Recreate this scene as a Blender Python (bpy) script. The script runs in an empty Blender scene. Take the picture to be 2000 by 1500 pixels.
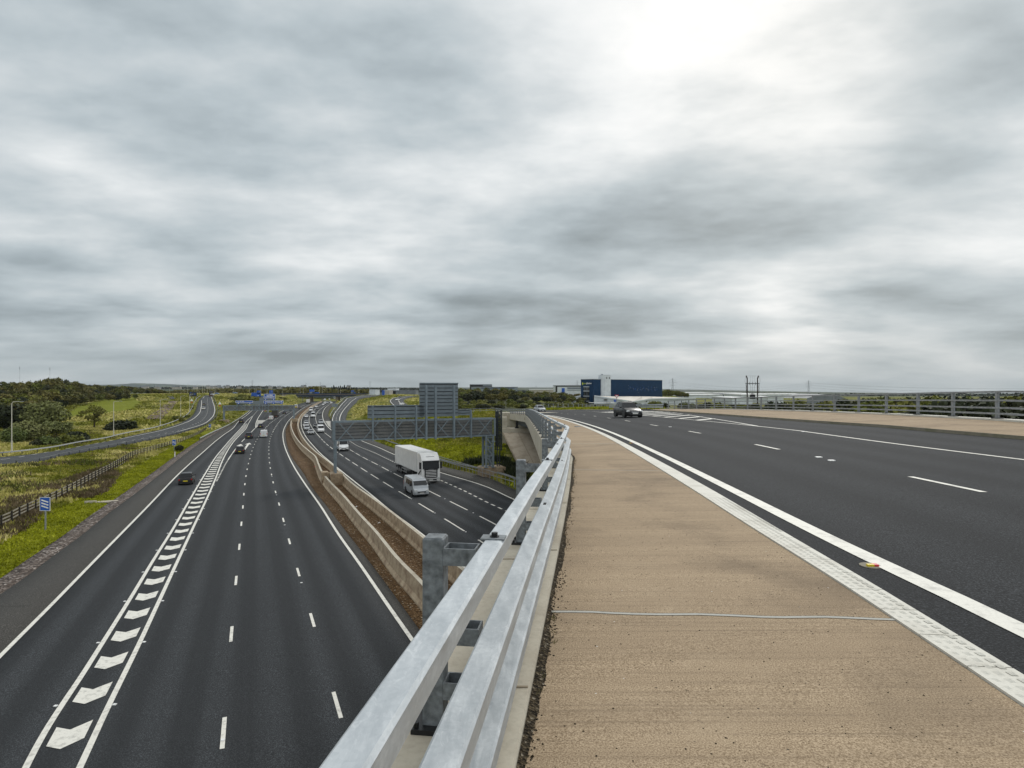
import bpy, bmesh, math, random
import numpy as np
from mathutils import Vector, Matrix
random.seed(7); rng = np.random.default_rng(7)
SC = bpy.context.scene; COL = SC.collection
F = 1150.0; HY = 755.0          # focal length in photo pixels, horizon row

# ---------------------------------------------------------------- helpers
def tag(o, label=None, cat=None, group=None, kind=None):
    if label: o['label'] = label
    if cat: o['category'] = cat
    if group: o['group'] = group
    if kind: o['kind'] = kind
    return o
def empty(name, loc=(0,0,0), rz=0.0):
    o = bpy.data.objects.new(name, None); COL.objects.link(o)
    o.location = loc; o.rotation_euler = (0,0,rz); o.empty_display_size = .2
    return o
def copy_tree(o, parent=None):
    c = o.copy(); COL.objects.link(c)
    if parent is not None: c.parent = parent
    for ch in list(o.children): copy_tree(ch, c)
    return c
class MB:
    """collects shapes, links them as one mesh object"""
    def __init__(s): s.v=[]; s.f=[]; s.m=[]; s.uv={}
    def add(s, vs, fs, mi=0, uvs=None):
        b=len(s.v); s.v += [tuple(p) for p in vs]
        for i,f in enumerate(fs):
            s.f.append(tuple(b+k for k in f)); s.m.append(mi)
            if uvs is not None: s.uv[len(s.f)-1]=[uvs[k] for k in f]
        return s
    def box(s, c, d, mi=0, rz=0.0, taper=1.0, M=None):
        x,y,z=d[0]/2,d[1]/2,d[2]/2; t=taper
        P=[(-x,-y,-z),(x,-y,-z),(x,y,-z),(-x,y,-z),(-x*t,-y*t,z),(x*t,-y*t,z),(x*t,y*t,z),(-x*t,y*t,z)]
        R=M if M is not None else Matrix.Rotation(rz,3,'Z')
        P=[R@Vector(p)+Vector(c) for p in P]
        return s.add(P,[(0,3,2,1),(4,5,6,7),(0,1,5,4),(1,2,6,5),(2,3,7,6),(3,0,4,7)],mi)
    def bar(s, a, b, w, h=None, mi=0, up=(0,0,1)):
        a=Vector(a); b=Vector(b); h=w if h is None else h
        d=b-a; L=d.length
        if L<1e-6: return s
        d/=L; u=Vector(up)
        if abs(d.dot(u))>.99: u=Vector((0,1,0))
        sx=d.cross(u).normalized(); sz=sx.cross(d).normalized()
        P=[]
        for q in (a,b):
            for i,j in ((-1,-1),(1,-1),(1,1),(-1,1)): P.append(q+sx*(i*w/2)+sz*(j*h/2))
        return s.add(P,[(0,3,2,1),(4,5,6,7),(0,1,5,4),(1,2,6,5),(2,3,7,6),(3,0,4,7)],mi)
    def tube(s, a, b, r0, r1=None, n=8, mi=0):
        a=Vector(a); b=Vector(b); r1=r0 if r1 is None else r1
        d=(b-a).normalized(); u=Vector((0,0,1)) if abs(d.z)<.9 else Vector((1,0,0))
        x=d.cross(u).normalized(); y=d.cross(x)
        P=[q+x*(r*math.cos(2*math.pi*k/n))+y*(r*math.sin(2*math.pi*k/n)) for q,r in ((a,r0),(b,r1)) for k in range(n)]
        fs=[(k,(k+1)%n,n+(k+1)%n,n+k) for k in range(n)]+[tuple(range(n))[::-1],tuple(range(n,2*n))]
        return s.add(P,fs,mi)
    def path(s, pts, w, h, mi=0, side=0.0, zo=0.0):
        """rectangular section swept along pts (one continuous tube)"""
        n=len(pts); P=[]
        for i,p in enumerate(pts):
            a=Vector(pts[max(i-1,0)]); b=Vector(pts[min(i+1,n-1)]); d=(b-a); d.z=0; d.normalize()
            nx=Vector((d.y,-d.x,0)); p=Vector(p)+nx*side+Vector((0,0,zo))
            for sx,sz in ((-1,-1),(1,-1),(1,1),(-1,1)): P.append(p+nx*(sx*w/2)+Vector((0,0,sz*h/2)))
        fs=[(0,1,2,3),tuple(4*(n-1)+k for k in (3,2,1,0))]
        for i in range(n-1):
            for k in range(4): fs.append((4*i+k,4*i+4+k,4*i+4+(k+1)%4,4*i+(k+1)%4))
        return s.add(P,fs,mi)
    def prof(s, pts, section, mi=0, close=True):
        """closed section [(side, z)...] swept along pts"""
        n=len(pts); k=len(section); P=[]
        for i,p in enumerate(pts):
            a=Vector(pts[max(i-1,0)]); b=Vector(pts[min(i+1,n-1)]); d=(b-a); d.z=0; d.normalize()
            nx=Vector((d.y,-d.x,0))
            for (sx,sz) in section: P.append(Vector(p)+nx*sx+Vector((0,0,sz)))
        fs=[]
        for i in range(n-1):
            for j in range(k if close else k-1): fs.append((k*i+j,k*i+k+j,k*i+k+(j+1)%k,k*i+(j+1)%k))
        if close: fs += [tuple(range(k)),tuple(k*(n-1)+j for j in range(k))[::-1]]
        return s.add(P,fs,mi)
    def build(s, name, mats, parent=None, smooth=False, bevel=0.0, fix=True):
        me=bpy.data.meshes.new(name); me.from_pydata([tuple(v) for v in s.v],[],s.f)
        if not isinstance(mats,(list,tuple)): mats=[mats]
        for m in mats: me.materials.append(m)
        me.polygons.foreach_set('material_index',s.m)
        if s.uv:
            ul=me.uv_layers.new(name='UVMap')
            for p in me.polygons:
                if p.index in s.uv:
                    for li,u in zip(p.loop_indices,s.uv[p.index]): ul.data[li].uv=u
        if fix or bevel>0:
            bm=bmesh.new(); bm.from_mesh(me)
            if fix: bmesh.ops.recalc_face_normals(bm,faces=bm.faces)
            if bevel>0:
                bmesh.ops.bevel(bm,geom=[e for e in bm.edges if len(e.link_faces)==2 and e.calc_face_angle(0)>.5],offset=bevel,segments=2,affect='EDGES',profile=.6)
            bm.to_mesh(me); bm.free()
        if smooth: me.polygons.foreach_set('use_smooth',[True]*len(me.polygons))
        me.update()
        o=bpy.data.objects.new(name,me); COL.objects.link(o)
        if parent is not None: o.parent=parent
        return o
def np_obj(name, V, Fc, mats, parent=None, mi=None, uv=None, smooth=False):
    """fast mesh from numpy (Fc: n x k)"""
    me=bpy.data.meshes.new(name); k=Fc.shape[1]
    me.vertices.add(len(V)); me.vertices.foreach_set('co',np.ascontiguousarray(V,dtype=np.float32).ravel())
    me.loops.add(Fc.size); me.loops.foreach_set('vertex_index',Fc.astype(np.int32).ravel())
    me.polygons.add(len(Fc)); me.polygons.foreach_set('loop_start',np.arange(0,Fc.size,k,dtype=np.int32))
    if not isinstance(mats,(list,tuple)): mats=[mats]
    for m in mats: me.materials.append(m)
    if mi is not None: me.polygons.foreach_set('material_index',mi.astype(np.int32))
    if uv is not None:
        ul=me.uv_layers.new(name='UVMap'); ul.data.foreach_set('uv',uv[Fc.ravel()].astype(np.float32).ravel())
    me.update(calc_edges=True); me.validate()
    if smooth: me.polygons.foreach_set('use_smooth',[True]*len(me.polygons))
    o=bpy.data.objects.new(name,me); COL.objects.link(o)
    if parent is not None: o.parent=parent
    return o

# ---------------------------------------------------------------- materials
def lin(c):
    return tuple((v/255/12.92 if v/255<=.04045 else ((v/255+.055)/1.055)**2.4) for v in c)
class NT:
    def __init__(s, name):
        s.mat=bpy.data.materials.new(name); s.mat.use_nodes=True; s.t=s.mat.node_tree; s.n=s.t.nodes; s.l=s.t.links
        s.bs=s.n['Principled BSDF']; s.tc=s.n.new('ShaderNodeTexCoord')
    def add(s, typ, **kw):
        n=s.n.new(typ)
        for k,v in kw.items(): setattr(n,k,v)
        return n
    def coord(s, kind='Object', scale=(1,1,1), rot=(0,0,0)):
        m=s.add('ShaderNodeMapping'); m.inputs['Scale'].default_value=scale; m.inputs['Rotation'].default_value=rot
        s.l.new(s.tc.outputs[kind],m.inputs['Vector']); return m.outputs[0]
    def noise(s, co, scale, detail=4, rough=.55, dist=0):
        n=s.add('ShaderNodeTexNoise'); n.inputs['Scale'].default_value=scale; n.inputs['Detail'].default_value=detail
        n.inputs['Roughness'].default_value=rough; n.inputs['Distortion'].default_value=dist
        s.l.new(co,n.inputs['Vector']); return n.outputs['Fac']
    def ramp(s, fac, stops):
        r=s.add('ShaderNodeValToRGB'); e=r.color_ramp.elements
        while len(e)<len(stops): e.new(.5)
        for i,(p,c) in enumerate(stops):
            e[i].position=p; e[i].color=(c[0],c[1],c[2],1) if hasattr(c,'__len__') else (c,c,c,1)
        s.l.new(fac,r.inputs[0]); return r.outputs[0]
    def mix(s, fac, a, b, mode='MIX'):
        n=s.add('ShaderNodeMix'); n.data_type='RGBA'; n.blend_type=mode
        if isinstance(fac,(int,float)): n.inputs[0].default_value=fac
        else: s.l.new(fac,n.inputs[0])
        for i,v in ((6,a),(7,b)):
            if hasattr(v,'links'): s.l.new(v,n.inputs[i])
            else: n.inputs[i].default_value=(v[0],v[1],v[2],1)
        return n.outputs[2]
    def math(s, op, a, b=None):
        n=s.add('ShaderNodeMath',operation=op)
        for i,v in ((0,a),(1,b)):
            if v is None: continue
            if hasattr(v,'links'): s.l.new(v,n.inputs[i])
            else: n.inputs[i].default_value=v
        return n.outputs[0]
    def bump(s, h, strength=.3, dist=.02):
        b=s.add('ShaderNodeBump'); b.inputs['Strength'].default_value=strength; b.inputs['Distance'].default_value=dist
        s.l.new(h,b.inputs['Height']); s.l.new(b.outputs[0],s.bs.inputs['Normal'])
    def col(s, c):
        if hasattr(c,'links'): s.l.new(c,s.bs.inputs['Base Color'])
        else: s.bs.inputs['Base Color'].default_value=(c[0],c[1],c[2],1)
    def set(s, rough=.6, metal=0, spec=.5, coat=0):
        s.bs.inputs['Roughness'].default_value=rough; s.bs.inputs['Metallic'].default_value=metal
        s.bs.inputs['Specular IOR Level'].default_value=spec; s.bs.inputs['Coat Weight'].default_value=coat
        return s.mat
def plain(name, c, rough=.6, metal=0, spec=.5, coat=0, var=.12, sc=3.0):
    t=NT(name); co=t.coord('Object'); n=t.noise(co,sc,4)
    a=tuple(v*(1-var) for v in c); b=tuple(min(1,v*(1+var)) for v in c)
    t.col(t.ramp(n,[(.3,a),(.7,b)])); return t.set(rough,metal,spec,coat)
M={}
def asphalt(name, base, lane=0.0, warm=0.0):
    t=NT(name); co=t.coord('Object')
    fine=t.noise(co,28 if name!='asphalt_bridge' else 55,3,.75); big=t.noise(co,.12,4,.6)
    c=t.ramp(fine,[(.40,tuple(v*.45 for v in base)),(.5,base),(.565,tuple(v*1.6 for v in base)),(.63,tuple(v*3.6 for v in base))])
    crk=t.noise(co,.9,6,.7,.8); c=t.mix(t.ramp(crk,[(.60,0),(.72,.35)]),c,tuple(v*1.9+.01 for v in base))
    c=t.mix(t.ramp(big,[(.3,.0),(.75,.42)]),c,tuple(v*1.35+.004 for v in base))
    if lane>0:
        uv=t.coord('UV'); sp=t.add('ShaderNodeSeparateXYZ'); t.l.new(uv,sp.inputs[0])
        w=t.math('SINE',t.math('MULTIPLY',sp.outputs[0],2*math.pi/1.825))
        w2=t.noise(t.coord('UV',(1.2,.012,1)),1.0,3)
        w=t.math('ADD',t.math('MULTIPLY',w,.5),t.math('MULTIPLY',w2,1.3))
        c=t.mix(t.ramp(w,[(.15,0),(1.15 if False else 1.0,lane)]),c,tuple(v*.52 for v in base))
    t.col(c); t.bump(fine,.35,.01); M[name]=t.set(.9,0,.18); return M[name]
asphalt('asphalt_motorway',(.031,.0335,.036),lane=.55)
asphalt('asphalt_shoulder',(.047,.045,.041))
asphalt('asphalt_slip',(.050,.053,.055),lane=.3)
asphalt('asphalt_bridge',(.022,.0235,.0255),lane=.4)
asphalt('asphalt_old',(.036,.035,.034))
def grimy(name, c, dirt, scale=1.5, amt=.6, rough=.7, fine=30, bs=.2, spec=.4, lo=.45, hi=.75):
    t=NT(name); co=t.coord('Object'); a=t.noise(co,scale,6,.65); f=t.noise(co,fine,3,.6)
    k=t.mix(t.ramp(a,[(lo,0),(hi,amt)]),c,dirt)
    k=t.mix(t.ramp(f,[(.3,.28),(.55,0)]),k,tuple(v*.5 for v in c))
    t.col(k); t.bump(f,bs,.01); M[name]=t.set(rough,0,spec); return M[name]
grimy('paint_white',(.71,.69,.62),(.27,.26,.235),5,.8,.65,45,lo=.50,hi=.74)
grimy('hatch_grey',(.40,.39,.35),(.25,.24,.21),1.2,.5,.8,60)
grimy('concrete',(.47,.43,.345),(.26,.21,.15),.9,.8,.85,25)
grimy('concrete_barrier',(.40,.32,.215),(.16,.10,.058),1.6,.85,.85,9,lo=.38,hi=.66)
grimy('concrete_dark',(.26,.21,.145),(.12,.10,.06),.6,.8,.9,14)
grimy('paving_tan',(.40,.34,.26),(.18,.14,.09),.8,.7,.9,6)
grimy('kerb_white',(.62,.60,.53),(.36,.33,.27),2.2,.6,.7,50)
grimy('kerb_concrete',(.24,.215,.165),(.10,.11,.04),1.2,.8,.9,20)
def footmat():
    t=NT('footway'); co=t.coord('Object')
    br=t.noise(t.coord('Object',(.35,22,1),(0,0,.04)),1.3,6,.75); band=t.noise(t.coord('Object',(.25,2.6,1),(0,0,.04)),1.0,4,.6)
    f=t.noise(co,120,3,.7); f2=t.noise(co,18,5,.75); b=t.noise(co,.55,6,.62,.3); pit=t.add('ShaderNodeTexVoronoi'); pit.inputs['Scale'].default_value=11; t.l.new(co,pit.inputs['Vector'])
    c=t.ramp(f,[(.36,(.172,.120,.071)),(.5,(.345,.259,.167)),(.64,(.525,.408,.28))])
    c=t.mix(t.ramp(band,[(.40,.28),(.62,0)]),c,(.22,.161,.104))
    c=t.mix(t.ramp(b,[(.50,0),(.70,.62)]),c,(.135,.10,.067))
    c=t.mix(t.ramp(b,[(.30,.30),(.42,0)]),c,(.46,.36,.245))
    c=t.mix(t.ramp(br,[(.36,.40),(.50,0)]),c,(.17,.125,.082))
    c=t.mix(t.ramp(f2,[(.29,.75),(.37,0)]),c,(.075,.055,.038))
    sep=t.add('ShaderNodeSeparateColor'); t.l.new(pit.outputs['Color'],sep.inputs[0])
    hole=t.math('MULTIPLY',t.math('LESS_THAN',pit.outputs['Distance'],.075),t.math('GREATER_THAN',sep.outputs[0],.62))
    c=t.mix(t.math('MULTIPLY',hole,.8),c,(.028,.022,.018))
    fleck=t.math('MULTIPLY',t.math('LESS_THAN',pit.outputs['Distance'],.06),t.math('LESS_THAN',sep.outputs[0],.05)); c=t.mix(fleck,c,(.6,.58,.54))
    t.col(c); t.bump(t.math('ADD',f,t.math('MULTIPLY',br,.6)),.35,.004); M['footway']=t.set(.92,0,.2)
footmat()
def galv():
    t=NT('galvanised'); co=t.coord('Object'); v=t.add('ShaderNodeTexVoronoi'); v.inputs['Scale'].default_value=60
    t.l.new(co,v.inputs['Vector'])
    n=t.noise(t.coord('Object',(2.2,.5,2.2)),6,8,.7,.4); s=t.noise(t.coord('Object',(1.6,.7,2)),14,8,.75,1.2)
    c=t.ramp(n,[(.34,(.385,.415,.435)),(.52,(.47,.50,.52)),(.70,(.60,.63,.645))])
    c=t.mix(t.ramp(s,[(.56,0),(.66,.40)]),c,(.72,.74,.75))
    sep=t.add('ShaderNodeSeparateColor'); t.l.new(v.outputs['Color'],sep.inputs[0])
    c=t.mix(t.ramp(sep.outputs[0],[(0,.0),(1,.22)]),c,(.26,.30,.33))
    t.col(c); t.l.new(t.ramp(n,[(.3,.38),(.7,.62)]),t.bs.inputs['Roughness']); t.bump(n,.12,.01)
    t.bs.inputs['Metallic'].default_value=.35; t.bs.inputs['Specular IOR Level'].default_value=.5; M['galvanised']=t.mat
galv()
M['galv_dull']=plain('galv_dull',(.27,.285,.295),.55,.3,.5,0,.25,6)
M['galv_post']=plain('galv_post',(.155,.17,.18),.6,.3,.5,0,.45,24)
M['steel_blue']=plain('steel_blue',(.185,.225,.25),.5,.2,.5,0,.15,2)
M['steel_dark']=plain('steel_dark',(.03,.037,.042),.6,.2)
M['sign_back']=plain('sign_back',(.20,.235,.255),.5,.3,.5,0,.15,1.2)
M['sign_grey']=plain('sign_grey',(.17,.20,.215),.6)
M['sign_blue']=plain('sign_blue',(.008,.085,.42),.4,0,.5,0,.04)
M['white']=plain('white',(.78,.78,.76),.45)
M['sign_red']=plain('sign_red',(.55,.02,.03),.5)
M['sign_yellow']=plain('sign_yellow',(.65,.50,.02),.5)
M['bolt_dark']=plain('bolt_dark',(.02,.021,.022),.45,.5)
M['rust']=plain('rust',(.12,.05,.025),.8,0,.5,0,.4,20)
M['pole_cream']=plain('pole_cream',(.60,.57,.48),.6)
M['wood_pole']=plain('wood_pole',(.035,.022,.014),.85)
M['timber']=plain('timber',(.27,.245,.195),.85,0,.3,0,.3,6)
M['timber_dark']=plain('timber_dark',(.04,.036,.03),.9,0,.3,0,.3,6)
M['black']=plain('black',(.008,.008,.009),.6)
M['rubber']=plain('rubber',(.015,.015,.016),.8)
M['insulator']=plain('insulator',(.05,.04,.035),.4)
M['litter']=plain('litter',(.6,.6,.58),.7)
M['bark']=plain('bark',(.05,.038,.026),.9,0,.2,0,.4,8)
def gravel(name, cols, sc=9, bs=.6):
    t=NT(name); co=t.coord('Object'); v=t.add('ShaderNodeTexVoronoi'); v.inputs['Scale'].default_value=sc; t.l.new(co,v.inputs['Vector'])
    sep=t.add('ShaderNodeSeparateColor'); t.l.new(v.outputs['Color'],sep.inputs[0])
    c=t.ramp(sep.outputs[0],[(0,cols[0]),(.55,cols[1]),(.93,cols[2]),(1,cols[3])])
    c=t.mix(t.ramp(t.noise(co,.35,4),[(.4,0),(.75,.6)]),c,tuple(v*.6 for v in cols[1]))
    t.col(c); t.bump(v.outputs['Distance'],bs,.05); M[name]=t.set(.95,0,.15)
gravel('gravel_brown',[(.032,.017,.007),(.098,.053,.021),(.18,.112,.055),(.40,.34,.25)],12)
gravel('gravel_filter',[(.018,.016,.016),(.11,.085,.070),(.26,.225,.20),(.5,.46,.42)],7.5,1.0)
gravel('track_earth',[(.09,.062,.05),(.15,.11,.09),(.2,.16,.13),(.3,.26,.22)],2,.3)
gravel('dirt',[(.018,.014,.009),(.055,.042,.026),(.13,.10,.06),(.3,.26,.2)],60,.8)
def grassmat():
    t=NT('meadow'); co=t.coord('Object')
    a=t.noise(co,.035,6,.65,.6); b=t.noise(co,.16,6,.7,.4); f=t.noise(co,2.4,5,.7); st=t.noise(t.coord('Object',(.02,.16,1),(0,0,.4)),1,5,.6,.7)
    c=t.ramp(b,[(.30,(.045,.052,.008)),(.45,(.105,.115,.011)),(.62,(.185,.19,.020)),(.78,(.27,.245,.06))])
    c=t.mix(t.ramp(st,[(.50,0),(.66,.85)]),c,(.36,.31,.13))
    c=t.mix(t.ramp(a,[(.52,0),(.66,.55)]),c,(.075,.07,.022))
    c=t.mix(t.ramp(f,[(.30,.75),(.56,0)]),c,(.028,.038,.008))
    t.col(c); t.bump(f,1.0,.25); M['meadow']=t.set(.95,0,.1)
    for nm,cs in (('lush_grass',[(.085,.095,.006),(.17,.185,.007),(.25,.26,.014)]),('pasture',[(.11,.13,.010),(.165,.185,.012),(.21,.22,.024)])):
        t=NT(nm); co=t.coord('Object'); b=t.noise(co,.5,6,.7,.5); f=t.noise(co,5,4,.7)
        c=t.ramp(b,[(.3,cs[0]),(.5,cs[1]),(.72,cs[2])]); c=t.mix(t.ramp(f,[(.3,.5),(.55,0)]),c,tuple(v*.4 for v in cs[0]))
        t.col(c); t.bump(f,.9,.1); M[nm]=t.set(.95,0,.1)
grassmat()
t=NT('far_land'); co=t.coord('Object'); n=t.noise(co,.006,6,.7); t.col(t.ramp(n,[(.4,(.030,.042,.030)),(.55,(.055,.07,.04)),(.68,(.13,.135,.07))])); M['far_land']=t.set(.95,0,.1)  # distance haze is put into this dark blue-green ground colour
grimy('scrub_ground',(.035,.042,.012),(.06,.05,.02),.3,.7,.95,3,.8,.1)
def blades(name, cols):
    t=NT(name); co=t.coord('Object'); b=t.noise(co,.22,6,.7,.3); g=t.add('ShaderNodeNewGeometry')
    c=t.ramp(b,[(.34,cols[0]),(.5,cols[1]),(.66,cols[2])])
    c=t.mix(t.ramp(g.outputs['Random Per Island'],[(0,.45),(.5,0)]),c,tuple(v*.45 for v in cols[0]))
    t.col(c); M[name]=t.set(.8,0,.2)
blades('blade_lush',[(0.1650,0.1815,0.0063),(0.2970,0.3135,0.0094),(0.4180,0.4290,0.0261)])
blades('blade_meadow',[(0.1063,0.1150,0.0119),(0.2250,0.2313,0.0190),(0.4125,0.3625,0.0831)])
blades('blade_straw',[(0.2464,0.2576,0.0319),(0.5152,0.4592,0.1383),(0.6944,0.6048,0.2660)])
blades('blade_weed',[(.09,.085,.02),(.15,.11,.06),(.22,.165,.10)])
def leafmat(name, cols, sc=.5):
    t=NT(name); co=t.coord('Object'); b=t.noise(co,sc,5,.65); g=t.add('ShaderNodeNewGeometry'); oi=t.add('ShaderNodeObjectInfo')
    c=t.ramp(b,[(.32,cols[0]),(.52,cols[1]),(.72,cols[2])])
    c=t.mix(t.ramp(g.outputs['Random Per Island'],[(0,.6),(.6,0)]),c,tuple(v*.45 for v in cols[0]))
    c=t.mix(t.ramp(oi.outputs['Random'],[(0,.0),(1,.45)]),c,tuple(v*1.5 for v in (cols[2][0]*.9,cols[2][1]*.72,cols[2][2])))
    t.col(c); M[name]=t.set(.75,0,.25)
leafmat('leaf_wood',[(0.0338,0.0416,0.0074),(0.0780,0.0871,0.0148),(0.1625,0.1560,0.0272)])
leafmat('leaf_green',[(0.0459,0.0621,0.0064),(0.1053,0.1296,0.0141),(0.1890,0.2093,0.0308)])
leafmat('leaf_light',[(0.0607,0.0837,0.0180),(0.1188,0.1512,0.0359),(0.2025,0.2322,0.0705)])
leafmat('leaf_dark',[(0.0104,0.0169,0.0062),(0.0260,0.0364,0.0111),(0.0494,0.0598,0.0161)])
leafmat('leaf_pine',[(.006,.013,.008),(.012,.022,.012),(.025,.038,.016)])
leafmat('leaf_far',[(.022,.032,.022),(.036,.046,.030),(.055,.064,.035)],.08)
def clad(name, c, axis=0, period=1.0, depth=.12, rough=.5):
    t=NT(name); co=t.coord('Object'); sp=t.add('ShaderNodeSeparateXYZ'); t.l.new(co,sp.inputs[0])
    w=t.math('FRACT',t.math('MULTIPLY',sp.outputs[axis],1/period))
    k=t.ramp(w,[(0,1-depth*2),(.08,1),(.92,1),(1,1-depth*2)])
    n=t.noise(co,.3,4); c2=t.ramp(n,[(.3,tuple(v*.88 for v in c)),(.7,tuple(min(1,v*1.1) for v in c))])
    t.col(t.mix(1.0,c2,k,'MULTIPLY')); M[name]=t.set(rough)
clad('clad_navy',(.003,.030,.080),2,1.2,.06,.6); M['clad_navy'].node_tree.nodes['Principled BSDF'].inputs['Specular IOR Level'].default_value=.15
clad('clad_navy_light',(.012,.048,.11),2,1.2,.06,.45)
clad('clad_white',(.60,.64,.66),0,1.0,.07)
clad('clad_grey',(.30,.33,.35),0,1.0,.1)
clad('roof_beige',(.40,.37,.31),0,2.5,.12,.6)
clad('roof_white',(.62,.64,.65),0,3.0,.06,.6)
M['roof_grey']=plain('roof_grey',(.17,.185,.195),.7,0,.3,0,.2,.2)
M['glass_dark']=plain('glass_dark',(.012,.016,.02),.12,0,.8,0,.3,.4)
M['bridge_blue']=plain('bridge_blue',(.012,.035,.09),.5)
def skytest(): pass
PAINT={}
def paint(name, c, rough=.25, metal=0.0):
    if name not in PAINT:
        t=NT('paint_'+name); co=t.coord('Object'); n=t.noise(co,1.3,5,.6)
        k=t.ramp(n,[(.3,tuple(v*.82 for v in c)),(.7,c)]); t.col(k)
        t.l.new(t.ramp(n,[(.3,rough),(.7,rough+.15)]),t.bs.inputs['Roughness'])
        t.bs.inputs['Metallic'].default_value=metal; t.bs.inputs['Coat Weight'].default_value=.5 if max(c)>.05 else .2; t.bs.inputs['Coat Roughness'].default_value=.08; t.bs.inputs['Specular IOR Level'].default_value=.5 if max(c)>.05 else .28
        PAINT[name]=t.mat
    return PAINT[name]
M['car_glass']=plain('car_glass',(.006,.008,.010),.16,0,.32,0,.1)
M['lamp_clear']=plain('lamp_clear',(.62,.63,.62),.15,0,.8,.5)
M['lamp_red']=plain('lamp_red',(.50,.01,.012),.2,0,.8,.5)
M['lamp_amber']=plain('lamp_amber',(.7,.25,.02),.25)
M['plate_yellow']=plain('plate_yellow',(.62,.50,.02),.4)
M['plate_white']=plain('plate_white',(.68,.68,.64),.4)
M['rim']=plain('rim',(.42,.43,.44),.3,.6)
M['trim_black']=plain('trim_black',(.012,.012,.013),.5)

# ---------------------------------------------------------------- levels
ZM=np.array([(-80,-11.2),(0,-11.25),(20,-11.5),(55,-12.3),(90,-13.1),(127,-13.9),(165,-14.4),(220,-14.8),(400,-15),(9000,-15)])
def zm(X,Y): return np.interp(Y,ZM[:,0],ZM[:,1])
ZB=np.array([(-60,-1.75),(0,-1.72),(5,-1.77),(10,-1.90),(20,-2.2),(33,-2.56),(57,-3.22),(75,-3.78),(96,-4.6),(142,-6.25),(200,-7.9),(300,-9.5)])
def zb(X,Y):
    return np.interp(Y,ZB[:,0],ZB[:,1])+.035*np.clip(np.asarray(X)-4,-4,24)*np.clip(np.asarray(Y)/28,0,1)
def ray(x,y,Y): return ((x-1000)/F*Y, Y, -(y-HY)/F*Y)
def unp(x,y,zf,y0=.4,y1=2500):
    """photo pixel -> point on the surface zf"""
    def g(Y): return float(zf((x-1000)/F*Y,Y))+(y-HY)/F*Y
    lo=y0; st=1.02; Y=y0
    while Y<y1 and g(Y)<0: lo=Y; Y*=st
    hi=min(Y,y1)
    for _ in range(40):
        m=(lo+hi)/2
        if g(m)<0: lo=m
        else: hi=m
    return (lo*(x-1000)/F, lo, float(zf((x-1000)/F*lo,lo)))
def unpz(x,y,z):
    Y=-z*F/(y-HY); return ((x-1000)/F*Y,Y,z)
ZS=np.array([(769,-6.8),(772,-7.4),(780,-9.3),(790,-11),(805,-12.5),(820,-13.4),(835,-14),(853,-14.1),(880,-13.7),(912,-13.2)])
ZR=np.array([(770,-7.0),(771,-7.3),(776,-8.9),(783,-10.4),(797,-12.8),(812,-14.1),(822,-14.5),(840,-14.6),(862,-14.1)])
def unps(x,y,tab=ZS): return unpz(x,y,float(np.interp(y,tab[:,0],tab[:,1])))
class Curve:
    """plan curve X(Y), Y monotone, smooth; z from zf or its own profile"""
    def __init__(s, pts, zf=None):
        pts=sorted(pts,key=lambda p:p[1]); out=[pts[0]]
        for p in pts[1:]:
            if p[1]-out[-1][1]>.3: out.append(p)
        s.P=np.array(out,dtype=float); s.zf=zf
        Y=s.P[:,1]; X=s.P[:,0]; d=np.diff(X)/np.diff(Y)
        m=np.empty(len(Y)); m[0]=d[0]; m[-1]=d[-1]
        if len(Y)>2:
            w=np.diff(Y); m[1:-1]=(d[:-1]*w[1:]+d[1:]*w[:-1])/(w[1:]+w[:-1])
        s.m=m
    def X(s, y):
        y=np.asarray(y,float); Y=s.P[:,1]; X=s.P[:,0]
        i=np.clip(np.searchsorted(Y,y)-1,0,len(Y)-2); h=Y[i+1]-Y[i]; t=(y-Y[i])/h
        tc=np.clip(t,0,1)
        v=(2*tc**3-3*tc**2+1)*X[i]+(tc**3-2*tc**2+tc)*h*s.m[i]+(-2*tc**3+3*tc**2)*X[i+1]+(tc**3-tc**2)*h*s.m[i+1]
        return v+np.where(y<Y[0],(y-Y[0])*s.m[0],0)+np.where(y>Y[-1],(y-Y[-1])*s.m[-1],0)
    def z(s,y):
        if s.zf is not None: return s.zf(s.X(y),y)
        return np.interp(y,s.P[:,1],s.P[:,2])
    def y0(s): return s.P[0,1]
    def y1(s): return s.P[-1,1]
def ysteps(a,b,k=.03,mn=1.0):
    out=[a]
    while out[-1]<b: out.append(min(b,out[-1]+max(mn,abs(out[-1])*k)))
    return np.array(out)
def cm(px, ext=None):
    P=[unp(x,y,zm) for x,y in px]
    P=sorted(P,key=lambda p:p[1])
    if ext is not None:
        # carry the line on under the bridge in its own direction
        a,b=P[0],P[min(2,len(P)-1)]; s=(a[0]-b[0])/(a[1]-b[1])
        P=[(a[0]+(ext-a[1])*s*1.0,ext,0)]+P
    return Curve(P,zm)
def cr(px,tab): return Curve([unps(x,y,tab) for x,y in px])
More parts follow.
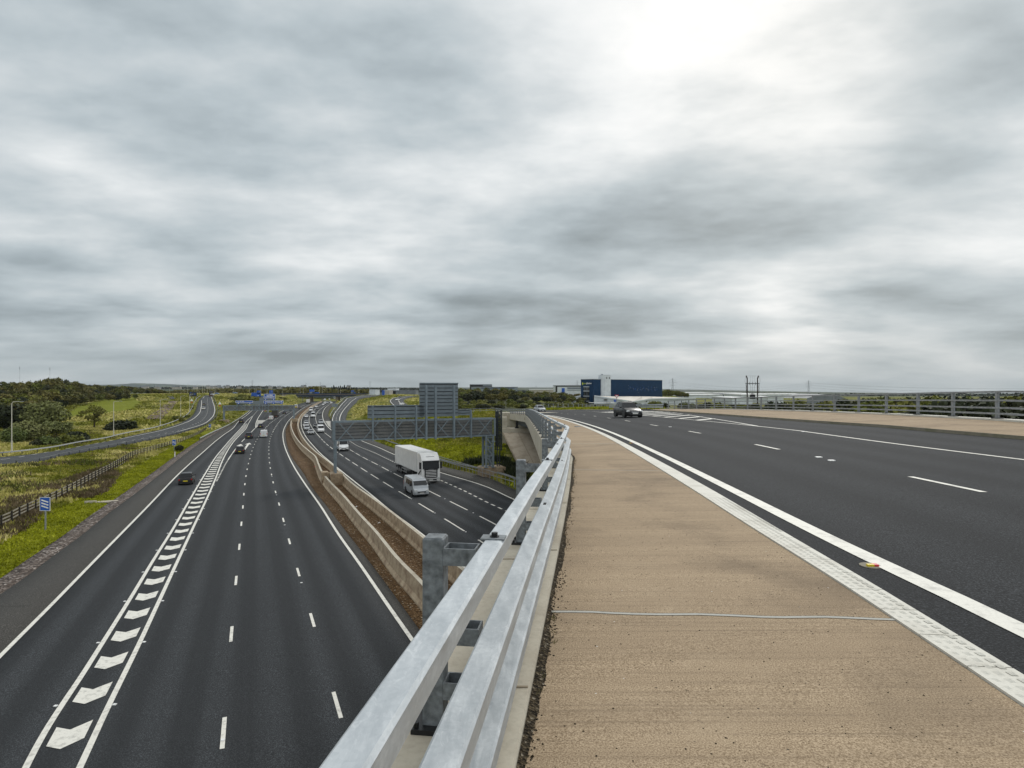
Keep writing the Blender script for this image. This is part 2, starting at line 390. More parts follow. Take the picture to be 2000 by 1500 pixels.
# ================================================================ traced plan curves
EXT=-70.0
def cmx(px, e=True):
    P=sorted([unp(x,y,zm) for x,y in px],key=lambda p:p[1])
    if e:
        a=P[0]; P=[(a[0]-.44*(EXT-a[1]),EXT,0),(a[0]-.44*(-.35*(a[1]-EXT)),a[1]-.35*(a[1]-EXT),0)]+P
    return Curve(P,zm)
L0=cmx([(0,1161),(53,1125),(85,1100),(160,1045),(200,1012),(267,962),(317,923),(367,883),(392,865),(420,847),(452,830),(470,817),(484,806),(492,796),(500,790)])
L1=cmx([(0,1282),(90,1192),(180,1100),(283,995),(350,925),(383,895),(436,850),(452,839),(467,822),(482,811),(492.4,802),(503,793),(512,788)])
L2a=cmx([(53,1494.7),(64,1473),(170.7,1302.7),(256,1166.7),(296,1100),(336.7,1035),(366.7,983),(400,926.7),(425,888),(441,869),(455,853),(470,837),(477,828),(483,821),(493,813)])
L2b=cmx([(157,1497),(213,1377),(266.7,1268),(306.7,1182.7),(345,1100),(376.7,1031.7),(405,971.7),(421.7,933),(433,903),(446.7,876.7),(458,861),(470,848),(480,838),(484,830),(493,814)])
L2c=cmx([(493,813.5),(503,802),(512,794),(520,789)],False)
LE=cmx([(423,940),(443.3,901.7),(458,880),(472,863),(479,856),(487,848),(500,835),(516,823),(530,814),(545,806),(560,799),(578,791)],False)
LA=cmx([(434.5,1455),(452,1238.3),(461,1133.8),(467.3,1070),(471,1027.7),(474,995.3),(475.8,970.8),(477.6,951),(479.6,935.8),(481.5,922.8),(483.7,912),(486,902.8),(488.5,894),(490,887),(492,881),(494,875),(498.4,865),(504.8,853.6),(517,838),(524,830.5),(534.4,821.5),(548,813),(565,803),(590,793),(612,785)])
LB=cmx([(660,1382),(610,1211),(582.7,1118),(565.5,1058.8),(554,1017.8),(546,988),(539.3,965),(534.4,946.5),(531.2,931.5),(528.8,919.2),(527.2,908.8),(526,899.7),(525.2,885),(525.6,868),(528,856),(532,846),(536.8,836.4),(541.6,829),(548,821),(556,814),(570,804),(585,796),(606,787)])
LC=cmx([(812,1260),(770.7,1201),(701.3,1100),(663.3,1046.7),(628.3,991.7),(596.7,946.7),(575,913),(561.7,886.7),(555,868),(552.8,855.6),(553,844),(556,834.8),(562,824),(569.6,815.6),(580,806),(597.5,794),(626,783.5),(640,780),(664,775.5)])
LD=cmx([(820,1230.7),(724,1100),(675,1036.7),(633,981.7),(613,956.7),(591.7,923),(570,893),(561,870),(558,852),(558.5,838),(566,826),(574,817),(584,807),(600,795.5),(628,784.2),(642,780.4),(667,775.7)])
BLT=[(1000,1365),(821,1134.7),(783,1096.7),(731.7,1035),(708,1010),(666.7,963),(646.7,943),(630,923),(621.7,905),(615,890),(605,881.7),(588,866.7),(576.7,852),(570.5,839),(568,829),(570,821),(577,815.5)]
BRT=[(1000,1190),(831.7,1053),(778,1010),(720,967),(700,953),(650,908),(617,882.5),(594.5,858.5),(585.5,842),(581.8,828.5),(583,819.5),(587,812),(597.5,801.5),(605,795.5),(620,786.5),(640,779.5),(664,774)]
def ztop(X,Y): return zm(X,Y)+1.05
BL=Curve([unp(x,y,ztop) for x,y in BLT],ztop)
BR=Curve([unp(x,y,ztop) for x,y in BRT],ztop)
RA=cmx([(831.7,1050),(803,1028),(778,1010),(719,962),(700,947),(650,906.5),(632,891.5),(615.5,875),(599,855.5),(591.5,842),(588.5,830),(588.8,821),(592,813.5),(602,803.8),(620,789.5),(642,780),(668,774)])
R1=cmx([(930,1052),(885.4,1024),(831.8,991.7),(792,967.7),(760.8,949),(734,932.5),(700,910.8),(650,877),(638,867.5),(626,855.5),(615.5,843.5),(608,833),(604,824),(604,816.5),(609.5,806),(620,795.5),(640,785),(672,776)])
R2=cmx([(1000,1042),(950.8,1015.5),(895,987.5),(850.8,965.5),(782,931),(758,918.8),(738,908),(721,899.6),(683,878),(650,857),(633.5,845),(623,834),(618.5,825.5),(616.5,816.5),(619.5,806),(628,797.5),(640,790),(676,777.5)])
R3=cmx([(976,992.5),(962.8,986.5),(905,958),(860,938),(773,904),(750,893),(725,881.7),(700,871.7),(683,861.5),(665,852),(651.5,843.5),(641,834.5),(633.5,824),(630,813.5),(631,804.5),(636,796),(646,789),(665,781.5),(684,777)])
R4=cmx([(1001.7,974.7),(950,950.8),(859,922.5),(773,889),(741.7,875),(706,860.8),(690,852),(676,841),(666,828),(663.8,821)])
RD=cmx([(1010,958),(950,931.7),(861,910),(771.7,876.7),(733,861.7),(712,851),(693,838),(681,827),(677,820)])
WG=cmx([(648,821.5),(641.5,812),(642,805),(644,800),(650,792.5),(662,785),(687,778)],False)   # left edge of the grass wedge
# right slip
SRl=cr([(653,841),(650,830),(649.5,821),(651.5,812),(662,797),(674,783.5),(687.5,776),(716,771.4)],ZR)
SRle=cr([(647,838),(646,828),(646.5,821),(648.5,811),(657.5,797),(669,784),(684,775.8),(713,771)],ZR)
SRr=cr([(706,860.8),(690,852),(676,841),(666,828),(663.5,821),(665,812),(671,801.5),(680,791),(692,780.5),(707,775),(740,771.5)],ZR)
SRre=cr([(712,851),(693,838),(681,827),(676,821),(677,812),(684.5,797),(695,786.5),(710,777.5),(745,772.3)],ZR)
# left slip
SLl=cr([(-650,935),(-250,908),(0,893),(108,881),(175,868),(222,860),(252,852),(313,839),(349.5,827),(373,814),(382,801),(386,788),(392,778),(400,772)],ZS)
SLr=cr([(-650,962),(-250,928),(0,908),(17,906.7),(117,890),(175,879),(260,864),(313,854),(362.5,841.4),(395,831),(414.5,818),(421,805),(420,792),(416.5,783),(414.5,776),(421,770.6)],ZS)
SLw=cr([(235,857.7),(313,841.4),(369,823),(387,810),(393,794.6),(395,780),(399,774.5)],ZS)
SLwr=cr([(330,848),(362.5,839),(395,829),(412.5,817),(419,805),(418,792),(415,783),(413,775)],ZS)
SLc=cr([(-650,950),(-250,920),(0,903),(150,880),(267,858.6),(321,847),(347,841),(365,835),(379.5,829),(390,824),(400,815),(405,806),(406,801),(405.5,785.5),(405,776)],ZS)
SLd=cr([(-650,943),(-250,914),(0,898),(60,889),(120,878.5),(180,868),(222,860)],ZS)
# nose wedge of the left exit
NWl=cmx([(508,819.5),(511,811),(514.5,803),(519,797),(526,790)],False)
NWr=cmx([(509,819.5),(530,809),(548,801.5),(565,795)],False)

ROADS=[]   # (left curve, right curve, y0, y1, z function)
def ribbon(name, cl, crv, mat, y0, y1, k=.03, nx=6, off=0.0, skirt=.6, zf=None, label=None, uvx=True):
    ys=ysteps(y0,y1,k); V=[];UV=[];ts=np.linspace(0,1,nx+1)
    s=0; prev=None
    for y in ys:
        xl=float(cl.X(y)); xr=float(crv.X(y)); zl=float(cl.z(y)); zr=float(crv.z(y))
        c=((xl+xr)/2,y)
        if prev: s+=math.hypot(c[0]-prev[0],c[1]-prev[1])
        prev=c
        w=(xr-xl)*.9
        V.append((xl,y,min(zl,zr)-skirt)); UV.append((-1,s))
        for t in ts:
            V.append((xl+(xr-xl)*t,y,(zl+(zr-zl)*t)+off)); UV.append((w*t,s))
        V.append((xr,y,min(zl,zr)-skirt)); UV.append((w+1,s))
    n=nx+3; Fc=[]
    for i in range(len(ys)-1):
        for j in range(n-1):
            a=i*n+j; Fc.append((a,a+1,a+n+1,a+n))
    o=np_obj(name,np.array(V),np.array(Fc),mat,uv=np.array(UV))
    tag(o,label,kind='structure')
    ROADS.append((cl,crv,y0,y1))
    return o
KS='structure'
# carriageway surfaces (main running lanes, then the shoulders beside them, each its own sheet butted edge to edge)
FARY=600
ribbon('motorway_carriageway',L1,LC,M['asphalt_motorway'],-65,unp(552,805,zm)[1],nx=16)
ribbon('hard_shoulder',L0,L1,M['asphalt_shoulder'],-65,L0.y1()-8,nx=2)
ribbon('median_edge_strip',LC,LD,M['asphalt_shoulder'],-65,FARY,nx=1)
_y=unp(552,805,zm)[1]
# beyond the nose: main line and slip part
NL=cmx([(552,805),(548,801.5),(565,795),(590,787),(612,781.5),(640,777)],False)
ribbon('motorway_far_carriageway',NWr if False else cmx([(530,811),(552,800),(575,791.5),(600,784.5),(640,777.6)],False),LC,M['asphalt_motorway'],_y,FARY,nx=8)
ribbon('exit_slip_road',L1,cmx([(520,813),(516,806),(518,799),(526,791),(534,788)],False),M['asphalt_motorway'],_y-.0,unp(520,789.5,zm)[1],nx=5,off=-.01)
ribbon('oncoming_carriageway',RA,R4,M['asphalt_motorway'],-65,R4.y1(),nx=16)
ribbon('oncoming_far_carriageway',RA,R3,M['asphalt_motorway'],R4.y1(),FARY,nx=8,off=.01)
ribbon('oncoming_hard_shoulder',R4,RD,M['asphalt_shoulder'],-65,RD.y1(),nx=2)
ribbon('oncoming_edge_strip',BR,RA,M['asphalt_shoulder'],-65,FARY,nx=1,off=0) if False else None
RAe=Curve([(float(BR.X(y))+.45,y,0) for y in ysteps(-70,600)],zm)
ribbon('oncoming_edge_strip',RAe,RA,M['asphalt_shoulder'],-65,FARY,nx=1)
ribbon('wedge_shoulder',R3,WG,M['asphalt_shoulder'],WG.y0(),WG.y1(),nx=2,off=-.01)
ribbon('right_slip_road',SRle,SRre,M['asphalt_slip'],SRre.y0()+12,SRr.y1(),nx=6,off=.03)
ribbon('left_slip_road',SLl,SLr,M['asphalt_slip'],SLl.y0(),SLl.y1(),nx=6)
ZL=np.array([(771,-7.6),(772,-7.8),(776,-8.6),(780,-9.1),(784,-9.5),(791,-10.0),(805,-10.4)])
LPl=cr([(790,804),(775,797),(767,791),(762,786),(761,783),(763.5,780),(770,777),(785,774.6),(800,773),(822,771.8)],ZL)
LPr=cr([(822,805),(805,798),(796,791),(790,786),(788,783),(789.5,780),(796,777.2),(806,775.3),(825,773.4)],ZL)
ribbon('loop_road',LPl,LPr,M['asphalt_slip'],max(LPl.y0(),LPr.y0()),min(LPl.y1(),LPr.y1())-1,nx=4,off=.05)
# gravel median and filter drain
GB=Curve([(float(BL.X(y))+.2,y,0) for y in ysteps(-70,BL.y1())]+[(float(BR.X(y))-.0,y,0) for y in ysteps(BL.y1()+6,600)],zm)
ribbon('median_gravel',LD,RAe,M['gravel_brown'],-65,FARY,nx=5,off=-.03)
LG=Curve([(float(L0.X(y))-1.5,y,0) for y in ysteps(-70,190)]+[(float(L0.X(230))-.3,230,0)],zm)
ribbon('filter_drain_gravel',LG,L0,M['gravel_filter'],-65,225,nx=2,off=-.02)
# concrete nosings
def patch(name, px, mat, zf, off=.02, label=None, sub=False):
    P=[]
    for x,y in px:
        p=unp(x,y,zf) if callable(zf) else unps(x,y,zf); P.append((p[0],p[1],p[2]+off))
    mb=MB(); mb.add(P,[tuple(range(len(P)))]); o=mb.build(name,mat,fix=False)
    if o.data.polygons[0].normal.z<0: o.data.flip_normals()
    return tag(o,label,kind=KS)
patch('nose_paving',[(500.5,834),(501.5,827),(503,820.8),(519.5,820.8),(509,828.5)],M['hatch_grey'],zm,.03)
patch('merge_nose_paving',[(635,822.5),(650,822.5),(650.5,832),(652,841),(641,832)],M['hatch_grey'],zm,.07)

# ---------------------------------------------------------------- bridge deck curves
BP_=np.array([(-70,-9.7),(-40,-6.0),(-4,-1.3),(0,-.79),(3,-.39),(6.76,.10),(11.1,.63),(15.3,1.10),(16.6,1.25),(17.2,1.315),(17.8,1.34),(19,1.36),(22,1.40),(25.4,1.45),(33,1.56),(50,1.76),(65,1.92),(80,2.08),(92,2.18),(94,2.19),(95.5,2.1),(97,1.96),(110,.82),(120,-.2),(130,-1.3),(140,-2.45),(150,-3.7),(158,-4.9)])
CP=Curve([(x,y,0) for y,x in BP_],zb)
def cbx(px, zf=zb, pre=None, post=None):
    P=[unp(x,y,zf) for x,y in px]
    P=[p for p in P]
    if pre: P=pre+P
    if post: P=P+post
    return Curve(P,zf)
def off(c, d): return Curve([(float(c.X(y))+d,y,0) for y in ysteps(-65,156)],zb)
FE=off(CP,.475)
zk=lambda X,Y: zb(X,Y)+.11          # edge of the footway
near=[(-6.1,-65,0),(-.2,-20,0)]
KI=cbx([(2000,1377.7),(1748,1209),(1577,1095),(1496,1050),(1376.6,970),(1263,899.8),(1193,856.6),(1148,835),(1108.4,822)],zf=zk,pre=near,post=[(4.45,60,0),(4.3,75,0),(4.1,90,0),(3.6,102,0),(2.7,115,0),(1.3,130,0),(-.6,147,0),(-1.8,158,0)])
KO=cbx([(2000,1316),(1810,1204),(1686.6,1126),(1553.6,1052),(1400,959),(1319,916),(1238,872.8),(1166,838.6)],zf=zk,pre=[(-5.7,-65,0),(.15,-20,0)],post=[(float(KI.X(y))+.36,y,0) for y in (60,75,90,102,115,130,147,158)])
WL=cbx([(2000,1233),(1853,1164),(1667.6,1078),(1525,1005),(1398,941),(1328,905),(1238,863),(1184,839.5),(1130,822.4)],pre=[(-4.9,-65,0),(.9,-20,0)],post=[(float(KI.X(y))+1.05,y,0) for y in (60,75,90,102,115,130,147,158)])
DL=cbx([(1845,945),(1485,870),(1351,842.8),(1277,830.3),(1231,822.7),(1196.6,817.7),(1169,813.7),(1146,810.8)],pre=[(-.6,-65,0),(5.2,-20,0)],post=[(7.4,125,0),(5.6,142,0),(3.2,158,0)])
RL=cbx([(2000,897.8),(1772.5,871.5),(1566,841.8),(1405,824),(1328,818),(1252,811.6)],pre=[(3.5,-65,0),(9.6,-20,0)],post=[(15,125,0),(12.5,145,0),(10,158,0)])
RK=cbx([(2000,859),(1786.5,841.8),(1650,829.5),(1555,824),(1450,813.8),(1300,805)],pre=[(9,-65,0),(15.5,-20,0)],post=[(26.5,122,0),(24.0,140,0),(19,155,0),(11,172,0),(2,180,0)])
def smooth_curve(c, it=40, y0=2.0, y1=110):
    ys=ysteps(c.y0(),c.y1(),.06,.35); X=c.X(ys).copy()
    k=(ys>y0)&(ys<y1)
    for _ in range(it):
        Xm=X.copy(); w=(ys[1:-1]-ys[:-2])/(ys[2:]-ys[:-2]); Xm[1:-1]=.5*X[1:-1]+.5*(X[:-2]*(1-w)+X[2:]*w); X=np.where(k,Xm,X)
    return Curve([(float(a),float(b),0) for a,b in zip(X,ys)],zb)
KI,KO,WL,DL,RL=[smooth_curve(c) for c in (KI,KO,WL,DL,RL)]; RK=smooth_curve(RK,30,8,110)
RPX=Curve([(14,-65,0),(20,-20,0),(22.6,10,0),(23.7,29,0),(24.9,36,0),(25.7,44,0),(26.3,62,0),(26.5,80,0),(26.4,100,0)],zb)
def sheet(name, cl, crv, y0, y1, mat, off=0.0, nx=8, k=.03, thick=0, label=None, zf=zb, mn=.5):
    ys=ysteps(y0,y1,k,mn); V=[];UV=[]
    for y in ys:
        xl=float(cl.X(y)); xr=float(crv.X(y))
        for t in np.linspace(0,1,nx+1):
            X=xl+(xr-xl)*t; V.append((X,y,float(zf(X,y))+off)); UV.append(((xr-xl)*t,y))
    n=nx+1; Fc=[]
    for i in range(len(ys)-1):
        for j in range(nx):
            a=i*n+j; Fc.append((a,a+1,a+n+1,a+n))
    o=np_obj(name,np.array(V),np.array(Fc),mat,uv=np.array(UV)); return tag(o,label,kind=KS)
KI.zf=zb; KO.zf=zb
KO2=Curve([(float(KO.X(y)),y,0) for y in ysteps(-65,157)]+[(-1,166,0),(0,172,0),(1.5,181,0)],zb)
sheet('bridge_road',KO,RK,-60,157,M['asphalt_bridge'],0,nx=14)
sheet('roundabout_road',KO2,RK,157,179,M['asphalt_old'],0,nx=8)
sheet('footway',FE,KI,-60,157,M['footway'],.10,nx=4)
KI.zf=zb; KO.zf=zb
# kerb strip: raised, textured
def kerb(name, a, b, y0, y1, top, mat, toe=0.0):
    ys=ysteps(y0,y1,.02,.46); mb=MB()
    for y,y2 in zip(ys[:-1],ys[1:]):
        g=.006*(1 if y<14 else 0)
        q=[]
        for yy in (y+g,y2-g):
            xa=float(a.X(yy)); xb=float(b.X(yy))
            q+= [(xa,yy,float(zb(xa,yy))+top),(xb,yy,float(zb(xb,yy))+top-.012),(xb,yy,float(zb(xb,yy))-.05),(xa,yy,float(zb(xa,yy))-.05)]
        mb.add(q,[(0,1,5,4),(1,2,6,5),(2,3,7,6),(3,0,4,7),(0,3,2,1),(4,5,6,7)])
    return mb
KI2=Curve([(float(KI.X(y))+.005,y,0) for y in ysteps(-65,157)],zb)
k=kerb('k',KI2,KO,-60,156,.115,None)
# raised studs of the drainage kerb close to the camera
for y in np.arange(1.6,9.5,.085):
    xa=float(KI2.X(y)); xb=float(KO.X(y)); z=float(zb(xa,y))+.115
    n=int((xb-xa)/.075)
    for j in range(n):
        x=xa+.05+j*.075; 
        k.add([(x-.02,y-.024,z-.004),(x+.02,y-.024,z-.006),(x+.02,y+.024,z-.006),(x-.02,y+.024,z-.004),(x,y,z+.007)],[(0,1,4),(1,2,4),(2,3,4),(3,0,4)])
tag(k.build('drainage_kerb',M['kerb_white']),kind=KS)
RKi=Curve([(float(RK.X(y))+.16,y,0) for y in ysteps(-65,150)],zb)
k=kerb('k',RK,RKi,-60,128,.13,None)
tag(k.build('far_kerb',M['kerb_concrete']),kind=KS)
RPi=Curve([(float(RPX.X(y))-.35,y,0) for y in ysteps(-65,118)],zb)
sheet('far_footway',RKi,RPi,-60,104,M['footway'],.12,nx=4)
RPe=Curve([(26.05,104,0),(25.9,112,0),(24.5,126,0),(22.5,137,0),(20.3,150,0)],zb)
sheet('far_footway_end',RKi,RPe,104,128,M['footway'],.12,nx=3)
# plinths under the parapets
mb=MB(); pts=[(float(CP.X(y)),y,float(zb(CP.X(y),y))) for y in ysteps(-60,157,.02,1.0)]
mb.prof(pts,[(-.12,.04),(.33,.04),(.345,.135),(.45,.135),(.465,.11),(.465,-.6),(.10,-.6),(.10,-1.1),(-.12,-1.1)])
deck=mb.build('bridge_deck_edge',M['concrete']); tag(deck,kind=KS)
mb=MB()
for y in np.arange(-2.6,60,2.9):   # joints across the coping
    X=float(CP.X(y)); z=float(zb(X,y)); mb.box((X+.105,y,z+.043),(.44,.018,.004)); mb.box((X+.40,y,z+.137),(.10,.016,.004))
tag(mb.build('coping_joint_line',M['concrete_dark']),kind=KS)
mb=MB(); pts=[(float(RPX.X(y)),y,float(zb(RPX.X(y),y))) for y in ysteps(-60,104,.02,1.0)]
mb.prof(pts,[(-.34,.19),(.45,.19),(.45,-1.2),(.2,-1.2),(-.34,-.4)])
tag(mb.build('far_deck_edge',M['kerb_white']),kind=KS)
# deck slab and girders below
mb=MB()
def slab(y0,y1,za,zb_,inl,inr,k=.04):
    ys=ysteps(y0,y1,k,2.0)
    for y,y2 in zip(ys[:-1],ys[1:]):
        q=[]
        for yy in (y,y2):
            xa=float(CP.X(yy))+inl; xb=float(RPX.X(min(yy,104)))-inr
            q+=[(xa,yy,float(zb(xa,yy))+za),(xb,yy,float(zb(xb,yy))+za),(xb,yy,float(zb(xb,yy))+zb_),(xa,yy,float(zb(xa,yy))+zb_)]
        mb.add(q,[(0,1,5,4),(1,2,6,5),(2,3,7,6),(3,0,4,7)])
slab(-60,124,-.35,-.75,-.1,-.1)
tag(mb.build('bridge_deck_slab',M['concrete_dark']),kind=KS)
mb=MB()
for u in (.5,4,8,12,16,20,24):
    pts=[(float(CP.X(y))+u,y,float(zb(CP.X(y)+u,y))) for y in ysteps(-60,112,.05,2.5)]
    mb.prof(pts,[(.35,-.8),(.35,-.84),(.02,-.84),(.02,-1.9),(.3,-1.9),(.3,-1.96),(-.3,-1.96),(-.3,-1.9),(-.02,-1.9),(-.02,-.84),(-.35,-.84),(-.35,-.8)])
tag(mb.build('bridge_girder',M['steel_dark']),kind=KS)
# abutment: bearing shelf, wing pier, paved slope
mb=MB()
mb.box((14,111.0,-10.0),(31.6,3.0,4.4)); 
mb.box((16.2,123,-7.6),(37,2.4,4.4)); 
ab=mb.build('bridge_abutment',M['concrete'],bevel=.03); tag(ab,'pale concrete abutment wall with a bearing shelf under the far end of the bridge','abutment')
mb=MB(); mb.box((-1.45,110.6,-6.75),(1.0,1.6,2.1)); mb.build('wing_pier',M['concrete'],ab)
mb=MB()
for X in (.9,6,11,16): mb.tube((X,110.3,-7.8),(X,110.3,-6.4),.22,.22,10); mb.box((X,110.3,-7.68),(.7,.7,.2))
mb.build('bearing',M['bolt_dark'],ab)
mb=MB(); q=[(1.0,97,-12.95),(16,95.5,-12.7),(31,94,-12.4),(31,107.5,-8.55),(15,108.5,-8.6),(-1.55,109.2,-8.7)]
nx,ny=24,8; V=[];Fc=[]
for j in range(ny+1):
    for i in range(nx+1):
        s=i/nx;t=j/ny; b=Vector((1.0+30*s,97-3*s,-13.0+.6*s)); u=Vector((-1.75+32*s,109.4-1*s,-8.55))
        V.append(tuple(b.lerp(u,t)))
for j in range(ny):
    for i in range(nx): a=j*(nx+1)+i; Fc.append((a,a+1,a+nx+2,a+nx+1))
o=np_obj('paved_slope',np.array(V),np.array(Fc),M['paving_tan']); o.parent=ab
mb=MB()
for s in (.09,.2,.32,.45,.6):
    b=Vector((1.0+30*s,97-3*s,-12.97+.6*s)); u=Vector((-1.75+32*s,109.4-1*s,-8.52)); mb.bar(b,u,.05,.03)
mb.bar((1.0,96.98,-12.93),(-1.75,109.3,-8.48),.22,.10)
mb.build('slope_joint',M['concrete_dark'],ab)

# ================================================================ road markings
def line_pts(c, y0, y1, zf=None, off=.012, k=.015):
    ys=ysteps(y0,y1,k,.6); return [(float(c.X(y)),y,float(c.z(y))+off+y*6e-5) for y in ys]
def arc(c,y0,y1):
    ys=np.linspace(y0,y1,max(int((y1-y0)/.5),8)); X=c.X(ys); Z=c.z(ys)
    s=np.concatenate([[0],np.cumsum(np.hypot(np.diff(X),np.diff(ys)))]); return ys,s
def add_strip(mb, pts, w):
    n=len(pts); P=[]
    for i,p in enumerate(pts):
        a=Vector(pts[max(i-1,0)]); b=Vector(pts[min(i+1,n-1)]); d=b-a; d.z=0; d.normalize()
        nx=Vector((d.y,-d.x,0)); P+= [Vector(p)-nx*w/2,Vector(p)+nx*w/2]
    mb.add(P,[(2*i,2*i+1,2*i+3,2*i+2) for i in range(n-1)])
def solid(mb, c, y0, y1, w, off=.012): add_strip(mb,line_pts(c,y0,y1,off=off),w)
def dashed(mb, c, y0, y1, w, mark, gap, phase=0.0, off=.012, ref=None):
    ys,s=arc(c,y0,y1); k=phase
    if ref is not None:           # ref: Y of the middle of one known mark
        sr=np.interp(ref,ys,s); k=(sr-mark/2)%(mark+gap)-(mark+gap)
    while k<s[-1]:
        a,b=max(k,0),min(k+mark,s[-1])
        if b>a+.05:
            n=max(2,int((b-a)/2)+1); yy=np.interp(np.linspace(a,b,n),s,ys)
            add_strip(mb,[(float(c.X(y)),y,float(c.z(y))+off+y*6e-5) for y in yy],w)
        k+=mark+gap
mk=MB()
solid(mk,L1,-60,L1.y1()-5,.20); solid(mk,L2a,14,L2a.y1(),.20); solid(mk,L2b,14,L2b.y1(),.20)
solid(mk,L2a,-60,14,.2); solid(mk,L2b,-60,14,.2)
dashed(mk,L2c,L2c.y0(),L2c.y1(),.2,4,4)
dashed(mk,LA,-60,190,.14,2,7,ref=unp(452,1238.3,zm)[1]); dashed(mk,LB,-60,190,.14,2,7,ref=unp(610,1211,zm)[1])
dashed(mk,LA,190,480,.2,4,5); dashed(mk,LB,190,480,.2,4,5)
solid(mk,LC,-60,FARY-10,.20)
ya=unp(423,940,zm)[1]; yb=unp(446,898,zm)[1]; yc=unp(456,882,zm)[1]
dashed(mk,LE,ya,yb,.2,.9,.9); solid(mk,LE,yb,unp(462,875,zm)[1],.2)
solid(mk,LE,unp(472,863,zm)[1],unp(498,836,zm)[1],.2); solid(mk,LE,unp(498,836,zm)[1],LE.y1(),.2)
solid(mk,cmx([(499.5,836),(500,827),(503,819),(509,809),(513.6,802),(519,795)],False),unp(500,836,zm)[1],unp(519,795,zm)[1],.25,.04)
solid(mk,RA,-60,FARY-10,.2,.03)
dashed(mk,R1,-60,170,.15,5.6,3.4,ref=unp(831.8,991.7,zm)[1]); dashed(mk,R2,-60,170,.15,5.6,3.4,ref=unp(895,987.5,zm)[1])
solid(mk,R1,170,FARY-60,.15,.03); solid(mk,R2,170,FARY-60,.15,.03)
dashed(mk,R3,-60,unp(651,843.5,zm)[1],.2,1.05,.95,ref=unp(962.8,986.5,zm)[1]); solid(mk,R3,unp(651,843.5,zm)[1],FARY-60,.25,.03)
solid(mk,R4,-60,R4.y1()-50,.2)
solid(mk,SRl,SRl.y0(),SRl.y1(),.3,.06); solid(mk,SRr,SRr.y0(),SRr.y1(),.3,.06)
dashed(mk,Curve([((float(SRl.X(y))+float(SRr.X(y)))/2,y,(float(SRl.z(y))+float(SRr.z(y)))/2) for y in ysteps(250,505)]),250,505,.15,4,5,off=.05)
solid(mk,SLw,SLw.y0(),SLw.y1(),.25,.04); solid(mk,SLwr,SLwr.y0(),SLwr.y1(),.25,.04)
solid(mk,Curve([(float(LPl.X(y))+.5,y,float(LPl.z(y))) for y in ysteps(LPl.y0(),LPl.y1())]),LPl.y0()+2,LPl.y1()-3,.35,.08)
solid(mk,Curve([(float(LPl.X(y))+.66*(float(LPr.X(y))-float(LPl.X(y))),y,float(LPl.z(y))) for y in ysteps(LPr.y0(),LPr.y1()-5)]),LPr.y0()+2,LPr.y1()-8,.35,.09)
dashed(mk,SLc,SLc.y0(),SLc.y1(),.15,2,4,off=.04); dashed(mk,SLd,SLd.y0(),SLd.y1(),.2,2,2.4,off=.04)
tag(mk.build('lane_marking',M['paint_white'],fix=False),kind=KS)
# reflective studs
st=MB()
for c,r in ((LA,1028+18),(LB,1058+20)):
    ys,s=arc(c,15,160)
    for q in np.arange(4.5,s[-1],18):
        y=float(np.interp(q,s,ys)); X=float(c.X(y)); st.box((X,y,float(zm(X,y))+.02),(.12,.1,.03))
for c in (L2a,L2b):
    ys,s=arc(c,14,110); sg=-.2 if c is L2a else .2
    for q in np.arange(2,s[-1],6.0):
        y=float(np.interp(q,s,ys)); X=float(c.X(y))+sg; st.box((X,y,float(zm(X,y))+.02),(.12,.1,.03))
for c in (R1,R2):
    ys,s=arc(c,30,160)
    for q in np.arange(3,s[-1],9):
        y=float(np.interp(q,s,ys)); X=float(c.X(y)); st.box((X,y,float(zm(X,y))+.02),(.12,.1,.03))
tag(st.build('road_stud',M['white']),kind=KS)
# transverse laying joint and a few patch seams in the asphalt
tj=MB()
for (xa,ya,xb,yb) in ((330,896,575,891),(0,1185,60,1182)):
    p=unp(xa,ya,zm); q=unp(xb,yb,zm); n=24
    add_strip(tj,[(p[0]+(q[0]-p[0])*i/n,p[1]+(q[1]-p[1])*i/n,float(zm(0,p[1]+(q[1]-p[1])*i/n))+.010) for i in range(n+1)],.16)
tag(tj.build('asphalt_joint',M['asphalt_shoulder'],fix=False),kind=KS)
# chevrons between the two lines of the divide
cv=MB(); ref=unp(163,1350.7,zm)
ys,s=arc(L2b,8,235); sr=np.interp(unp(213,1370,zm)[1],ys,s)
q=(sr%3.0)-3.0
def mid(y,t): 
    xa=float(L2a.X(y))+.30; xb=float(L2b.X(y))-.30; return xa+(xb-xa)*t
while q<s[-1]:
    if q>0:
        y=float(np.interp(q,s,ys)); wd=float(L2b.X(y))-float(L2a.X(y))-.6
        if wd>.35:
            yy=y; ln=1.08; grey = q
            ap=.40*wd/2.0
            ptsv=[]
            for (t,dy) in ((0,-.05),(.45,-ap*.9),(1,.42*wd*.9),(1,.42*wd*.9+ln),(.45,ln-ap*.9),(0,ln-.05)):
                Y=yy+dy; X=mid(Y,t); ptsv.append((X,Y,float(zm(X,Y))+.014+Y*5e-5))
            cv.add(ptsv,[(0,1,4,5),(1,2,3,4)])
    q+=3.0
tag(cv.build('chevron_marking',M['paint_white'],fix=False),kind=KS)
# arrows
ar=MB()
def arrow(x0,y0,x1,y1):
    a=Vector(unp(x0,y0,zm)); b=Vector(unp(x1,y1,zm)); d=(b-a); L=d.length; d.normalize(); n=Vector((d.y,-d.x,0)); z=Vector((0,0,.03))
    h=b-d*min(4.5,L*.3)
    ar.add([a-n*.22+z,a+n*.22+z,h+n*.22+z,h-n*.22+z],[(0,1,2,3)])
    ar.add([h-n*.75-d*.6+z,h+n*.75-d*.6+z,b+z],[(0,1,2)])
arrow(476,880,487,865); arrow(463,878,470.5,867.5)
tag(ar.build('arrow_marking',M['paint_white'],fix=False),kind=KS)
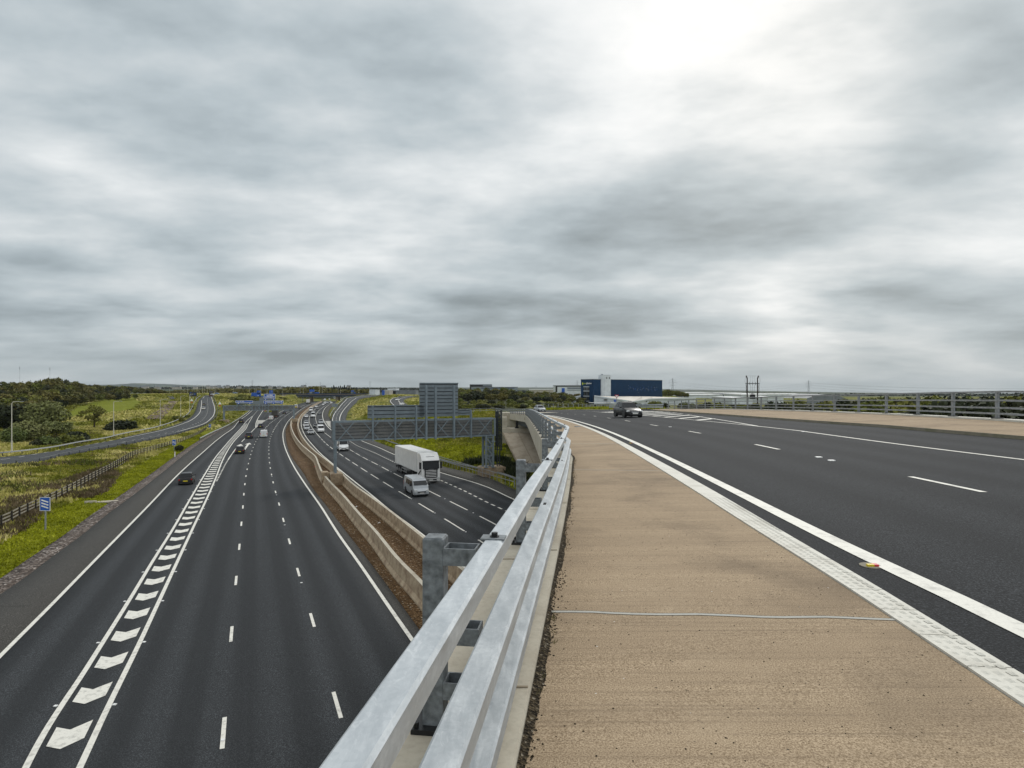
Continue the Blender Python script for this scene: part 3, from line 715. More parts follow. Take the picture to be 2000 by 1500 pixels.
# bridge markings
bm_=MB()
solid(bm_,WL,-55,156,.22,.006); solid(bm_,RL,-55,150,.16,.006)
dashed(bm_,DL,-55,150,.13,2.1,6.9,ref=unp(1845,945,zb)[1],off=.006)
HB=cbx([(1554,824),(1475,820.7),(1430,819),(1375,815.5),(1310,810)],zb)
yh=unp(1554,824.3,zb)
solid(bm_,Curve([(float(RL.X(y))+ (0.25 if y<62 else min(6,(y-62)*.11+.25)),y,0) for y in ysteps(46,110)],zb),46,110,.15,.006) if False else None
for i in range(13):
    y=44+i*4.6
    xa=float(RL.X(y)); wdt=min(6.5,max(1.4,(y-38)*.16+1.0)); ye=y+wdt*.55*1.9
    xb=min(float(RL.X(ye))+wdt,float(RK.X(ye))-.6)
    add_strip(bm_,[(xa,y,float(zb(xa,y))+.01),(xb,ye,float(zb(xb,ye))+.01)],.42)
ys=np.linspace(33,58,14)
add_strip(bm_,[(float(RL.X(y))+.05+(y-33)*.0+ (y-33)*.14,y,float(zb(RL.X(y)+(y-33)*.14,y))+.01) for y in ys][::-1],.16)
# outer ring lines on the roundabout
for dx,yy0,yy1 in ((-3.8,60,150),(-7.4,112,150)):
    c=Curve([(float(RK.X(y))+dx,y,0) for y in ysteps(yy0,yy1)],zb); dashed(bm_,c,max(yy0,104),yy1,.2,2,2.5,off=.01)
tag(bm_.build('bridge_lane_marking',M['paint_white'],fix=False),kind=KS)
# footway joints
jt=MB(); jd=MB()
for (ya,yb) in ((4.40,4.22),(13.9,13.3),(23.0,22.3),(33,32)):
    xa=float(FE.X(ya))+.02; xb=float(KI.X(yb))-.0
    n=16; P=[]
    for i in range(n+1):
        t=i/n; X=xa+(xb-xa)*t; Y=ya+(yb-ya)*t+.012*math.sin(t*17)+random.uniform(-.004,.004); P.append((X,Y,float(zb(X,Y))+.104))
    add_strip(jt,P,.034 if ya<20 else .06)
    if ya<20: add_strip(jd,[(x,y+.021,z-.001) for x,y,z in P],.008)
tag(jt.build('footway_joint_line',M['hatch_grey'],fix=False),kind=KS); tag(jd.build('footway_joint_gap',M['dirt'],fix=False),kind=KS)
sb=MB()   # the studs on the bridge road
def bstud(x,y,mats=(0,1)):
    p=unp(x,y,zb); sb.tube((p[0],p[1],p[2]+.002),(p[0],p[1],p[2]+.008),.10,.10,14,0); sb.box((p[0]-.02,p[1]-.03,p[2]+.018),(.065,.035,.02),1); sb.box((p[0]+.035,p[1]-.02,p[2]+.018),(.05,.05,.018),2)
bstud(1700,1105.5); bstud(1232,866)
for x,y in ((1599,893.5),(1624,900),(1309,834),(1570,843.3)):
    p=unp(x,y,zb); sb.box((p[0],p[1],p[2]+.01),(.16,.12,.022),3)
sb_o=sb.build('bridge_road_stud',[M['kerb_concrete'],M['sign_yellow'],M['sign_red'],M['white']]); tag(sb_o,kind=KS)
# dirt and debris along the foot of the coping
V=[];Fc=[]; 
def pebble(x,y,z,s):
    b=len(V); a=random.uniform(0,6.28)
    for i in range(4):
        r=s*random.uniform(.6,1.2); V.append((x+r*math.cos(a+i*1.57),y+r*math.sin(a+i*1.57),z))
    V.append((x,y,z+s*random.uniform(.4,.9)))
    for i in range(4): Fc.append((b+i,b+(i+1)%4,b+4))
for i in range(5200):
    y=1.3+ (random.random()**1.6)*32; w=.03+.045*abs(.5+.5*math.sin(y*1.7)+.5*math.sin(y*5.1))
    x=float(FE.X(y))+abs(random.gauss(0,1))*w*.55+.004; pebble(x,y,float(zb(x,y))+.1,random.choice((.003,.004,.006,.008,.012)))
for i in range(620):
    y=1.4+random.random()**1.6*24; x=random.uniform(float(FE.X(y)),float(KI.X(y))); pebble(x,y,float(zb(x,y))+.1,random.choice((.003,.004,.005,.007)))
for i in range(850):
    y=1.9+random.random()**1.35*14; x=random.uniform(float(FE.X(y))+.08,float(KI.X(y))); pebble(x,y,float(zb(x,y))+.1005,random.choice((.003,.004,.004,.005,.007)))
tag(np_obj('debris',np.array(V),np.array(Fc),M['dirt']),'dark grit and dead moss gathered along the foot of the coping','debris',kind='stuff')
mb=MB()
ys=ysteps(1,40,.03,.12); P=[]; Q=[]
for i,y in enumerate(ys):
    x=float(FE.X(y)); w=.028+.016*math.sin(y*2.3)+.02*random.random(); z=float(zb(x,y)); P+=[(x-.004,y,z+.118),(x+w,y,z+.1025)]
mb.add(P,[(2*i,2*i+1,2*i+3,2*i+2) for i in range(len(ys)-1)])
tag(mb.build('dirt_strip',M['dirt'],fix=False),'dark strip of silt along the coping','dirt',kind='stuff')
# hatch: gully grate on the footway and pale scuffs
mb=MB(); p=unp(1128,833.5,lambda X,Y: zb(X,Y)+.1); mb.box((p[0],p[1],p[2]+.008),(.35,.9,.012)); tag(mb.build('manhole_cover',M['bolt_dark']),'small dark cover let into the footway beyond the near joints','cover')
# ================================================================ terrain
CT=[]
def ctl(x,y,z): CT.append((x,y,z))
def cpx(x,y,z): CT.append(unpz(x,y,z))
for c,a,b in ((L0,-70,L0.y1()),(LC,-70,600),(RAe,-70,600),(RD,-70,RD.y1()),(LD,-70,600),(SLl,SLl.y0(),SLl.y1()),(SLr,SLr.y0(),SLr.y1()),(LPl,LPl.y0(),LPl.y1()),(LPr,LPr.y0(),LPr.y1()),(SRle,SRle.y0()+10,SRle.y1()),(SRre,SRre.y0()+10,SRr.y1()),(WG,WG.y0(),WG.y1()),(NWl,NWl.y0(),NWl.y1()),(NWr,NWr.y0(),NWr.y1())):
    for y in ysteps(a,b,.03,2.5): ctl(float(c.X(y)),y,float(c.z(y))-.05)
for y in ysteps(-65,90,.03,4): ctl(float(L0.X(y))-9,y,float(zm(0,y))-.35)
for y in ysteps(60,240,.03,4):
    ctl(float(np.interp(y,[60,240],[-60,-150])) if False else float(L0.X(y))-14,y,float(zm(0,y))-.4)
# left fields
for t in [(0,1000,-12.8),(0,940,-13.0),(60,920,-13.2),(150,900,-13.5),(250,875,-13.8),(330,857,-14.1),(0,875,-13.4),(0,850,-13.3),(100,850,-13.6),(60,830,-13.4),(150,840,-13.9),
          (200,845,-14.2),(230,835,-14),(260,838,-14.1),(290,828,-14),(330,812,-13.2),(350,800,-12.2),(110,812,-13.2),(165,793,-12.3),(230,785,-11.2),(300,785,-11.2),(270,800,-12.8),(200,805,-12.8),
          (330,778,-8.8),(350,775,-8.0),(380,771,-6.9),(310,790,-11.2),(370,790,-10.6),(378,800,-11.8),(365,770.5,-6.9),(400,769,-6.5),
          (430,769,-6.5),(460,769,-6.5),(500,769,-6.5),(530,769.3,-6.6),(440,780,-9),(435,800,-12.2),(437,815,-13.6),(470,774,-7.8),(480,783,-10.6),(500,785,-12),(450,800,-13),(470,795,-13.2),(455,810,-14.2),(520,775,-9),(540,774,-9.5),(560,778,-13.2),(548,786,-14.6),(580,776,-14),
          (420,832,-14.4),(400,843,-14.5),(380,850,-14.3),(590,779,-15),(570,770,-7),(690,774,-13.5),(640,774.5,-15),(600,775,-15)]: cpx(*t)
# right side fields
for t in [(720,822,-11.2),(760,830,-10.9),(800,835,-10.8),(860,838,-10.2),(930,842,-10.0),(800,821,-8.9),(860,818,-8.0),(900,813,-7.3),(940,808,-6.9),(965,806.5,-6.75),(720,808,-10.6),(700,815,-13.0),(690,806,-13.0),(700,795,-12.0),(720,790,-11.0),(750,800,-10.8),(748,785,-9.2),(720,780,-9.0),(760,776,-8.0),(780,771,-7.5),(830,772,-7.9),
          (870,803,-7.6),(920,801,-7.4),(900,800,-8.2),(950,797,-8.6),(960,790,-9),(1000,790,-9.3),(1050,790,-9.3),(1000,783,-9.5),(920,785,-9.5),(1100,792,-9.5),(930,925,-13.1),(1010,935,-12.9),(960,880,-11.6),(980,865,-10.6),(900,870,-11.9),(850,862,-11.9),(990,905,-12.7)]: cpx(*t)
for y,x in ((155,-6),(165,-10),(175,-15),(150,-4.6),(160,-5.5),(170,-4),(178,3),(182,12),(175,20),(162,26),(150,29),(138,30),(125,31.5)): ctl(x,y,float(zb(x,y))-.06)
for y,x in ((185,-20),(190,-4),(195,14),(190,28),(175,36)): ctl(x,y,-8.2)
for X,Y,Z in ((40,-60,-11.5),(40,-10,-11.5),(38,30,-11.3),(38,60,-11.0),(40,90,-10.6),(48,120,-9.5),(60,50,-11.5),(90,30,-11.7),(90,100,-11.5),(160,60,-12),(160,160,-12),(60,170,-10.5),(300,200,-12),(250,60,-12),(60,260,-11.5),(110,330,-12),(50,400,-12),(140,400,-12),(30,300,-11),(-20,300,-10.5),(-20,420,-9),(200,420,-12.5),(400,500,-13),(20,114,-8),(10,118,-6.5),(25,116,-7.5),(300,900,-14),(0,900,-14),(0,600,-11.5),
              (-120,10,-12),(-150,60,-12.6),(-150,-60,-12),(-260,100,-13),(-400,300,-12),(-500,700,-9),(-150,800,-13),(-300,900,-12),(-60,520,-9.5),(-100,560,-8.5),
              (-700,1500,-5),(-1200,1500,-8),(-350,1500,-12),(0,1500,-15),(800,1500,-24),(400,1100,-17),(1500,1800,-32),(-1500,2600,-10),(0,2600,-14),(1500,2600,-45),(-3000,4500,-2),(0,4500,-12),(3500,4500,-65),(-5000,7000,6),(0,7000,-10),(5000,7000,-90),(8000,7000,-95),(1500,4500,-40),(20,-60,-11.4),(-5,-60,-11.2)): ctl(X,Y,Z)
CT=np.array(CT)
def tz(X,Y):
    X=np.atleast_1d(np.asarray(X,float)); Y=np.atleast_1d(np.asarray(Y,float)); out=np.empty(len(X))
    for i in range(0,len(X),3000):
        d=(X[i:i+3000,None]-CT[None,:,0])**2+(Y[i:i+3000,None]-CT[None,:,1])**2
        k=np.argpartition(d,14,axis=1)[:,:14]; dd=np.take_along_axis(d,k,1); w=1/(dd+.6)**1.35
        out[i:i+3000]=(w*CT[k,2]).sum(1)/w.sum(1)
    return out
def tz1(X,Y): return float(tz([X],[Y])[0])
rows=[-70.0]
while rows[-1]<7500: rows.append(rows[-1]+max(.9,(rows[-1]-10)*.0105))
rows=np.array(rows); NC=380
tt=np.linspace(-1,1,NC); tt=tt*(.72+.28*tt**2)*1.35
GX=(rows[:,None]*.95+95)*tt[None,:]; GX=np.where(True,GX,GX)
GX=(np.maximum(rows,0)[:,None]+85)*tt[None,:]-np.interp(rows,[0,60,250],[0,0,0])[:,None]
GY=np.repeat(rows[:,None],NC,1)
GZ=tz(GX.ravel(),GY.ravel()).reshape(GX.shape)
# small relief away from the roads
def relief(X,Y): return .22*np.sin(X*.21+1.3*np.sin(Y*.09))*np.sin(Y*.17+X*.05)+.10*np.sin(X*.9+Y*.35)*np.sin(Y*.77-X*.3)
dmin=np.full(GX.size,1e9); gx=GX.ravel(); gy=GY.ravel()
road_mask=np.zeros(GX.size,bool)
GZf=GZ.ravel()
for (cl,c2,a,b) in ROADS:
    ins=(gy>=a-1)&(gy<=b+1)
    xl=cl.X(gy); xr=c2.X(gy); zz=np.minimum(cl.z(gy),c2.z(gy)); cell=np.clip((np.maximum(gy,0)+85)*2.7/NC*.9,.3,6)
    dist=np.where(ins,np.maximum(np.maximum(xl-gx,gx-xr),0),1e9); dmin=np.minimum(dmin,dist)
    m=ins&(gx>xl-cell)&(gx<xr+cell); GZf=np.where(m,np.minimum(GZf,zz-.30),GZf)
    m2=ins&(gx>xl)&(gx<xr); road_mask|=m2
am=np.clip((dmin-1.5)/8,0,1)*np.clip((260-gy)/150,.3,1)
GZf=GZf+relief(gx,gy)*am
deck=(gy>-65)&(gy<183)&(gx>CP.X(np.minimum(gy,157))-1.2)&(gx<np.where(gy<104,RPX.X(gy)+.8,RK.X(gy)+1.5))
GZf=np.where(deck,np.minimum(GZf,zb(gx,gy)-np.where(gy<112,3.4,.35)),GZf)
slope_=(gy>94)&(gy<112)&(gx>-.5)&(gx<32); GZf=np.where(slope_,np.minimum(GZf,-13.2+np.clip((gy-97)/12.4,0,1)*4.0),GZf)
R,C=GX.shape; GSH=(R,C); idx=np.arange(R*C).reshape(R,C)
Fc=np.stack([idx[:-1,:-1],idx[:-1,1:],idx[1:,1:],idx[1:,:-1]],-1).reshape(-1,4)
V=np.stack([gx,gy,GZf],1)
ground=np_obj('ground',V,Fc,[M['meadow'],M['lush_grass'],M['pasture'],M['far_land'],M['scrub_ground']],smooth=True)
def inpoly(X,Y,P):
    X=np.asarray(X); Y=np.asarray(Y); ins=np.zeros(X.shape,bool); n=len(P)
    for i in range(n):
        x1,y1=P[i][:2]; x2,y2=P[(i+1)%n][:2]
        c=((y1>Y)!=(y2>Y)); xx=(x2-x1)*(Y-y1)/(y2-y1+1e-12)+x1; ins^=c&(X<xx)
    return ins
def ppoly(px,z): return [unpz(x,y,z) if not callable(z) else unp(x,y,z) for x,y in px]
mi=np.zeros(len(Fc),int); fx=V[Fc].mean(1)[:,0]; fy=V[Fc].mean(1)[:,1]
# bright mown verge beside the hard shoulder, pasture on the left rise, grass wedges
vw=np.interp(fy,[20,45,70,120,200],[7,6.5,5,4,3])
mi[(fx<L0.X(fy)-1.0)&(fx>L0.X(fy)-1.4-vw)&(fy<200)]=1
PAST=ppoly([(95,812),(165,791),(195,785.5),(262,784),(280,788),(262,797),(190,806),(115,811)],-11.8); mi[inpoly(fx,fy,PAST)]=2
mi[(fy>NWl.y0())&(fy<330)&(fx>NWl.X(fy)-1)&(fx<NWr.X(fy)+1)]=1
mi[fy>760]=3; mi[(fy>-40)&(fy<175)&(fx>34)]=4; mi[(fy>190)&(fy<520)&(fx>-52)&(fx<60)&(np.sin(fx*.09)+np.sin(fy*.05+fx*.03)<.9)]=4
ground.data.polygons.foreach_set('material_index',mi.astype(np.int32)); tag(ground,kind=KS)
def gh(X,Y):
    X=np.atleast_1d(np.asarray(X,float)); Y=np.atleast_1d(np.asarray(Y,float)); i=np.clip(np.searchsorted(rows,Y)-1,0,GSH[0]-2); u=np.clip((Y-rows[i])/(rows[i+1]-rows[i]),0,1)
    G=GZf.reshape(GSH); t=X/(np.maximum(Y,0)+85); j=np.clip(np.searchsorted(tt,t)-1,0,GSH[1]-2); v=np.clip((t-tt[j])/(tt[j+1]-tt[j]),0,1)
    return (G[i,j]*(1-v)+G[i,j+1]*v)*(1-u)+(G[i+1,j]*(1-v)+G[i+1,j+1]*v)*u
# the earth track climbing the left rise and the pale drain apron
def drape(name, px, w, mat, zguess, off=.12):
    P=[unp(x,y,lambda X,Y: tz1(X,Y)) for x,y in px]; c=Curve(P); ys=ysteps(c.y0(),c.y1(),.008,1.0); mb=MB(); Pt=[]
    V=[]
    for y in ys:
        X=float(c.X(y))
        for t in (-.5,-.17,.17,.5): V.append((X+w*t,y))
    V=np.array(V); Z=tz(V[:,0],V[:,1])+off+relief(V[:,0],V[:,1])*.4
    n=len(ys); Fc=[(4*i+j,4*i+j+1,4*i+j+5,4*i+j+4) for i in range(n-1) for j in range(3)]
    return tag(np_obj(name,np.column_stack([V,Z]),np.array(Fc),mat),kind=KS)
drape('earth_track',[(300,820),(309,812),(318,804),(326,797),(335,789),(340,784)],6.5,M['track_earth'],0,.35)
drape('field_path',[(338,780),(334,777.5),(331,775)],4.5,M['asphalt_slip'],0,.4)
p=unp(214,980,lambda X,Y: zm(X,Y)-.1); mb=MB(); mb.box((p[0]-.2,p[1],p[2]),(1.9,.7,.16),rz=.35); mb.bar((p[0]-1.1,p[1]-.5,p[2]+.1),(p[0]-2.2,p[1]-.7,p[2]+.1),.22,.22)
tag(mb.build('drain_headwall',M['concrete']),'pale concrete drain apron crossing the mown verge beyond the three-bar marker','headwall')

# ================================================================ sky, light, camera
W=bpy.data.worlds.new('World'); SC.world=W; W.use_nodes=True; nt=W.node_tree; N=nt.nodes; Lk=nt.links
for n in list(N): N.remove(n)
SAZ,SEL=math.radians(26),math.radians(32)
sund=Vector((math.sin(SAZ)*math.cos(SEL),math.cos(SAZ)*math.cos(SEL),math.sin(SEL)))
out=N.new('ShaderNodeOutputWorld'); bg=N.new('ShaderNodeBackground'); Lk.new(bg.outputs[0],out.inputs[0])
sky=N.new('ShaderNodeTexSky'); sky.sky_type='NISHITA'; sky.sun_disc=False; sky.sun_elevation=SEL; sky.sun_rotation=SAZ; sky.air_density=1.5; sky.dust_density=3
tc=N.new('ShaderNodeTexCoord'); sp=N.new('ShaderNodeSeparateXYZ'); Lk.new(tc.outputs['Generated'],sp.inputs[0])
def mth(op,a,b=None,c=None,clamp=False):
    n=N.new('ShaderNodeMath'); n.operation=op; n.use_clamp=clamp
    for i,v in ((0,a),(1,b),(2,c)):
        if v is None: continue
        if hasattr(v,'links'): Lk.new(v,n.inputs[i])
        else: n.inputs[i].default_value=v
    return n.outputs[0]
zc=mth('MAXIMUM',sp.outputs[2],.0); den=mth('ADD',zc,.17)
px_=mth('DIVIDE',sp.outputs[0],den); py_=mth('DIVIDE',sp.outputs[1],den)
cb=N.new('ShaderNodeCombineXYZ'); Lk.new(px_,cb.inputs[0]); Lk.new(py_,cb.inputs[1]); cb.inputs[2].default_value=3.7
def nz(sc,det,ro,di,off=(0,0,0),stretch=(1,1,1)):
    m=N.new('ShaderNodeMapping'); m.inputs['Location'].default_value=off; m.inputs['Scale'].default_value=stretch; Lk.new(cb.outputs[0],m.inputs[0])
    n=N.new('ShaderNodeTexNoise'); n.inputs['Scale'].default_value=sc; n.inputs['Detail'].default_value=det; n.inputs['Roughness'].default_value=ro; n.inputs['Distortion'].default_value=di
    Lk.new(m.outputs[0],n.inputs['Vector']); return n.outputs['Fac']
n1=nz(.95,6,.50,.12,(2.3,5.1,0),(.9,1.1,1)); n2=nz(2.9,7,.52,.10,(9.1,1.2,0),(.8,1.1,1)); n3=nz(.40,3,.5,.2,(4.4,7.7,0))
n4=nz(9,6,.6,.1,(3.1,8.2,0),(.8,1.1,1)); soft=mth('MULTIPLY_ADD',mth('MULTIPLY',sp.outputs[2],3.2,None,True),.65,.35)
den_=mth('ADD',mth('ADD',mth('MULTIPLY',n1,.58),mth('MULTIPLY_ADD',mth('MULTIPLY',mth('SUBTRACT',n2,.5),soft),.30,.135)),mth('MULTIPLY',n3,.26)); den_=mth('ADD',den_,mth('MULTIPLY',mth('MULTIPLY',mth('SUBTRACT',n4,.5),soft),.07))
def blob(x,y,pw,amt):
    """brighter or darker patch of the cloud deck in one direction"""
    v=Vector(((x-1000)/F,1,-(y-HY)/F)).normalized()
    dp=N.new('ShaderNodeVectorMath'); dp.operation='DOT_PRODUCT'; Lk.new(tc.outputs['Generated'],dp.inputs[0]); dp.inputs[1].default_value=v
    return mth('MULTIPLY',mth('POWER',mth('MAXIMUM',dp.outputs['Value'],0),pw),amt)
tot=den_
for a in ((1600,60,120,.13),(1270,140,160,.14),(1420,60,70,.05),(1350,-150,22,.05),(1060,60,60,.05),(600,350,70,-.05),(1150,560,120,-.05),(150,10,30,-.03),(1880,130,70,-.07),(200,460,90,.05),(700,470,120,.05),(1850,380,90,.04),(900,690,200,-.06),(1560,600,300,.09),(430,700,60,-.03),(1700,560,60,-.03)):
    bl_=blob(*a)
    if a[3]>.045: bl_=mth('MULTIPLY',bl_,mth('MULTIPLY_ADD',n1,3.6,-.8))
    tot=mth('ADD',tot,bl_)
cr_=N.new('ShaderNodeValToRGB'); e=cr_.color_ramp.elements
stops=[(.39,(.26,.305,.33)),(.47,(.385,.445,.48)),(.53,(.50,.565,.60)),(.59,(.635,.685,.71)),(.67,(.83,.86,.87)),(.79,(1.06,1.06,1.05))]
while len(e)<len(stops): e.new(.5)
for i,(p_,c_) in enumerate(stops): e[i].position=p_; e[i].color=(*c_,1)
Lk.new(tot,cr_.inputs[0])
# towards the horizon the deck thins to an even pale grey
hz=mth('SUBTRACT',1,mth('MULTIPLY',mth('MAXIMUM',sp.outputs[2],0),9),None,True); hz=mth('POWER',hz,1.6)
mxh=N.new('ShaderNodeMix'); mxh.data_type='RGBA'; Lk.new(mth('MULTIPLY',hz,.62),mxh.inputs[0]); Lk.new(cr_.outputs[0],mxh.inputs[6]); mxh.inputs[7].default_value=(.385,.435,.44,1)
# overhead, out of the picture, the overcast is brightest
ze=mth('MULTIPLY',mth('SUBTRACT',sp.outputs[2],.55,None,True),2.2)
mz=N.new('ShaderNodeMix'); mz.data_type='RGBA'; Lk.new(ze,mz.inputs[0]); Lk.new(mxh.outputs[2],mz.inputs[6]); mz.inputs[7].default_value=(1.25,1.28,1.30,1)
bk=mth('MULTIPLY',mth('MULTIPLY',sp.outputs[1],-1,None,True),.6)   # unseen sky behind the camera, brightened to light surfaces that face it
mk2=N.new('ShaderNodeMix'); mk2.data_type='RGBA'; Lk.new(bk,mk2.inputs[0]); Lk.new(mz.outputs[2],mk2.inputs[6]); mk2.inputs[7].default_value=(1.25,1.3,1.32,1)
sk=N.new('ShaderNodeMix'); sk.data_type='RGBA'; sk.blend_type='MULTIPLY'; sk.inputs[0].default_value=1; Lk.new(sky.outputs[0],sk.inputs[6]); sk.inputs[7].default_value=(.10,.10,.10,1)
mx=N.new('ShaderNodeMix'); mx.data_type='RGBA'; mx.inputs[0].default_value=.97; Lk.new(sk.outputs[2],mx.inputs[6]); Lk.new(mk2.outputs[2],mx.inputs[7])
Lk.new(mx.outputs[2],bg.inputs[0]); bg.inputs[1].default_value=1.0
W.cycles.sampling_method='MANUAL'; W.cycles.sample_map_resolution=1024
sl=bpy.data.lights.new('sun','SUN'); sl.energy=1.5; sl.angle=math.radians(14); sl.color=(1,.96,.9)
so=bpy.data.objects.new('sun',sl); COL.objects.link(so); so.rotation_euler=sund.to_track_quat('Z','Y').to_euler(); so.location=(0,0,80)
cd=bpy.data.cameras.new('camera'); cam=bpy.data.objects.new('camera',cd); COL.objects.link(cam); SC.camera=cam
cam.location=(0,0,0); cam.rotation_euler=(math.pi/2,0,0); cd.sensor_width=36; cd.lens=36*F/2000; cd.shift_y=(HY-750)/2000; cd.clip_start=.05; cd.clip_end=20000
SC.view_settings.view_transform='Standard'; SC.view_settings.look='None'; SC.view_settings.gamma=1; SC.view_settings.exposure=0
M['sign_lime']=plain('sign_lime',(.30,.32,.03),.6)
# ================================================================ parapets
def zc_(y,d=0): x=float(CP.X(y))+d; return (x,y,float(zb(x,y)))
par=empty('steel_parapet',zc_(3)); tag(par,'galvanised steel parapet with stout square posts and stacked rails beside the near footway','parapet')
Lp=par.location
def rel(p,L): return (p[0]-L[0],p[1]-L[1],p[2]-L[2])
ysr=list(ysteps(-14,14,.02,.6))+list(ysteps(14.1,156,.02,.5))
# top rail bolts on over the posts; rails stand proud of them on the traffic side
def rail(name,d,zo,w,h,mat,grooved=False):
    P=[rel(zc_(y,d),Lp) for y in ysr]
    P=[(p[0],p[1],p[2]+(.1 if False else 0)) for p in P]; mb=MB()
    w2,h2=w/2,h/2; c=.011
    sec=[(-w2+c,zo+h2),(w2-c,zo+h2),(w2,zo+h2-c),(w2,zo-h2+c),(w2-c,zo-h2),(-w2+c,zo-h2),(-w2,zo-h2+c),(-w2,zo+h2-c)]
    if grooved: sec=[(-w2+c,zo+h2),(w2*.5,zo+h2),(w2*.55,zo+h2-.018),(w2*.62,zo+h2-.02),(w2-c,zo+h2-.02),(w2,zo+h2-.035),(w2,zo-h2),(-w2,zo-h2),(-w2,zo+h2-c)]
    mb.prof(P,sec); return mb.build(name,mat,par)
rail('top_rail',.31,.955,.100,.095,M['galvanised']); rail('middle_rail',.335,.56,.125,.10,M['galvanised']); rail('lower_rail',.36,.285,.11,.10,M['galvanised'])
pys=[3.0,6.8,10.95,15.0,18.6,22,25.4]
while pys[-1]<152:
    y=pys[-1]; d=float(CP.X(y+1)-CP.X(y)); pys.append(y+3.3/math.hypot(1,d))
pys=[-.9,-4.7]+pys
pm=MB(); pm.box((0,0,.52),(.108,.108,.96)); pm.box((0,0,1.0),(.098,.098,.012)); post_me=pm.build('post',M['galv_post'],par,bevel=.006)
fm=MB(); fm.box((0,0,.055),(.20,.20,.025)); 
for i in (-1,1):
    for j in (-1,1): fm.tube((i*.078,j*.078,.065),(i*.078,j*.078,.095),.014,.014,6)
foot_me=fm.build('base_plate',M['bolt_dark'],post_me)
km=MB()
for zo,dx in ((.955,.27),(.56,.285),(.285,.31)):
    # open channel brackets
    a=.054; dx+=.0
    km.box((a+(dx-a-.05)/2,-.055,zo-.04),(dx-a-.05,.008,.085)); km.box((a+(dx-a-.05)/2,.055,zo-.04),(dx-a-.05,.008,.085))
    km.box((a+.004,0,zo-.04),(.008,.10,.085)); km.box((dx-.055,0,zo-.04),(.008,.10,.085)); km.box((a+(dx-a-.05)/2,0,zo-.08),(dx-a-.05,.10,.006))
km.box((.30,0,1.006),(.12,.085,.008)); br_me=km.build('bracket',M['galv_post'],post_me)
nm=MB(); nm.tube((.305,0,1.01),(.305,0,1.032),.017,.017,6); nm.tube((.305,0,1.008),(.305,0,1.014),.024,.024,10); nut=nm.build('bolt',M['bolt_dark'],post_me)
first=True
for y in pys:
    d=float(CP.X(y+.2)-CP.X(y-.2))/.4; a=-math.atan(d)
    o=post_me if first else copy_tree(post_me,par); first=False
    o.location=rel(zc_(y),Lp); o.rotation_euler=(0,0,a)
# expansion slots in the rails
for y,d,zo in ((2.03,.335,.56),(9.4,.31,.955),(6.1,.335,.56),(16.0,.31,.955),(10.8,.335,.56)):
    mb=MB(); p=rel(zc_(y,d),Lp)
    a=-math.atan(float(CP.X(y+.2)-CP.X(y-.2))/.4)
    R=Matrix.Rotation(a,3,'Z')
    for k in range(4):
        c=R@Vector((-.012,(k-1.5)*.032,0)); mb.box((p[0]+c.x,p[1]+c.y,p[2]+zo+.05),(.03,.014,.008),rz=a)
    if y>3: mb.build('rail_slot',M['black'],par)
# right-hand parapet
rp=empty('equestrian_parapet',(26.3,62,float(zb(26.3,62)))); tag(rp,'tall four-rail grey steel parapet along the far side footway','parapet')
Lr=rp.location
def zr_(y,d=0): x=float(RPX.X(y))+d; return (x,y,float(zb(x,y)))
ys2=ysteps(-14,100,.02,1.0)
for zo,w,h in ((1.50,.10,.09),(1.08,.06,.085),(.72,.06,.085),(.44,.06,.085)):
    mb=MB(); mb.prof([rel(zr_(y,-.09 if zo<1.4 else -.03),Lr) for y in ys2],[(-w/2,zo-h/2),(w/2,zo-h/2),(w/2,zo+h/2),(-w/2,zo+h/2)]); mb.build('rail',M['galv_dull'],rp)
pm=MB(); pm.box((0,0,.82),(.05,.15,1.28)); pm.box((.055,0,.82),(.012,.15,1.28)); pm.box((-.055,0,.82),(.012,.15,1.28)); pp=pm.build('post',M['galv_dull'],rp)
fm=MB(); fm.box((0,0,.205),(.34,.34,.04)); fm.build('base_plate',M['bolt_dark'],pp)
y=-12.0; first=True; ylist=[]
y=28.7
while y<101: ylist.append(y); y+=3.72
ylist=[28.7-3.76*k for k in range(1,11)]+ylist
for y in ylist:
    o=pp if first else copy_tree(pp,rp); first=False
    o.location=rel(zr_(min(y,100)),Lr); o.rotation_euler=(0,0,math.radians(0))
for y in (31.5,25.6,22):   # dark joint clamps under the top rail
    mb=MB(); p=rel(zr_(y,-.03),Lr); mb.box((p[0]-.03,p[1],p[2]+1.44),(.05,.5,.045)); mb.build('rail_clamp',M['bolt_dark'],rp)

# ================================================================ barriers and fences
def gz(x,y): return tz1(x,y)
def concrete_barrier(name, c, y0, y1, label, cut=None):
    ys=ysteps(y0,y1,.012,.9); P=[(float(c.X(y)),y,float(zm(0,y))) for y in ys]; mb=MB()
    mb.prof(P,[(-.36,-.05),(-.36,.07),(-.21,.28),(-.12,1.05),(.12,1.05),(.21,.28),(.36,.07),(.36,-.05)])
    o=mb.build(name,M['concrete_barrier']); tag(o,label,'barrier')
    mb=MB(); mb.prof([(p[0],p[1],p[2]) for p in P],[(-.125,1.05),(-.12,1.062),(.12,1.062),(.125,1.05)]); mb.build('coping',M['concrete'],o)
    return o
concrete_barrier('concrete_barrier',BR,-60,575,'long curving concrete barrier beside the oncoming carriageway, right edge of the gravel median')
BLe=Curve([(float(BL.X(y)),y,0) for y in ysteps(-65,BL.y1())],zm)
concrete_barrier('concrete_barrier',BLe,-60,BLe.y1()-4,'shorter concrete barrier bending out round the gantry footings, left edge of the gravel median')
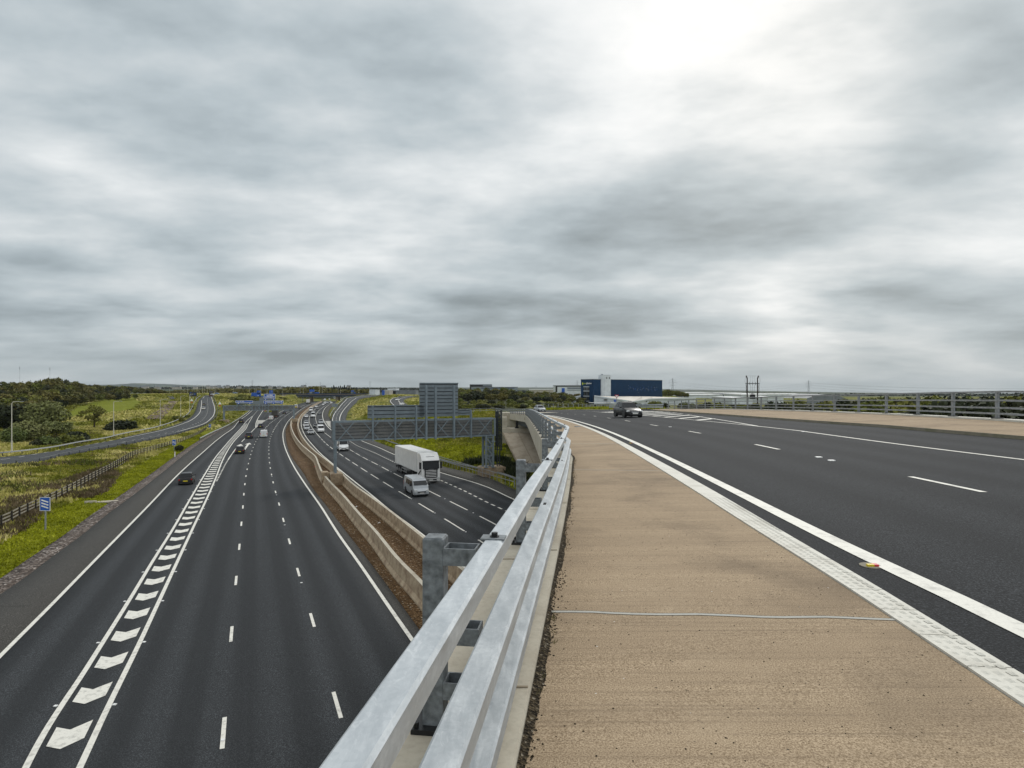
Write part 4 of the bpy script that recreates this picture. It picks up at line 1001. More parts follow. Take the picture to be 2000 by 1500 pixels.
def beam_barrier(label, c, y0, y1, zf, h=.62, sp=3.2, group=None, side=1, double=False, mat='galv_dull', thin=False):
    P=[(float(c.X(y)),y,float(zf(float(c.X(y)),y))) for y in ysteps(y0,y1,.012,1.6)]
    L=P[0]; root=empty('safety_barrier',L); tag(root,label,'crash barrier',group)
    mb=MB(); Q=[rel(p,L) for p in P]
    if thin: mb.prof(Q,[(-.03,h-.06),(.03,h-.06),(.03,h+.06),(-.03,h+.06)])
    else: mb.prof(Q,[(-.02,h-.15),(.05,h-.11),(.0,h-.04),(.05,h+.03),(-.02,h+.1),(-.06,h+.1),(-.03,h-.03),(-.06,h-.15)]) 
    mb.build('beam',M[mat],root)
    if double: 
        mb=MB(); mb.prof(Q,[(-.2,h-.12),(-.14,h-.12),(-.14,h+.08),(-.2,h+.08)]); mb.build('beam',M[mat],root)
    # posts
    s=0;n=0; pr=None
    for i in range(len(P)-1):
        seg=math.dist(P[i],P[i+1]); 
        while s<seg and n<100:
            t=s/seg; q=Vector(Q[i]).lerp(Vector(Q[i+1]),t)
            if pr is None:
                pm=MB(); pm.box((0,0,h/2-.1),(.10,.12,h+.2)); pr=pm.build('post',M['steel_dark'],root); o=pr
            else: o=pr.copy(); COL.objects.link(o); o.parent=root
            o.location=q-Vector((.11*side,0,0)); s+=sp; n+=1
        s-=seg
    return root
shift=lambda c,d:Curve([(float(c.X(y))+d,y,0) for y in ysteps(c.y0(),c.y1())],zm)
zsl=lambda c: (lambda X,Y: float(c.z(Y)))
beam_barrier('slim grey barrier on dark posts along the near edge of the rising left slip road',Curve([(float(SLr.X(y))+1.0,y,0) for y in ysteps(70,480)]),70,480,lambda X,Y: float(SLr.z(Y))-.12,sp=4.2,h=.72,thin=True,mat='galv_post')
beam_barrier('pale galvanised barrier along the outer edge of the left slip road, below the lamp columns',Curve([(float(SLl.X(y))-2.2,y,0) for y in ysteps(99,480)]),99,480,zsl(SLl),sp=4,h=.7)
lg=cmx([(391,860),(408,851),(440,836),(462,823),(482,809),(495,797)],False)
beam_barrier('safety barrier starting beyond the one-bar marker and passing the footing of the blue-signed gantry',lg,lg.y0(),lg.y1(),zm,sp=3.2)
RG=Curve([(float(RD.X(y))+2.2,y,0) for y in ysteps(-60,RD.y1())],zm)
beam_barrier('double-railed safety barrier on the verge beyond the lorry',RG,40,172,lambda X,Y: float(zm(X,Y))-.1,h=.65,double=True,sp=3.2)
rw=cr([(646,823),(647,814),(651,804),(661,793),(672,784)],ZR)
beam_barrier('barrier down the right side of the grass wedge where the right slip road joins',Curve([(float(SRle.X(y))-.6,y,0) for y in ysteps(270,480)]),270,480,lambda X,Y: float(SRle.z(Y)),sp=5)
# pedestrian handrail above the verge barrier
hr=cmx([(851,889),(880,897),(930,912),(975,924),(1003,932.5)],False)
hz_=lambda X,Y: float(zm(X,Y))+.1
hrc=Curve([unp(x,y,lambda X,Y: zm(X,Y)+1.2) for x,y in ((851,889),(880,897.5),(930,911.5),(975,924),(1004,931.8))],zm)
P=[(float(hrc.X(y)),y,float(zm(0,y))-.1) for y in np.linspace(hrc.y0(),hrc.y1(),26)]
root=empty('handrail_fence',P[0]); tag(root,'thin tubular handrail fence above the verge barrier beyond the lorry, ending by the gantry footing','handrail')
Q=[rel(p,P[0]) for p in P]
mb=MB()
for z in (1.25,.7): mb.path(Q,.06,.06,zo=z)
mb.bar((Q[0][0],Q[0][1],Q[0][2]+1.25),(Q[0][0]+.1,Q[0][1]-.3,Q[0][2]),.06)
mb.build('rail',M['galv_dull'],root)
pr=None
for q in Q:
    if pr is None: pm=MB(); pm.box((0,0,.6),(.055,.055,1.25)); pr=pm.build('post',M['galv_dull'],root); o=pr
    else: o=pr.copy(); COL.objects.link(o); o.parent=root
    o.location=q
# timber post-and-rail fence on the left verge
FT=[(0,1007),(45,986.7),(95,965),(141.7,943),(183,921.7),(216.7,905),(243,890),(258,881.7),(300,870),(331.7,861.7),(382,845),(408,831),(425,822),(432,815)]
fz=lambda X,Y: float(zm(X,Y))-.35
FH=1.38
fc=Curve([(-62,25,0)]+[unp(x,y,lambda X,Y: fz(X,Y)+1.38) for x,y in FT])
def timber_fence(c,y0,y1,zf,label,h=1.2,sp=2.0):
    P=[(float(c.X(y)),y) for y in np.linspace(y0,y1,600)]; s=0; pts=[P[0]]
    for a,b in zip(P[:-1],P[1:]):
        s+=math.dist(a,b)
        if s>=sp: pts.append(b); s=0
    pts=[(x,y,zf(x,y)) for x,y in pts]; L=pts[0]; root=empty('timber_fence',L); tag(root,label,'fence')
    Q=[rel(p,L) for p in pts]; nr=0
    for z in (h-.12,h-.42,h-.72,.16)[:4]:
        mb=MB(); mb.path(Q,.05,.11,zo=z,side=-.08); mb.build('rail',M['timber'],root)
    pr=None
    for q in Q[:100]:
        if pr is None: pm=MB(); pm.box((0,0,h/2-.05),(.12,.12,h+.1)); pr=pm.build('post',M['timber_dark'],root); o=pr
        else: o=pr.copy(); COL.objects.link(o); o.parent=root
        o.location=q; o.rotation_euler=(0,0,.5)
    if len(Q)>100:
        mb=MB()
        for q in Q[100:]: mb.box((q[0],q[1],q[2]+h/2-.05),(.12,.12,h+.1),rz=.5)
        o=mb.build('post_row',M['timber_dark'],root); o['kind']='stuff'
    return root
timber_fence(fc,27,fc.y1(),fz,'long weathered post and rail timber fence winding up the left verge',h=1.38)
def pal_fence(px,zf,h,sp,label,rails=(.25,.9),mat='galv_dull',w=.09,name='palisade_fence',cat='fence'):
    P=[unp(x,y,zf) for x,y in px]; pts=[]
    L=P[0]; s=0; seq=[Vector(p) for p in P]
    for a,b in zip(seq[:-1],seq[1:]):
        n=max(1,int((b-a).length/sp))
        for i in range(n): pts.append(a.lerp(b,i/n))
    pts.append(seq[-1]); root=empty(name,L); tag(root,label,cat)
    Q=[tuple(p-Vector(L)) for p in pts]; mb=MB()
    for r in rails: mb.path(Q,.05,.07,zo=h*r)
    mb.build('rail',M[mat],root); pr=None; 
    for q in Q[:100]:
        if pr is None: pm=MB(); pm.box((0,0,h/2),(w,w,h)); pr=pm.build('pale' if name=='palisade_fence' else 'post',M[mat],root); o=pr
        else: o=pr.copy(); COL.objects.link(o); o.parent=root
        o.location=q
    if len(Q)>100:
        mb=MB()
        for q in Q[100:]: mb.box((q[0],q[1],q[2]+h/2),(w,w,h))
        o=mb.build('pale_row',M[mat],root); o['kind']='stuff'
    return root
zg=lambda X,Y: tz1(X,Y)
zroof=lambda X,Y: float(zb(X,Y))-.1
pal_fence([(1062,796),(1090,795.6),(1130,796),(1160,797),(1191,799)],lambda X,Y:-7.6,1.35,1.6,'low grey paling fence behind the grass verge in front of the blue building',(.15,.92),w=.22)
pal_fence([(971,806),(950,806.5),(925,807),(900,808),(868,809)],lambda X,Y: -6.75 ,1.25,1.7,'grey railing running on left from the far end of the bridge parapet',(.5,.95),name='railing',cat='railing')
# crash barrier at the end of the tall parapet
mb=MB(); root=empty('safety_barrier',(25,112,float(zb(25,112)))); tag(root,'short doubled barrier between the grass verge and the end of the tall parapet','crash barrier')
for dz in (.55,.95): 
    b=MB(); b.path([(1.2,-10,dz+.35),(.6,0,dz),(-1,10,dz-.35),(-3.2,20,dz-.7)],.1,.24); b.build('beam',M['galvanised'],root)
for yy,xx,dz in ((-10,1.2,.35),(-5,.9,.18),(0,.6,0),(5,-.1,-.18),(10,-1,-.35),(15,-2,-.52),(20,-3.2,-.7)):
    b=MB(); b.box((xx,yy,dz+.4),(.1,.1,1.0)); b.build('post',M['steel_dark'],root)

# ================================================================ gantries
def truss_gantry(A, B, ztop_, h, nb, label, depth=1.5, back=True, mesh=True, chord=.20, diag=.11, xoff=0):
    """A,B: ends of the span (x,y); returns root, local frame (origin at A, x axis towards B)"""
    A=Vector(A); B=Vector(B); L=(B-A).length; ang=math.atan2(B.y-A.y,B.x-A.x)
    root=empty('sign_gantry',(A.x,A.y,ztop_),ang); tag(root,label,'gantry')
    t=MB()
    for dy in (0,depth):
        for z in (-chord/2,-h+chord/2): t.box((L/2,dy,z),(L,chord,chord))
        for k in range(nb+1): pass
    for k in range(0,nb+1):
        x=chord/2+(L-chord)*k/nb
        for z in (-chord/2,-h+chord/2): t.box((x,depth/2,z),(chord*.6,depth-chord,chord*.6))
    for x in (chord/2,L-chord/2):
        for dy in (0,depth): t.box((x,dy,-h/2),(chord*1.3,chord*1.3,h))
    t.build('truss_chord',M['steel_blue'],root)
    d=MB()
    for dy in (-.02,depth+.02):
        for k in range(nb):
            x0=L*k/nb; x1=L*(k+1)/nb; xm=(x0+x1)/2; q=(x1-x0)*.31
            d.bar((xm-q,dy,-chord*.8),(xm+q,dy,-h+chord*.8),diag,diag*.7,up=(0,1,0)); d.bar((xm+q,dy-.03,-chord*.8),(xm-q,dy-.03,-h+chord*.8),diag,diag*.7,up=(0,1,0))
    d.build('cross_bracing',M['steel_blue'],root)
    return root,L
def mesh_panel_mat():
    t=NT('walkway_mesh'); co=t.coord('Object'); n=t.noise(co,9,3,.6)
    t.col(t.ramp(n,[(.3,(.17,.175,.18)),(.7,(.27,.265,.255))])); t.set(.8,0,.2); t.bs.inputs['Alpha'].default_value=.82; M['walkway_mesh']=t.mat
mesh_panel_mat()
# --- near gantry, seen from behind
gA=(-23.35,77.0); gB=(-2.42,85.5); zt=-4.55; hh=2.62
g1,L1g=truss_gantry(gA,gB,zt,hh,7,'big steel sign gantry over the oncoming carriageway, backs of its sign boards facing the bridge',1.4)
sx=L1g/ (968-652)          # metres per photo pixel along the span
def gx_(px): return (px-652)*sx
w=MB(); w.box((L1g/2,.75,-hh/2),(L1g-.5,.04,hh-.5)); w.build('walkway_panel',M['walkway_mesh'],g1)
w=MB()
for k in range(1,5): w.box((L1g/2,.70,-.25-k*(hh-.5)/5),(L1g-.5,.05,.05))
w.box((L1g/2,.7,-hh+.22),(L1g-.4,1.2,.05)); w.build('walkway_rail',M['steel_dark'],g1)
def gz_(py,Yr=81): return -(py-HY)/F*Yr-zt     # photo row -> local height
def board(px0,px1,py0,py1,root,ribs,frame=True):
    x0,x1=gx_(px0),gx_(px1); z0,z1=gz_(py1),gz_(py0)
    b=MB(); b.box(((x0+x1)/2,1.1,(z0+z1)/2),(x1-x0,.06,z1-z0)); o=b.build('sign_board',M['sign_back'],root)
    r=MB(); n=ribs
    for k in range(n+1):
        z=z0+.05+(z1-z0-.1)*k/n; r.box(((x0+x1)/2,1.03,z),(x1-x0,.07,.10)); 
    r.build('rib',M['steel_blue'],o)
    r=MB()
    for k in range(n):
        z=z0+.05+(z1-z0-.1)*(k+1)/n-.10; r.box(((x0+x1)/2,1.055,z),(x1-x0-.05,.04,.07))
    r.build('rib_dark_strip',M['black'],o)  # black strip laid on the unbroken board just below each rib
    return o
board(715.5,824,792,816,g1,3); board(815,893.5,748.5,815,g1,9); board(893.6,922,802,813.5,g1,2)
b=MB(); b.bar((gx_(815),.9,gz_(748.2)),(gx_(893.5),.9,gz_(748.2)),.14,.12); b.bar((gx_(715),.9,gz_(792)),(gx_(815),.9,gz_(792)),.12,.1); b.build('board_capping',M['steel_blue'],g1)
for px,top in ((722.7,793),(764.7,793),(805,793),(824.7,752),(843.4,752),(880.5,752),(915.8,802)):
    x=gx_(px); z1=gz_(top); b=MB(); wd=.26 if px in (824.7,880.5,843.4) else .2
    b.box((x,-.28,(z1-hh-.15)/2),(wd,.03,z1+hh+.15)); b.box((x,-.05,(z1-hh-.15)/2),(.05,.46,z1+hh+.15)); b.box((x,.2,(z1-hh-.15)/2),(wd,.03,z1+hh+.15))
    b.build('sign_post',M['steel_blue'],g1)
def leg(root,x,zb_,lat,depth=1.4,name='leg'):
    b=MB(); H=-hh-zb_; n=3; st=(H-.5)/n; cols=[(x,0),(x,depth)]+([(x-1.05,0),(x-1.05,depth)] if lat else [])
    for cx,dy in cols:
        b.box((cx,dy,(-hh+zb_)/2),(.26,.26,H)); b.box((cx,dy,zb_+.04),(.55,.55,.08))
    b.box((x,0,-hh-.8),(.55,.40,.14))
    z=zb_+.3
    for k in range(n):
        b.bar((x,0,z+st),(x,depth,z),.15); b.bar((x,0,z),(x,depth,z),.12)
        if lat:
            for dy in (0,depth): b.bar((x-1.05,dy,z+st),(x,dy,z),.17); b.bar((x-1.05,dy,z+st),(x,dy,z+st),.15)
        z+=st
    return b.build(name,M['steel_blue'],root)
leg(g1,.28,-6.9-.0,0); leg(g1,L1g-.35,-7.15,1)
# footings
def pedestal(x,y,z0,z1,w,d,label,rz=0):
    b=MB(); b.box((x,y,(z0+z1)/2),(w,d,z1-z0),rz=rz); b.box((x,y,z1+.03),(w+.0-.25,d-.25,.06),rz=rz)
    return tag(b.build('gantry_footing',M['concrete_barrier'],bevel=.02),label,'footing')
a1=math.atan2(gB[1]-gA[1],gB[0]-gA[0])
pedestal(gA[0]+.15,gA[1]+.6,-13.1,-11.4,1.55,2.3,'tall tan concrete block in the gravel median under the left leg of the near gantry',a1)
pedestal(gA[0]-1.5,gA[1]+1.2,-13.1,-11.35,.9,1.6,'smaller tan concrete block behind the median block of the near gantry',a1)
pedestal(gB[0]-.6,gB[1]+1.0,-13.6,-11.75,3.5,2.6,'long low concrete footing on the verge under the braced leg of the near gantry',a1)
# caged ladder on the verge end
lad=MB(); x=L1g+.75
for dx in (-.2,.2): lad.box((x+dx,.7,(1.0-hh-4.6)/2-.6),(.10,.10,8.4))
for k in range(26): lad.bar((x-.2,.7,-7.0+k*.3),(x+.2,.7,-7.0+k*.3),.06)
for k in range(11):
    z=-4.6+k*.55
    for a in range(8):
        p=[(x+.45*math.cos(math.pi*q/8),.7-.75*math.sin(math.pi*q/8),z) for q in (a,a+1)]; lad.bar(p[0],p[1],.10)
for a in range(0,9,2): lad.bar((x+.45*math.cos(math.pi*a/8),.7-.75*math.sin(math.pi*a/8),-4.8),(x+.45*math.cos(math.pi*a/8),.7-.75*math.sin(math.pi*a/8),1.1),.09)
for z in (-.4,-4.2): lad.bar((x-.3,.7,z),(L1g-.2,.7,z),.08)
lad.box((x,1.2,-1.6),(.5,.06,5.0))
lad.build('caged_ladder',M['steel_dark'],g1)

# --- second gantry with the blue boards
A2=ray(435.5,792,236); B2=ray(574.5,792.5,240)
hh2=2.05; g2,Lg2=truss_gantry(A2[:2],B2[:2],A2[2],hh2,9,'sign gantry with blue direction boards across the outbound carriageway',1.2,chord=.22,diag=.16)
s2=Lg2/139.0
def hx(px): return (px-435.5)*s2
def hz2(py): return -(py-HY)/F*238-A2[2]
w=MB(); w.box((Lg2/2,.6,-hh2/2),(Lg2-.5,.05,hh2-.4)); w.build('walkway_panel',M['walkway_mesh'],g2)
def sgn(name,px0,px1,py0,py1,mat,dy=-.35,th=.1,parent=None,border=None):
    x0,x1,z0,z1=hx(px0),hx(px1),hz2(py1),hz2(py0); b=MB(); b.box(((x0+x1)/2,dy,(z0+z1)/2),(x1-x0,th,z1-z0)); o=b.build(name,M[mat],parent or g2)
    if border:
        b=MB(); t=.12
        for c,d in ((((x0+x1)/2,z0-t/2+.01),(x1-x0+2*t,t)),(((x0+x1)/2,z1+t/2-.01),(x1-x0+2*t,t)),((x0-t/2,(z0+z1)/2),(t,z1-z0)),((x1+t/2,(z0+z1)/2),(t,z1-z0))):
            b.box((c[0],dy-.03,c[1]),(d[0],.08,d[1]))
        b.build('sign_border',M['white'],o)
    return o
def marks(o,px0,px1,py,n,h,lo=.5,hi=1.6):
    """white lettering too far off to read: strokes of differing width on one line"""
    b=MB(); x=hx(px0); e=hx(px1); z=hz2(py)
    r=random.Random(int(px0*7+py)); k=0
    while x<e and k<n:
        w=r.uniform(lo,hi)*.28; b.box((x+w/2,-.43,z),(w,.02,h*r.choice((1,1,.7)))); x+=w+r.uniform(.10,.16); k+=1
    b.build('lettering',M['white'],o)
sgn('backing_board',462,494,784,789.6,'sign_grey',-.2); 
o=sgn('direction_board',460.8,493.5,782.8,785.8,'sign_blue',border=True); marks(o,463,476,784.3,10,.22)
sgn('backing_board',494,515,782.8,790.3,'sign_grey',-.2); sgn('backing_board',506.5,514.5,776.5,782.8,'sign_grey',-.2)
sgn('backing_board',514.2,552,784,789.6,'sign_grey',-.2); sgn('backing_board',514.6,537.5,769.8,783,'sign_grey',-.2)
o=sgn('direction_board',515.3,553,783,786.2,'sign_blue',border=True); marks(o,518,551,784.6,30,.26)
o=sgn('direction_board',516.2,537,769.8,777.6,'sign_blue',border=True); marks(o,521,532,772,8,.5); marks(o,518,536,774.4,20,.28); marks(o,518,535,776.2,20,.28)
def downarrow(px,py):
    o=sgn('lane_arrow_sign',px-2.6,px+2.6,py-1.3,py+1.3,'sign_blue',-.38)
    b=MB(); x=hx(px); z=hz2(py); b.add([(x-.28,-.45,z+.02),(x+.28,-.45,z+.02),(x,-.45,z-.24)],[(0,1,2)]); b.box((x,-.45,z+.12),(.16,.02,.22)); b.build('arrow',M['white'],o)
for px,py in ((466,787.7),(488.3,787.7),(518.6,787.7),(534.2,787.7),(549.5,787.7),(518.8,780),(534.4,780)): downarrow(px,py)
b=MB()
for px,tp in ((463,784),(478,784),(492,784),(499,783),(506,783),(512,777),(517,770),(535,770),(524,784),(542,784),(551,784)):
    b.box((hx(px),-.12,(hz2(tp)-hh2)/2),(.16,.2,hz2(tp)+hh2))
b.build('sign_post',M['steel_blue'],g2)
for x,zb_ in ((.2,-6.0),(Lg2-.2,-5.7)):
    b=MB()
    for dy in (0,1.2): b.box((x,dy,(-hh2+zb_)/2),(.34,.34,-hh2-zb_))
    b.bar((x,0,-2.4),(x,1.2,zb_+1),.14); b.build('leg',M['steel_blue'],g2)
pedestal(A2[0]+.2,A2[1]+.6,-15.1,-13.4,3.2,2.2,'pale concrete footing at the left leg of the blue-signed gantry')
pedestal(B2[0]-.2,B2[1]+.6,-15.3,-13.2,2.4,2.4,'rounded concrete footing in the median at the right leg of the blue-signed gantry')
# --- third gantry, far off
A3=ray(591,770.2,590); B3=ray(630.5,770.2,590)
def far_gantry(A,B,h,zbase,label,boards):
    root=empty('sign_gantry',(A[0],A[1],A[2])); tag(root,label,'gantry'); L=B[0]-A[0]
    b=MB()
    for z in (0,-h): b.box((L/2,0,z),(L,.5,.35))
    n=max(3,int(L/2.6))
    for k in range(n): 
        x0=L*k/n;x1=L*(k+1)/n; b.bar((x0,0,0),(x1,0,-h),.2,up=(0,1,0)); b.bar((x1,0,0),(x0,0,-h),.2,up=(0,1,0))
    b.build('truss',M['galv_dull'],root)
    b=MB(); b.box((L/2,.4,-h/2),(L,.1,h)); b.build('walkway_panel',M['sign_grey'],root)
    for x in (0,L):
        b=MB(); b.box((x,0,(zbase-A[2])/2),(.5,.5,-(zbase-A[2]))); b.build('leg',M['galv_dull'],root)
    for (x0,x1,y0,y1,mt) in boards:
        p=ray(x0,y0,A[1]); q=ray(x1,y1,A[1]); b=MB(); b.box(((p[0]+q[0])/2-A[0],-.5,(p[2]+q[2])/2-A[2]),(q[0]-p[0],.15,p[2]-q[2])); b.build('direction_board' if mt=='sign_blue' else 'backing_board',M[mt],root)
    return root
far_gantry(A3,B3,2.2,-15,'distant gantry with blue boards standing in front of the dark road bridge',[(604.8,614.4,760.8,765.2,'sign_blue'),(601.5,603.8,767.8,769.2,'sign_blue'),(610,623.5,766.2,768.6,'sign_blue'),(604.8,615.2,765.3,770,'sign_grey')])
far_gantry(ray(685.6,769.5,640),ray(697,769.5,640),2,-14,'most distant short gantry with two blue boards, above the curve of the right slip road',[(685.8,691.6,762.6,765,'sign_blue'),(688.8,694.4,766,768.2,'sign_blue'),(686,692,765.2,769,'sign_grey')])

# ================================================================ small signs
def marker(px,py_base,w,h,tot,bars,label,rz=0.0):
    p=unp(px,py_base,lambda X,Y: zm(X,Y)-.25); root=empty('countdown_marker',p,rz); tag(root,label,'road sign')
    b=MB(); b.box((0,.05,tot/2-.3),(.09,.09,tot+.1)); b.build('post',M['galv_dull'],root)
    b=MB(); b.box((0,0,tot-h/2),(w,.03,h)); o=b.build('board',M['sign_blue'],root,bevel=0)
    b=MB(); t=.035
    b.box((0,-.004,tot-t/2),(w+.03,.034,t)); b.box((0,-.004,tot-h+t/2),(w+.03,.034,t)); b.box((-w/2,-.004,tot-h/2),(t,.034,h-2*t)); b.box((w/2,-.004,tot-h/2),(t,.034,h-2*t)); b.build('border',M['white'],o)
    for k in range(bars):
        b=MB(); z=tot-h/2+(k-(bars-1)/2)*.25; b.bar((-.30,-.025,z+.10),(.30,-.025,z-.10),.02,.10,up=(0,0,1)); b.build('bar',M['white'],o)
marker(88,1038,.86,1.18,2.95,3,'blue countdown marker with three white bars on the mown verge')
marker(340,883,.76,1.2,2.7,2,'blue countdown marker with two white bars beside a dark bush')
marker(410,843,.72,1.1,2.5,1,'blue countdown marker with one white bar, farthest of the three up the verge')
p=unp(341.5,892,zm); b=MB(); b.box((p[0],p[1],p[2]+.45),(.16,.12,1.0)); o=b.build('marker_post',M['white']); tag(o,'small white marker post on the verge below the two-bar sign','marker post')
b=MB(); b.box((p[0],p[1]-.065,p[2]+.75),(.1,.02,.16)); b.build('reflector',M['sign_red'],o)
# back of a small sign in the grass wedge
p=ray(654,787,262); root=empty('road_sign',(p[0],p[1],-14.4)); tag(root,'plain grey back of a wide road sign in the grass wedge before the right slip','road sign')
b=MB(); b.box((0,0,6.1),(2.4,.08,1.5)); b.build('board',M['sign_back'],root)
for dx in (-.8,0,.8): b=MB(); b.box((dx,-.08,3.4),(.1,.1,6.8)); b.build('post',M['galv_dull'],root)
# give way and keep left
def groundp(px,Y,z=None):
    X=(px-1000)/F*Y; return (X,Y,tz1(X,Y) if z is None else z)
Y=136; p=((1204.5-1000)/F*Y,Y,float(zb((1204.5-1000)/F*Y,Y))-.1); root=empty('give_way_sign',p); tag(root,'white triangle give way sign with a red border on a tall pole by the roundabout','road sign')
b=MB(); b.tube((0,0,0),(0,0,3.0),.06,.06,8); b.build('pole',M['galv_dull'],root)
b=MB(); b.add([(-.5,0,3.5),(.5,0,3.5),(0,0,2.65),(-.5,.04,3.5),(.5,.04,3.5),(0,.04,2.65)],[(0,1,2),(3,5,4),(0,3,4,1),(1,4,5,2),(2,5,3,0)]); o=b.build('triangle',M['sign_red'],root)
b=MB(); b.add([(-.30,-.01,3.39),(.30,-.01,3.39),(0,-.01,2.87)],[(0,1,2)]); b.build('face',M['white'],o)
q=((1200-1000)/F*Y,Y-.8,float(zb((1200-1000)/F*Y,Y))-.1); root=empty('arrow_sign',q); tag(root,'round blue sign on a short pole beside the give way sign','road sign')
b=MB(); b.tube((0,0,0),(0,0,1.9),.06,.06,8); b.build('pole',M['galv_dull'],root)
b=MB(); b.tube((0,-.05,2.2),(0,0,2.2),.30,.30,20); o=b.build('disc',M['sign_blue'],root)
b=MB(); b.bar((.14,-.06,2.32),(-.10,-.06,2.12),.06,.02); b.build('arrow',M['white'],o)
# warning triangles and map sign on the left slip
def tri_sign(px,ybase,Y,h,label):
    z=-(ybase-HY)/F*Y; X=(px-1000)/F*Y; root=empty('warning_sign',(X,Y,z)); tag(root,label,'road sign')
    b=MB(); b.box((0,.05,h/2),(.12,.08,h)); b.build('pole',M['galv_dull'],root)
    b=MB(); b.box((0,0,h-.5),(1.7,.06,2.7)); o=b.build('backing_board',M['sign_lime'],root)
    b=MB(); b.add([(-.85,-.05,h-.5),(.85,-.05,h-.5),(0,-.05,h+.85)],[(0,1,2)]); b.build('triangle',M['white'],o)
    b=MB(); b.box((0,-.05,h-1.1),(.9,.03,.5)); b.build('plate',M['sign_red'],o)
tri_sign(374.5,799,300,4.6,'yellow-backed warning triangle on the grass left of the slip road, under the dark map sign')
tri_sign(429.5,806,275,4.4,'yellow-backed warning triangle beside the left leg of the blue-signed gantry')
Y=400; root=empty('map_sign',((377-1000)/F*Y,Y,-(790-HY)/F*Y)); tag(root,'large dark roundabout map sign with blue patches at the top of the left slip road','road sign')
b=MB(); b.box((0,0,7.0),(5.2,.12,3.1)); o=b.build('board',M['steel_dark'],root)
b=MB(); b.box((1.2,-.08,7.1),(1.0,.04,.7)); b.box((-1.6,-.08,8.0),(.9,.04,.45)); b.build('blue_patch',M['sign_blue'],o)
b=MB()
for a in range(10): b.bar((-1.1+.6*math.cos(a*.628),-.09,6.9+.6*math.sin(a*.628)),(-1.1+.6*math.cos(a*.628+.628),-.09,6.9+.6*math.sin(a*.628+.628)),.22,.03)
b.bar((-.5,-.09,6.9),(.2,-.09,7.3),.2,.03); b.bar((-1.5,-.09,6.4),(-1.7,-.09,5.7),.22,.03); b.build('map_diagram',M['white'],o)
for dx in (-2,0,2): b=MB(); b.box((dx,.15,2.9),(.2,.2,5.8)); b.build('post',M['pole_cream'],root)
# small blue signs along the roundabout and a two-board sign behind the gantry
for i,(px,py,w,h,lab) in enumerate(((505.3,766,3.0,2.6,'round-cornered blue arrow sign on the roundabout edge, left of a pair'),(529.5,765.8,3.0,2.8,'blue arrow sign on the roundabout edge, right of a pair'),(500.2,773.2,7.6,5.2,'blue direction sign with white symbols on the bank left of the gantry boards'),(512.3,776.4,4.6,2.3,'small blue board half hidden behind the gantry boards'))):
    Y=470; z=-(py-HY)/F*Y; root=empty('road_sign',((px-1000)/F*Y,Y,z-3)); tag(root,lab,'road sign')
    b=MB(); b.box((0,0,3),(w,.1,h)); o=b.build('board',M['sign_blue'],root)
    b=MB(); b.bar((-w*.2,-.08,2.7),(w*.15,-.08,3.3),.3,.03); b.box((w*.22,-.08,3.2),(w*.15,.03,.3)); b.build('symbol',M['white'],o)
    b=MB(); b.box((0,.1,0),(.2,.2,6)); b.build('post',M['galv_dull'],root)
p=unp(517.6,806,zm); root=empty('no_entry_sign',p); tag(root,'small round red sign at the tip of the grass between exit slip and main carriageway','road sign')
b=MB(); b.tube((0,-.05,1.6),(0,0,1.6),.62,.62,16); o=b.build('disc',M['sign_red'],root); b=MB(); b.box((0,-.07,1.6),(.8,.03,.2)); b.build('bar',M['white'],o); b=MB(); b.box((0,.05,.7),(.1,.1,1.5)); b.build('post',M['galv_dull'],root)
b=MB(); b.box((p[0]+1.6,p[1],p[2]+.8),(.9,.5,1.6)); tag(b.build('equipment_cabinet',M['galv_dull']),'pale roadside cabinet on the grass wedge beside the small red sign','cabinet')

# ================================================================ far road bridge
Yb=590; root=empty('road_bridge',((567-1000)/F*Yb,Yb,-8)); tag(root,'dark blue steel road bridge crossing the motorway in the distance','bridge')
Lx=(708-567)/F*Yb
b=MB(); b.box((Lx/2,0,.0),(Lx+8,14,.6)); b.build('deck',M['concrete_dark'],root)
b=MB(); b.box((Lx/2,-5.5,-1.1),(Lx+4,.4,1.6)); b.box((Lx/2,0,-1.1),(Lx+4,.4,1.6)); b.build('girder',M['bridge_blue'],root)
b=MB(); b.box((Lx/2,-7.1,.55),(Lx+16,.1,.5)); b.box((Lx/2,-7.1,1.15),(Lx+16,.1,.22))
for k in range(40): b.box((Lx*k/39,-7.1,.7),(.2,.14,1.2))
b.build('parapet',M['bridge_blue'],root)
for px in (607.5,660): 
    x=(px-567)/F*Yb
    for dy in (-3,4): b=MB(); b.box((x,dy,-4.6),(2.2,1.6,5.6)); b.build('pier',M['concrete_dark'],root)
b=MB(); b.box((-3,0,-2.5),(6,13,5)); b.build('abutment',M['concrete'],root)
b=MB(); b.box((Lx+3,0,-2.5),(6,13,5)); b.build('abutment',M['concrete'],root)
